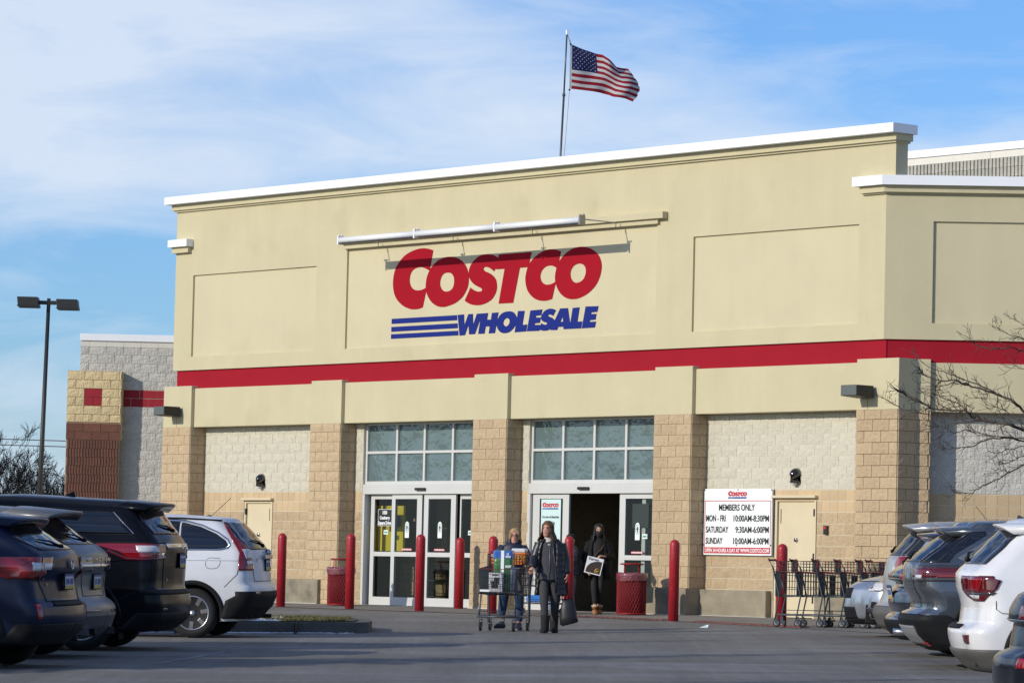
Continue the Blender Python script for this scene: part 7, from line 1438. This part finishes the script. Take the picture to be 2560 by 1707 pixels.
shell('jacket', [(0, 0, 1.27, .075, .07), (0, 0, 1.22, .15, .10), (0, 0, 1.1, .17, .125), (0, 0, .9, .17, .14), (0, 0, .72, .19, .15)], M_navy, w4, rib=.03, ribh=.08, wob=.02)
sleeve('sleeve', [(.13, 0, 1.18), (.20, -.08, .99), (.13, -.29, .99)], [.07, .062, .046], M_navy, w4, .06); sleeve('sleeve', [(-.13, 0, 1.18), (-.20, -.08, .99), (-.13, -.29, .99)], [.07, .062, .046], M_navy, w4, .06)
# ================================================================ shopping carts
M_wire = mat('cart_wire', (.075, .082, .09), .45, metal=.5, spec=.5); M_fr_ = mat('cart_frame', (.075, .088, .105), .4, metal=.3); M_cred = mat('cart_red_plastic', (.24, .010, .016), .45); M_crd = mat('cart_rim_dull_red', (.15, .014, .016), .5); M_hub = mat('caster_grey', (.30, .30, .31), .5)
M_chw = mat('cart_wire_bright', (.32, .33, .34), .35, metal=.6)
def make_cart(name, label, group=None, wire=None):
    wire = wire or M_wire; e = empty(name); tag(e, label, 'shopping cart', group); g = .0042
    zf0, zf1, zb0, zb1 = .53, .86, .50, .91; xf, xb, yf, yb = .265, .30, -.50, .40
    def S(u, x, k): return (x, yf + (yb - yf) * u, (zf0 + (zb0 - zf0) * u) * (1 - k) + (zf1 + (zb1 - zf1) * u) * k)
    b = MB(); ns = 20
    for sg in (1, -1):
        for i in range(ns + 1): u = i / ns; x0 = sg * (xf + (xb - xf) * u); b.tube([S(u, x0 * .90, 0), S(u, x0, 1)], g, 4, smooth=False)
        for k in (.03, .28, .36, .62, .86): b.tube([S(0, sg * xf * (.90 + .1 * k), k), S(1, sg * xb * (.90 + .1 * k), k)], g, 4, smooth=False)
    for i in range(1, 13):
        f = -1 + 2 * i / 13
        b.tube([S(0, f * xf * .9, 0), S(0, f * xf, 1)], g, 4, smooth=False); b.tube([S(0, f * xf * .9, 0), S(1, f * xb * .9, 0)], g, 4, smooth=False); b.tube([S(1, f * xb * .9, 0), S(1, f * xb, 1)], g, 4, smooth=False)
    for k in (.03, .28, .36, .62, .86):
        for u, xx in ((0, xf), (1, xb)): b.tube([S(u, -xx * (.9 + .1 * k), k), S(u, xx * (.9 + .1 * k), k)], g, 4, smooth=False)
    for u in (.12, .3, .5, .7, .88): b.tube([S(u, -.27, 0), S(u, .27, 0)], g, 4, smooth=False)
    b.build('basket', wire, e)
    b = MB(); b.tube([S(1, -xb, 1), S(0, -xf, 1), S(0, xf, 1), S(1, xb, 1)], .0050, 6); b.build('basket_rim', M_crd, e)
    b = MB()                                                     # child seat
    for sg in (1, -1):
        for i in range(6): y = .14 + .05 * i; b.tube([(sg * .275, y, .89), (sg * .275, y, 1.07)], g, 4, smooth=False)
        for z in (.93, .98, 1.03, 1.07): b.tube([(sg * .275, .13, z), (sg * .275, .42, z)], g, 4, smooth=False)
    for i in range(13): x = -.275 + .55 * i / 12; b.tube([(x, .13, .88), (x, .13, 1.07)], g, 4, smooth=False); b.tube([(x, .13, .88), (x, .42, .90)], g, 4, smooth=False)
    for z in (.93, .98, 1.03): b.tube([(-.275, .13, z), (.275, .13, z)], g, 4, smooth=False)
    b.build('child_seat', wire, e)
    b = MB(); b.tube([(-.275, .42, 1.07), (-.275, .13, 1.075), (.275, .13, 1.075), (.275, .42, 1.07)], .005, 5); b.build('seat_rim', M_crd, e)
    b = MB(); b.box(-.012, .012, .11, .14, .92, 1.05); b.tube([(0, .12, .92), (.01, .02, .80)], .010, 5); b.build('seat_strap', M_cred, e)
    b = MB(); b.tube([(-.30, .50, 1.085), (.30, .50, 1.085)], .016, 10); b.build('handle', M_cred, e)
    for sg in (1, -1): b = MB(); b.tube([(sg * .30, .525, 1.11), (sg * .30, .44, .95), (sg * .295, .33, .50), (sg * .29, .38, .24), (sg * .285, .40, .12)], [(.026, .014), (.023, .014), (.019, .013), (.014, .012), (.014, .012)], 8); b.build('side_post', M_fr_, e)
    for sg in (1, -1): b = MB(); b.tube([(sg * .25, .32, .50), (sg * .25, -.50, .53)], .013, 7); b.tube([(sg * .24, -.40, .52), (sg * .255, -.42, .2)], .011, 6); b.build('frame_bar', M_fr_, e)
    b = MB(); b.tube([(-.285, .40, .20), (-.265, -.48, .20), (.265, -.48, .20), (.285, .40, .20)], .015, 8); b.build('lower_frame', M_fr_, e)
    b = MB()
    for i in range(9): y = -.42 + .095 * i; b.tube([(-.27, y, .205), (-.25, y, .215), (.25, y, .215), (.27, y, .205)], g, 4, smooth=False)
    for sg in (1, -1): b.tube([(sg * .26, -.46, .275), (sg * .27, .36, .275)], g, 4, smooth=False)
    b.tube([(-.26, -.46, .275), (.26, -.46, .275)], g, 4, smooth=False)
    for i in range(7): x = -.26 + .52 * i / 6; b.tube([(x, -.47, .20), (x, -.46, .275)], g, 4, smooth=False); b.tube([(x, -.47, .205), (x, .38, .205)], g, 4, smooth=False)
    b.build('lower_tray', wire, e)
    b = MB(); b.tube([(-.12, -.47, .19), (-.11, -.53, .11), (.11, -.53, .11), (.12, -.47, .19)], .009, 6); b.build('bumper_bar', M_fr_, e)
    for x, y in ((-.27, .37), (.27, .37), (-.235, -.42), (.235, -.42)):
        b = MB(); rg = [[(x + dx, y + r_ * math.cos(R(a)), .063 + r_ * math.sin(R(a))) for a in range(0, 360, 18)] for dx, r_ in ((-.014, .052), (-.013, .062), (.013, .062), (.014, .052))]; b.rings(rg); w_ = b.build('caster', M_tyre, e)
        b = MB(); rg = [[(x + dx, y + .044 * math.cos(R(a)), .063 + .044 * math.sin(R(a))) for a in range(0, 360, 24)] for dx in (-.0155, .0155)]; b.rings(rg); b.build('hub', M_hub, w_)
        b = MB()
        for dx in (-.021, .021): b.box(x + dx - .002, x + dx + .002, y - .012, y + .03, .055, .155)
        b.box(x - .022, x + .022, y - .01, y + .03, .152, .17); b.build('caster_fork', M_fr_, w_)
    return e
def kids(o): return [c for c in bpy.data.objects if c.parent == o]
def copy_thing(src, label):
    r_ = src.copy(); COL.objects.link(r_); r_['label'] = label
    for c in kids(src):
        d = c.copy(); COL.objects.link(d); d.parent = r_; d.matrix_parent_inverse = c.matrix_parent_inverse.copy()
        for g_ in kids(c): h_ = g_.copy(); COL.objects.link(h_); h_.parent = d; h_.matrix_parent_inverse = g_.matrix_parent_inverse.copy()
    return r_
def put(o, x, y, rz, s=1.0, dz=0): o.location = (x, y, gz(x, y) + dz); o.rotation_euler = (0, 0, rz); o.scale = (s, s, s)
cart = make_cart('shopping_cart', 'shopping cart loaded with green pack and boxes, out on the asphalt')
c1x, c1y, c1r, c1s = -.03, 59.75, R(-12), 1.10; put(cart, c1x, c1y, c1r, c1s)
c2 = copy_thing(cart, 'shopping cart with blue pack on its lower tray, pushed by the person in the hat'); put(c2, .70, 72.0, R(-86), 1.0)
labs = ['leftmost of the nested shopping carts, overlapping the near red bollard', 'second shopping cart from the left in the nested row', 'third shopping cart from the left in the nested row', 'fourth shopping cart from the left in the nested row', 'fifth nested shopping cart, close above the silver hatchback hood', 'last nested shopping cart, mostly hidden behind the silver hatchback']
for i in range(6):
    c_ = copy_thing(cart, labs[i]); c_['group'] = 'nested shopping carts by the wall'; k = [0, .335, .68, 1.03, 1.36, 1.52][i]; put(c_, 4.40 + .45 + k, 63.55 - .42 * k, R(90) - R(14), 1.0)
p_ = F2W(7.75, 1.15, .01); c_ = copy_thing(cart, 'shopping cart standing inside, seen through the closed glass doors'); c_.location = p_; c_.rotation_euler = (0, 0, R(60)); c_.scale = (1, 1, 1)
# goods in the first cart (their own places in the basket)
CM = Matrix.Translation((c1x, c1y, gz(c1x, c1y))) @ Matrix.Rotation(c1r, 4, 'Z') @ Matrix.Scale(c1s, 4)
def goods(name, label, x, y, z, sx, sy, sz, m, rz=0, bev=.02, cat='pack', rx=0):
    e = empty(name); tag(e, label, cat); e.matrix_world = CM @ Matrix.Translation((x, y, z)) @ Matrix.Rotation(rz, 4, 'Z') @ Matrix.Rotation(rx, 4, 'X')
    b = MB(); b.box(-sx / 2, sx / 2, -sy / 2, sy / 2, 0, sz); o = bevel(b.build('wrap', m, e), bev, 3); o.data.polygons.foreach_set('use_smooth', [True] * len(o.data.polygons)); return e
pk = goods('paper_towel_pack', 'big green and blue plastic pack standing up in the full cart', .045, -.25, .55, .27, .22, .58, mat('film_green', (.028, .13, .035), .25, bump=.6, bscale=10, var=.2, vscale=8, coat=.5), 0, .04)
M_fb_ = mat('film_blue', (.035, .12, .42), .3, coat=.4, bump=.4, bscale=12)
o = box('blue_top', -.137, .137, -.1125, .1125, .44, .575, M_fb_, pk, .03); box('white_band', -.022, .022, -.118, -.112, .02, .57, M_wht, pk); text('lettering', '12', .030, M_wht, pk, (.075, -.119, .505), width=.03, bold=.002, align='CENTER'); text('lettering', 'ROLLS', .022, M_wht, pk, (.08, -.119, .475), width=.07, bold=.002, align='CENTER')
text('lettering', 'MOST', .030, M_wht, pk, (.085, -.116, .335), width=.085, bold=.002, align='CENTER')
kb_ = goods('boxed_goods', 'black and white printed box at the front of the full cart', -.03, -.415, .545, .19, .07, .27, mat('carton_white', (.68, .68, .70), .5), 0, .006, 'box')
for (x0, x1, z0, z1) in ((-.06, .03, .05, .12), (-.02, .05, .11, .20), (-.07, -.02, .12, .15), (-.05, .04, .225, .24)): box('print', x0, x1, -.039, -.036, z0, z1, M_blk, kb_)
bb = goods('grey_pack', 'blue grey wrapped pack beside the green pack in the cart', .20, -.18, .55, .12, .35, .34, mat('film_grey_blue', (.07, .09, .16), .3, coat=.4, bump=.5, bscale=9), 0, .03)
ob = goods('orange_bag', 'orange and white bag in the child seat of the full cart', -.13, .24, .91, .22, .18, .13, mat('orange_net', (.55, .12, .02), .6, bump=.8, bscale=25, var=.4, vscale=20), R(8), .04, 'bag'); box('white_flap', -.12, .06, -.07, .07, .12, .165, mat('film_white', (.60, .62, .66), .3, coat=.5), ob, .02)
yb_ = goods('snack_carton', 'orange and yellow carton with white top in the full cart', .15, .25, .93, .24, .16, .17, mat('carton_orange', (.62, .16, .01), .5), R(-6), .008, 'box'); box('white_bag', -.10, .11, -.06, .07, .171, .23, mat('film_white', (0, 0, 0)), yb_, .02)
b = MB()
for q in range(4): b.lathe([(0, 0), (.024, 0), (.024, -.001)], 12, 0, (-.09 + q * .06, -.083, .09), axis='y')
b.build('yellow_dots', mat('print_yellow', (.65, .42, .02), .5), yb_); box('white_labels', -.235, -.10, -.515, -.508, .545, .575, M_wht, cart)
CM2 = Matrix.Translation((.70, 72.0, gz(.70, 72.0))) @ Matrix.Rotation(R(-86), 4, 'Z'); e = empty('bottle_case'); tag(e, 'bright blue wrapped case on the lower tray of the second cart', 'pack'); e.matrix_world = CM2 @ Matrix.Translation((0, -.12, .222))
b = MB(); b.box(-.17, .17, -.2, .2, 0, .13); bevel(b.build('wrap', mat('film_bright_blue', (.06, .25, .70), .35, coat=.5, bump=.5, bscale=14), e), .03, 3); box('white_label', -.18, -.172, -.1, .05, .03, .09, M_wht, e)
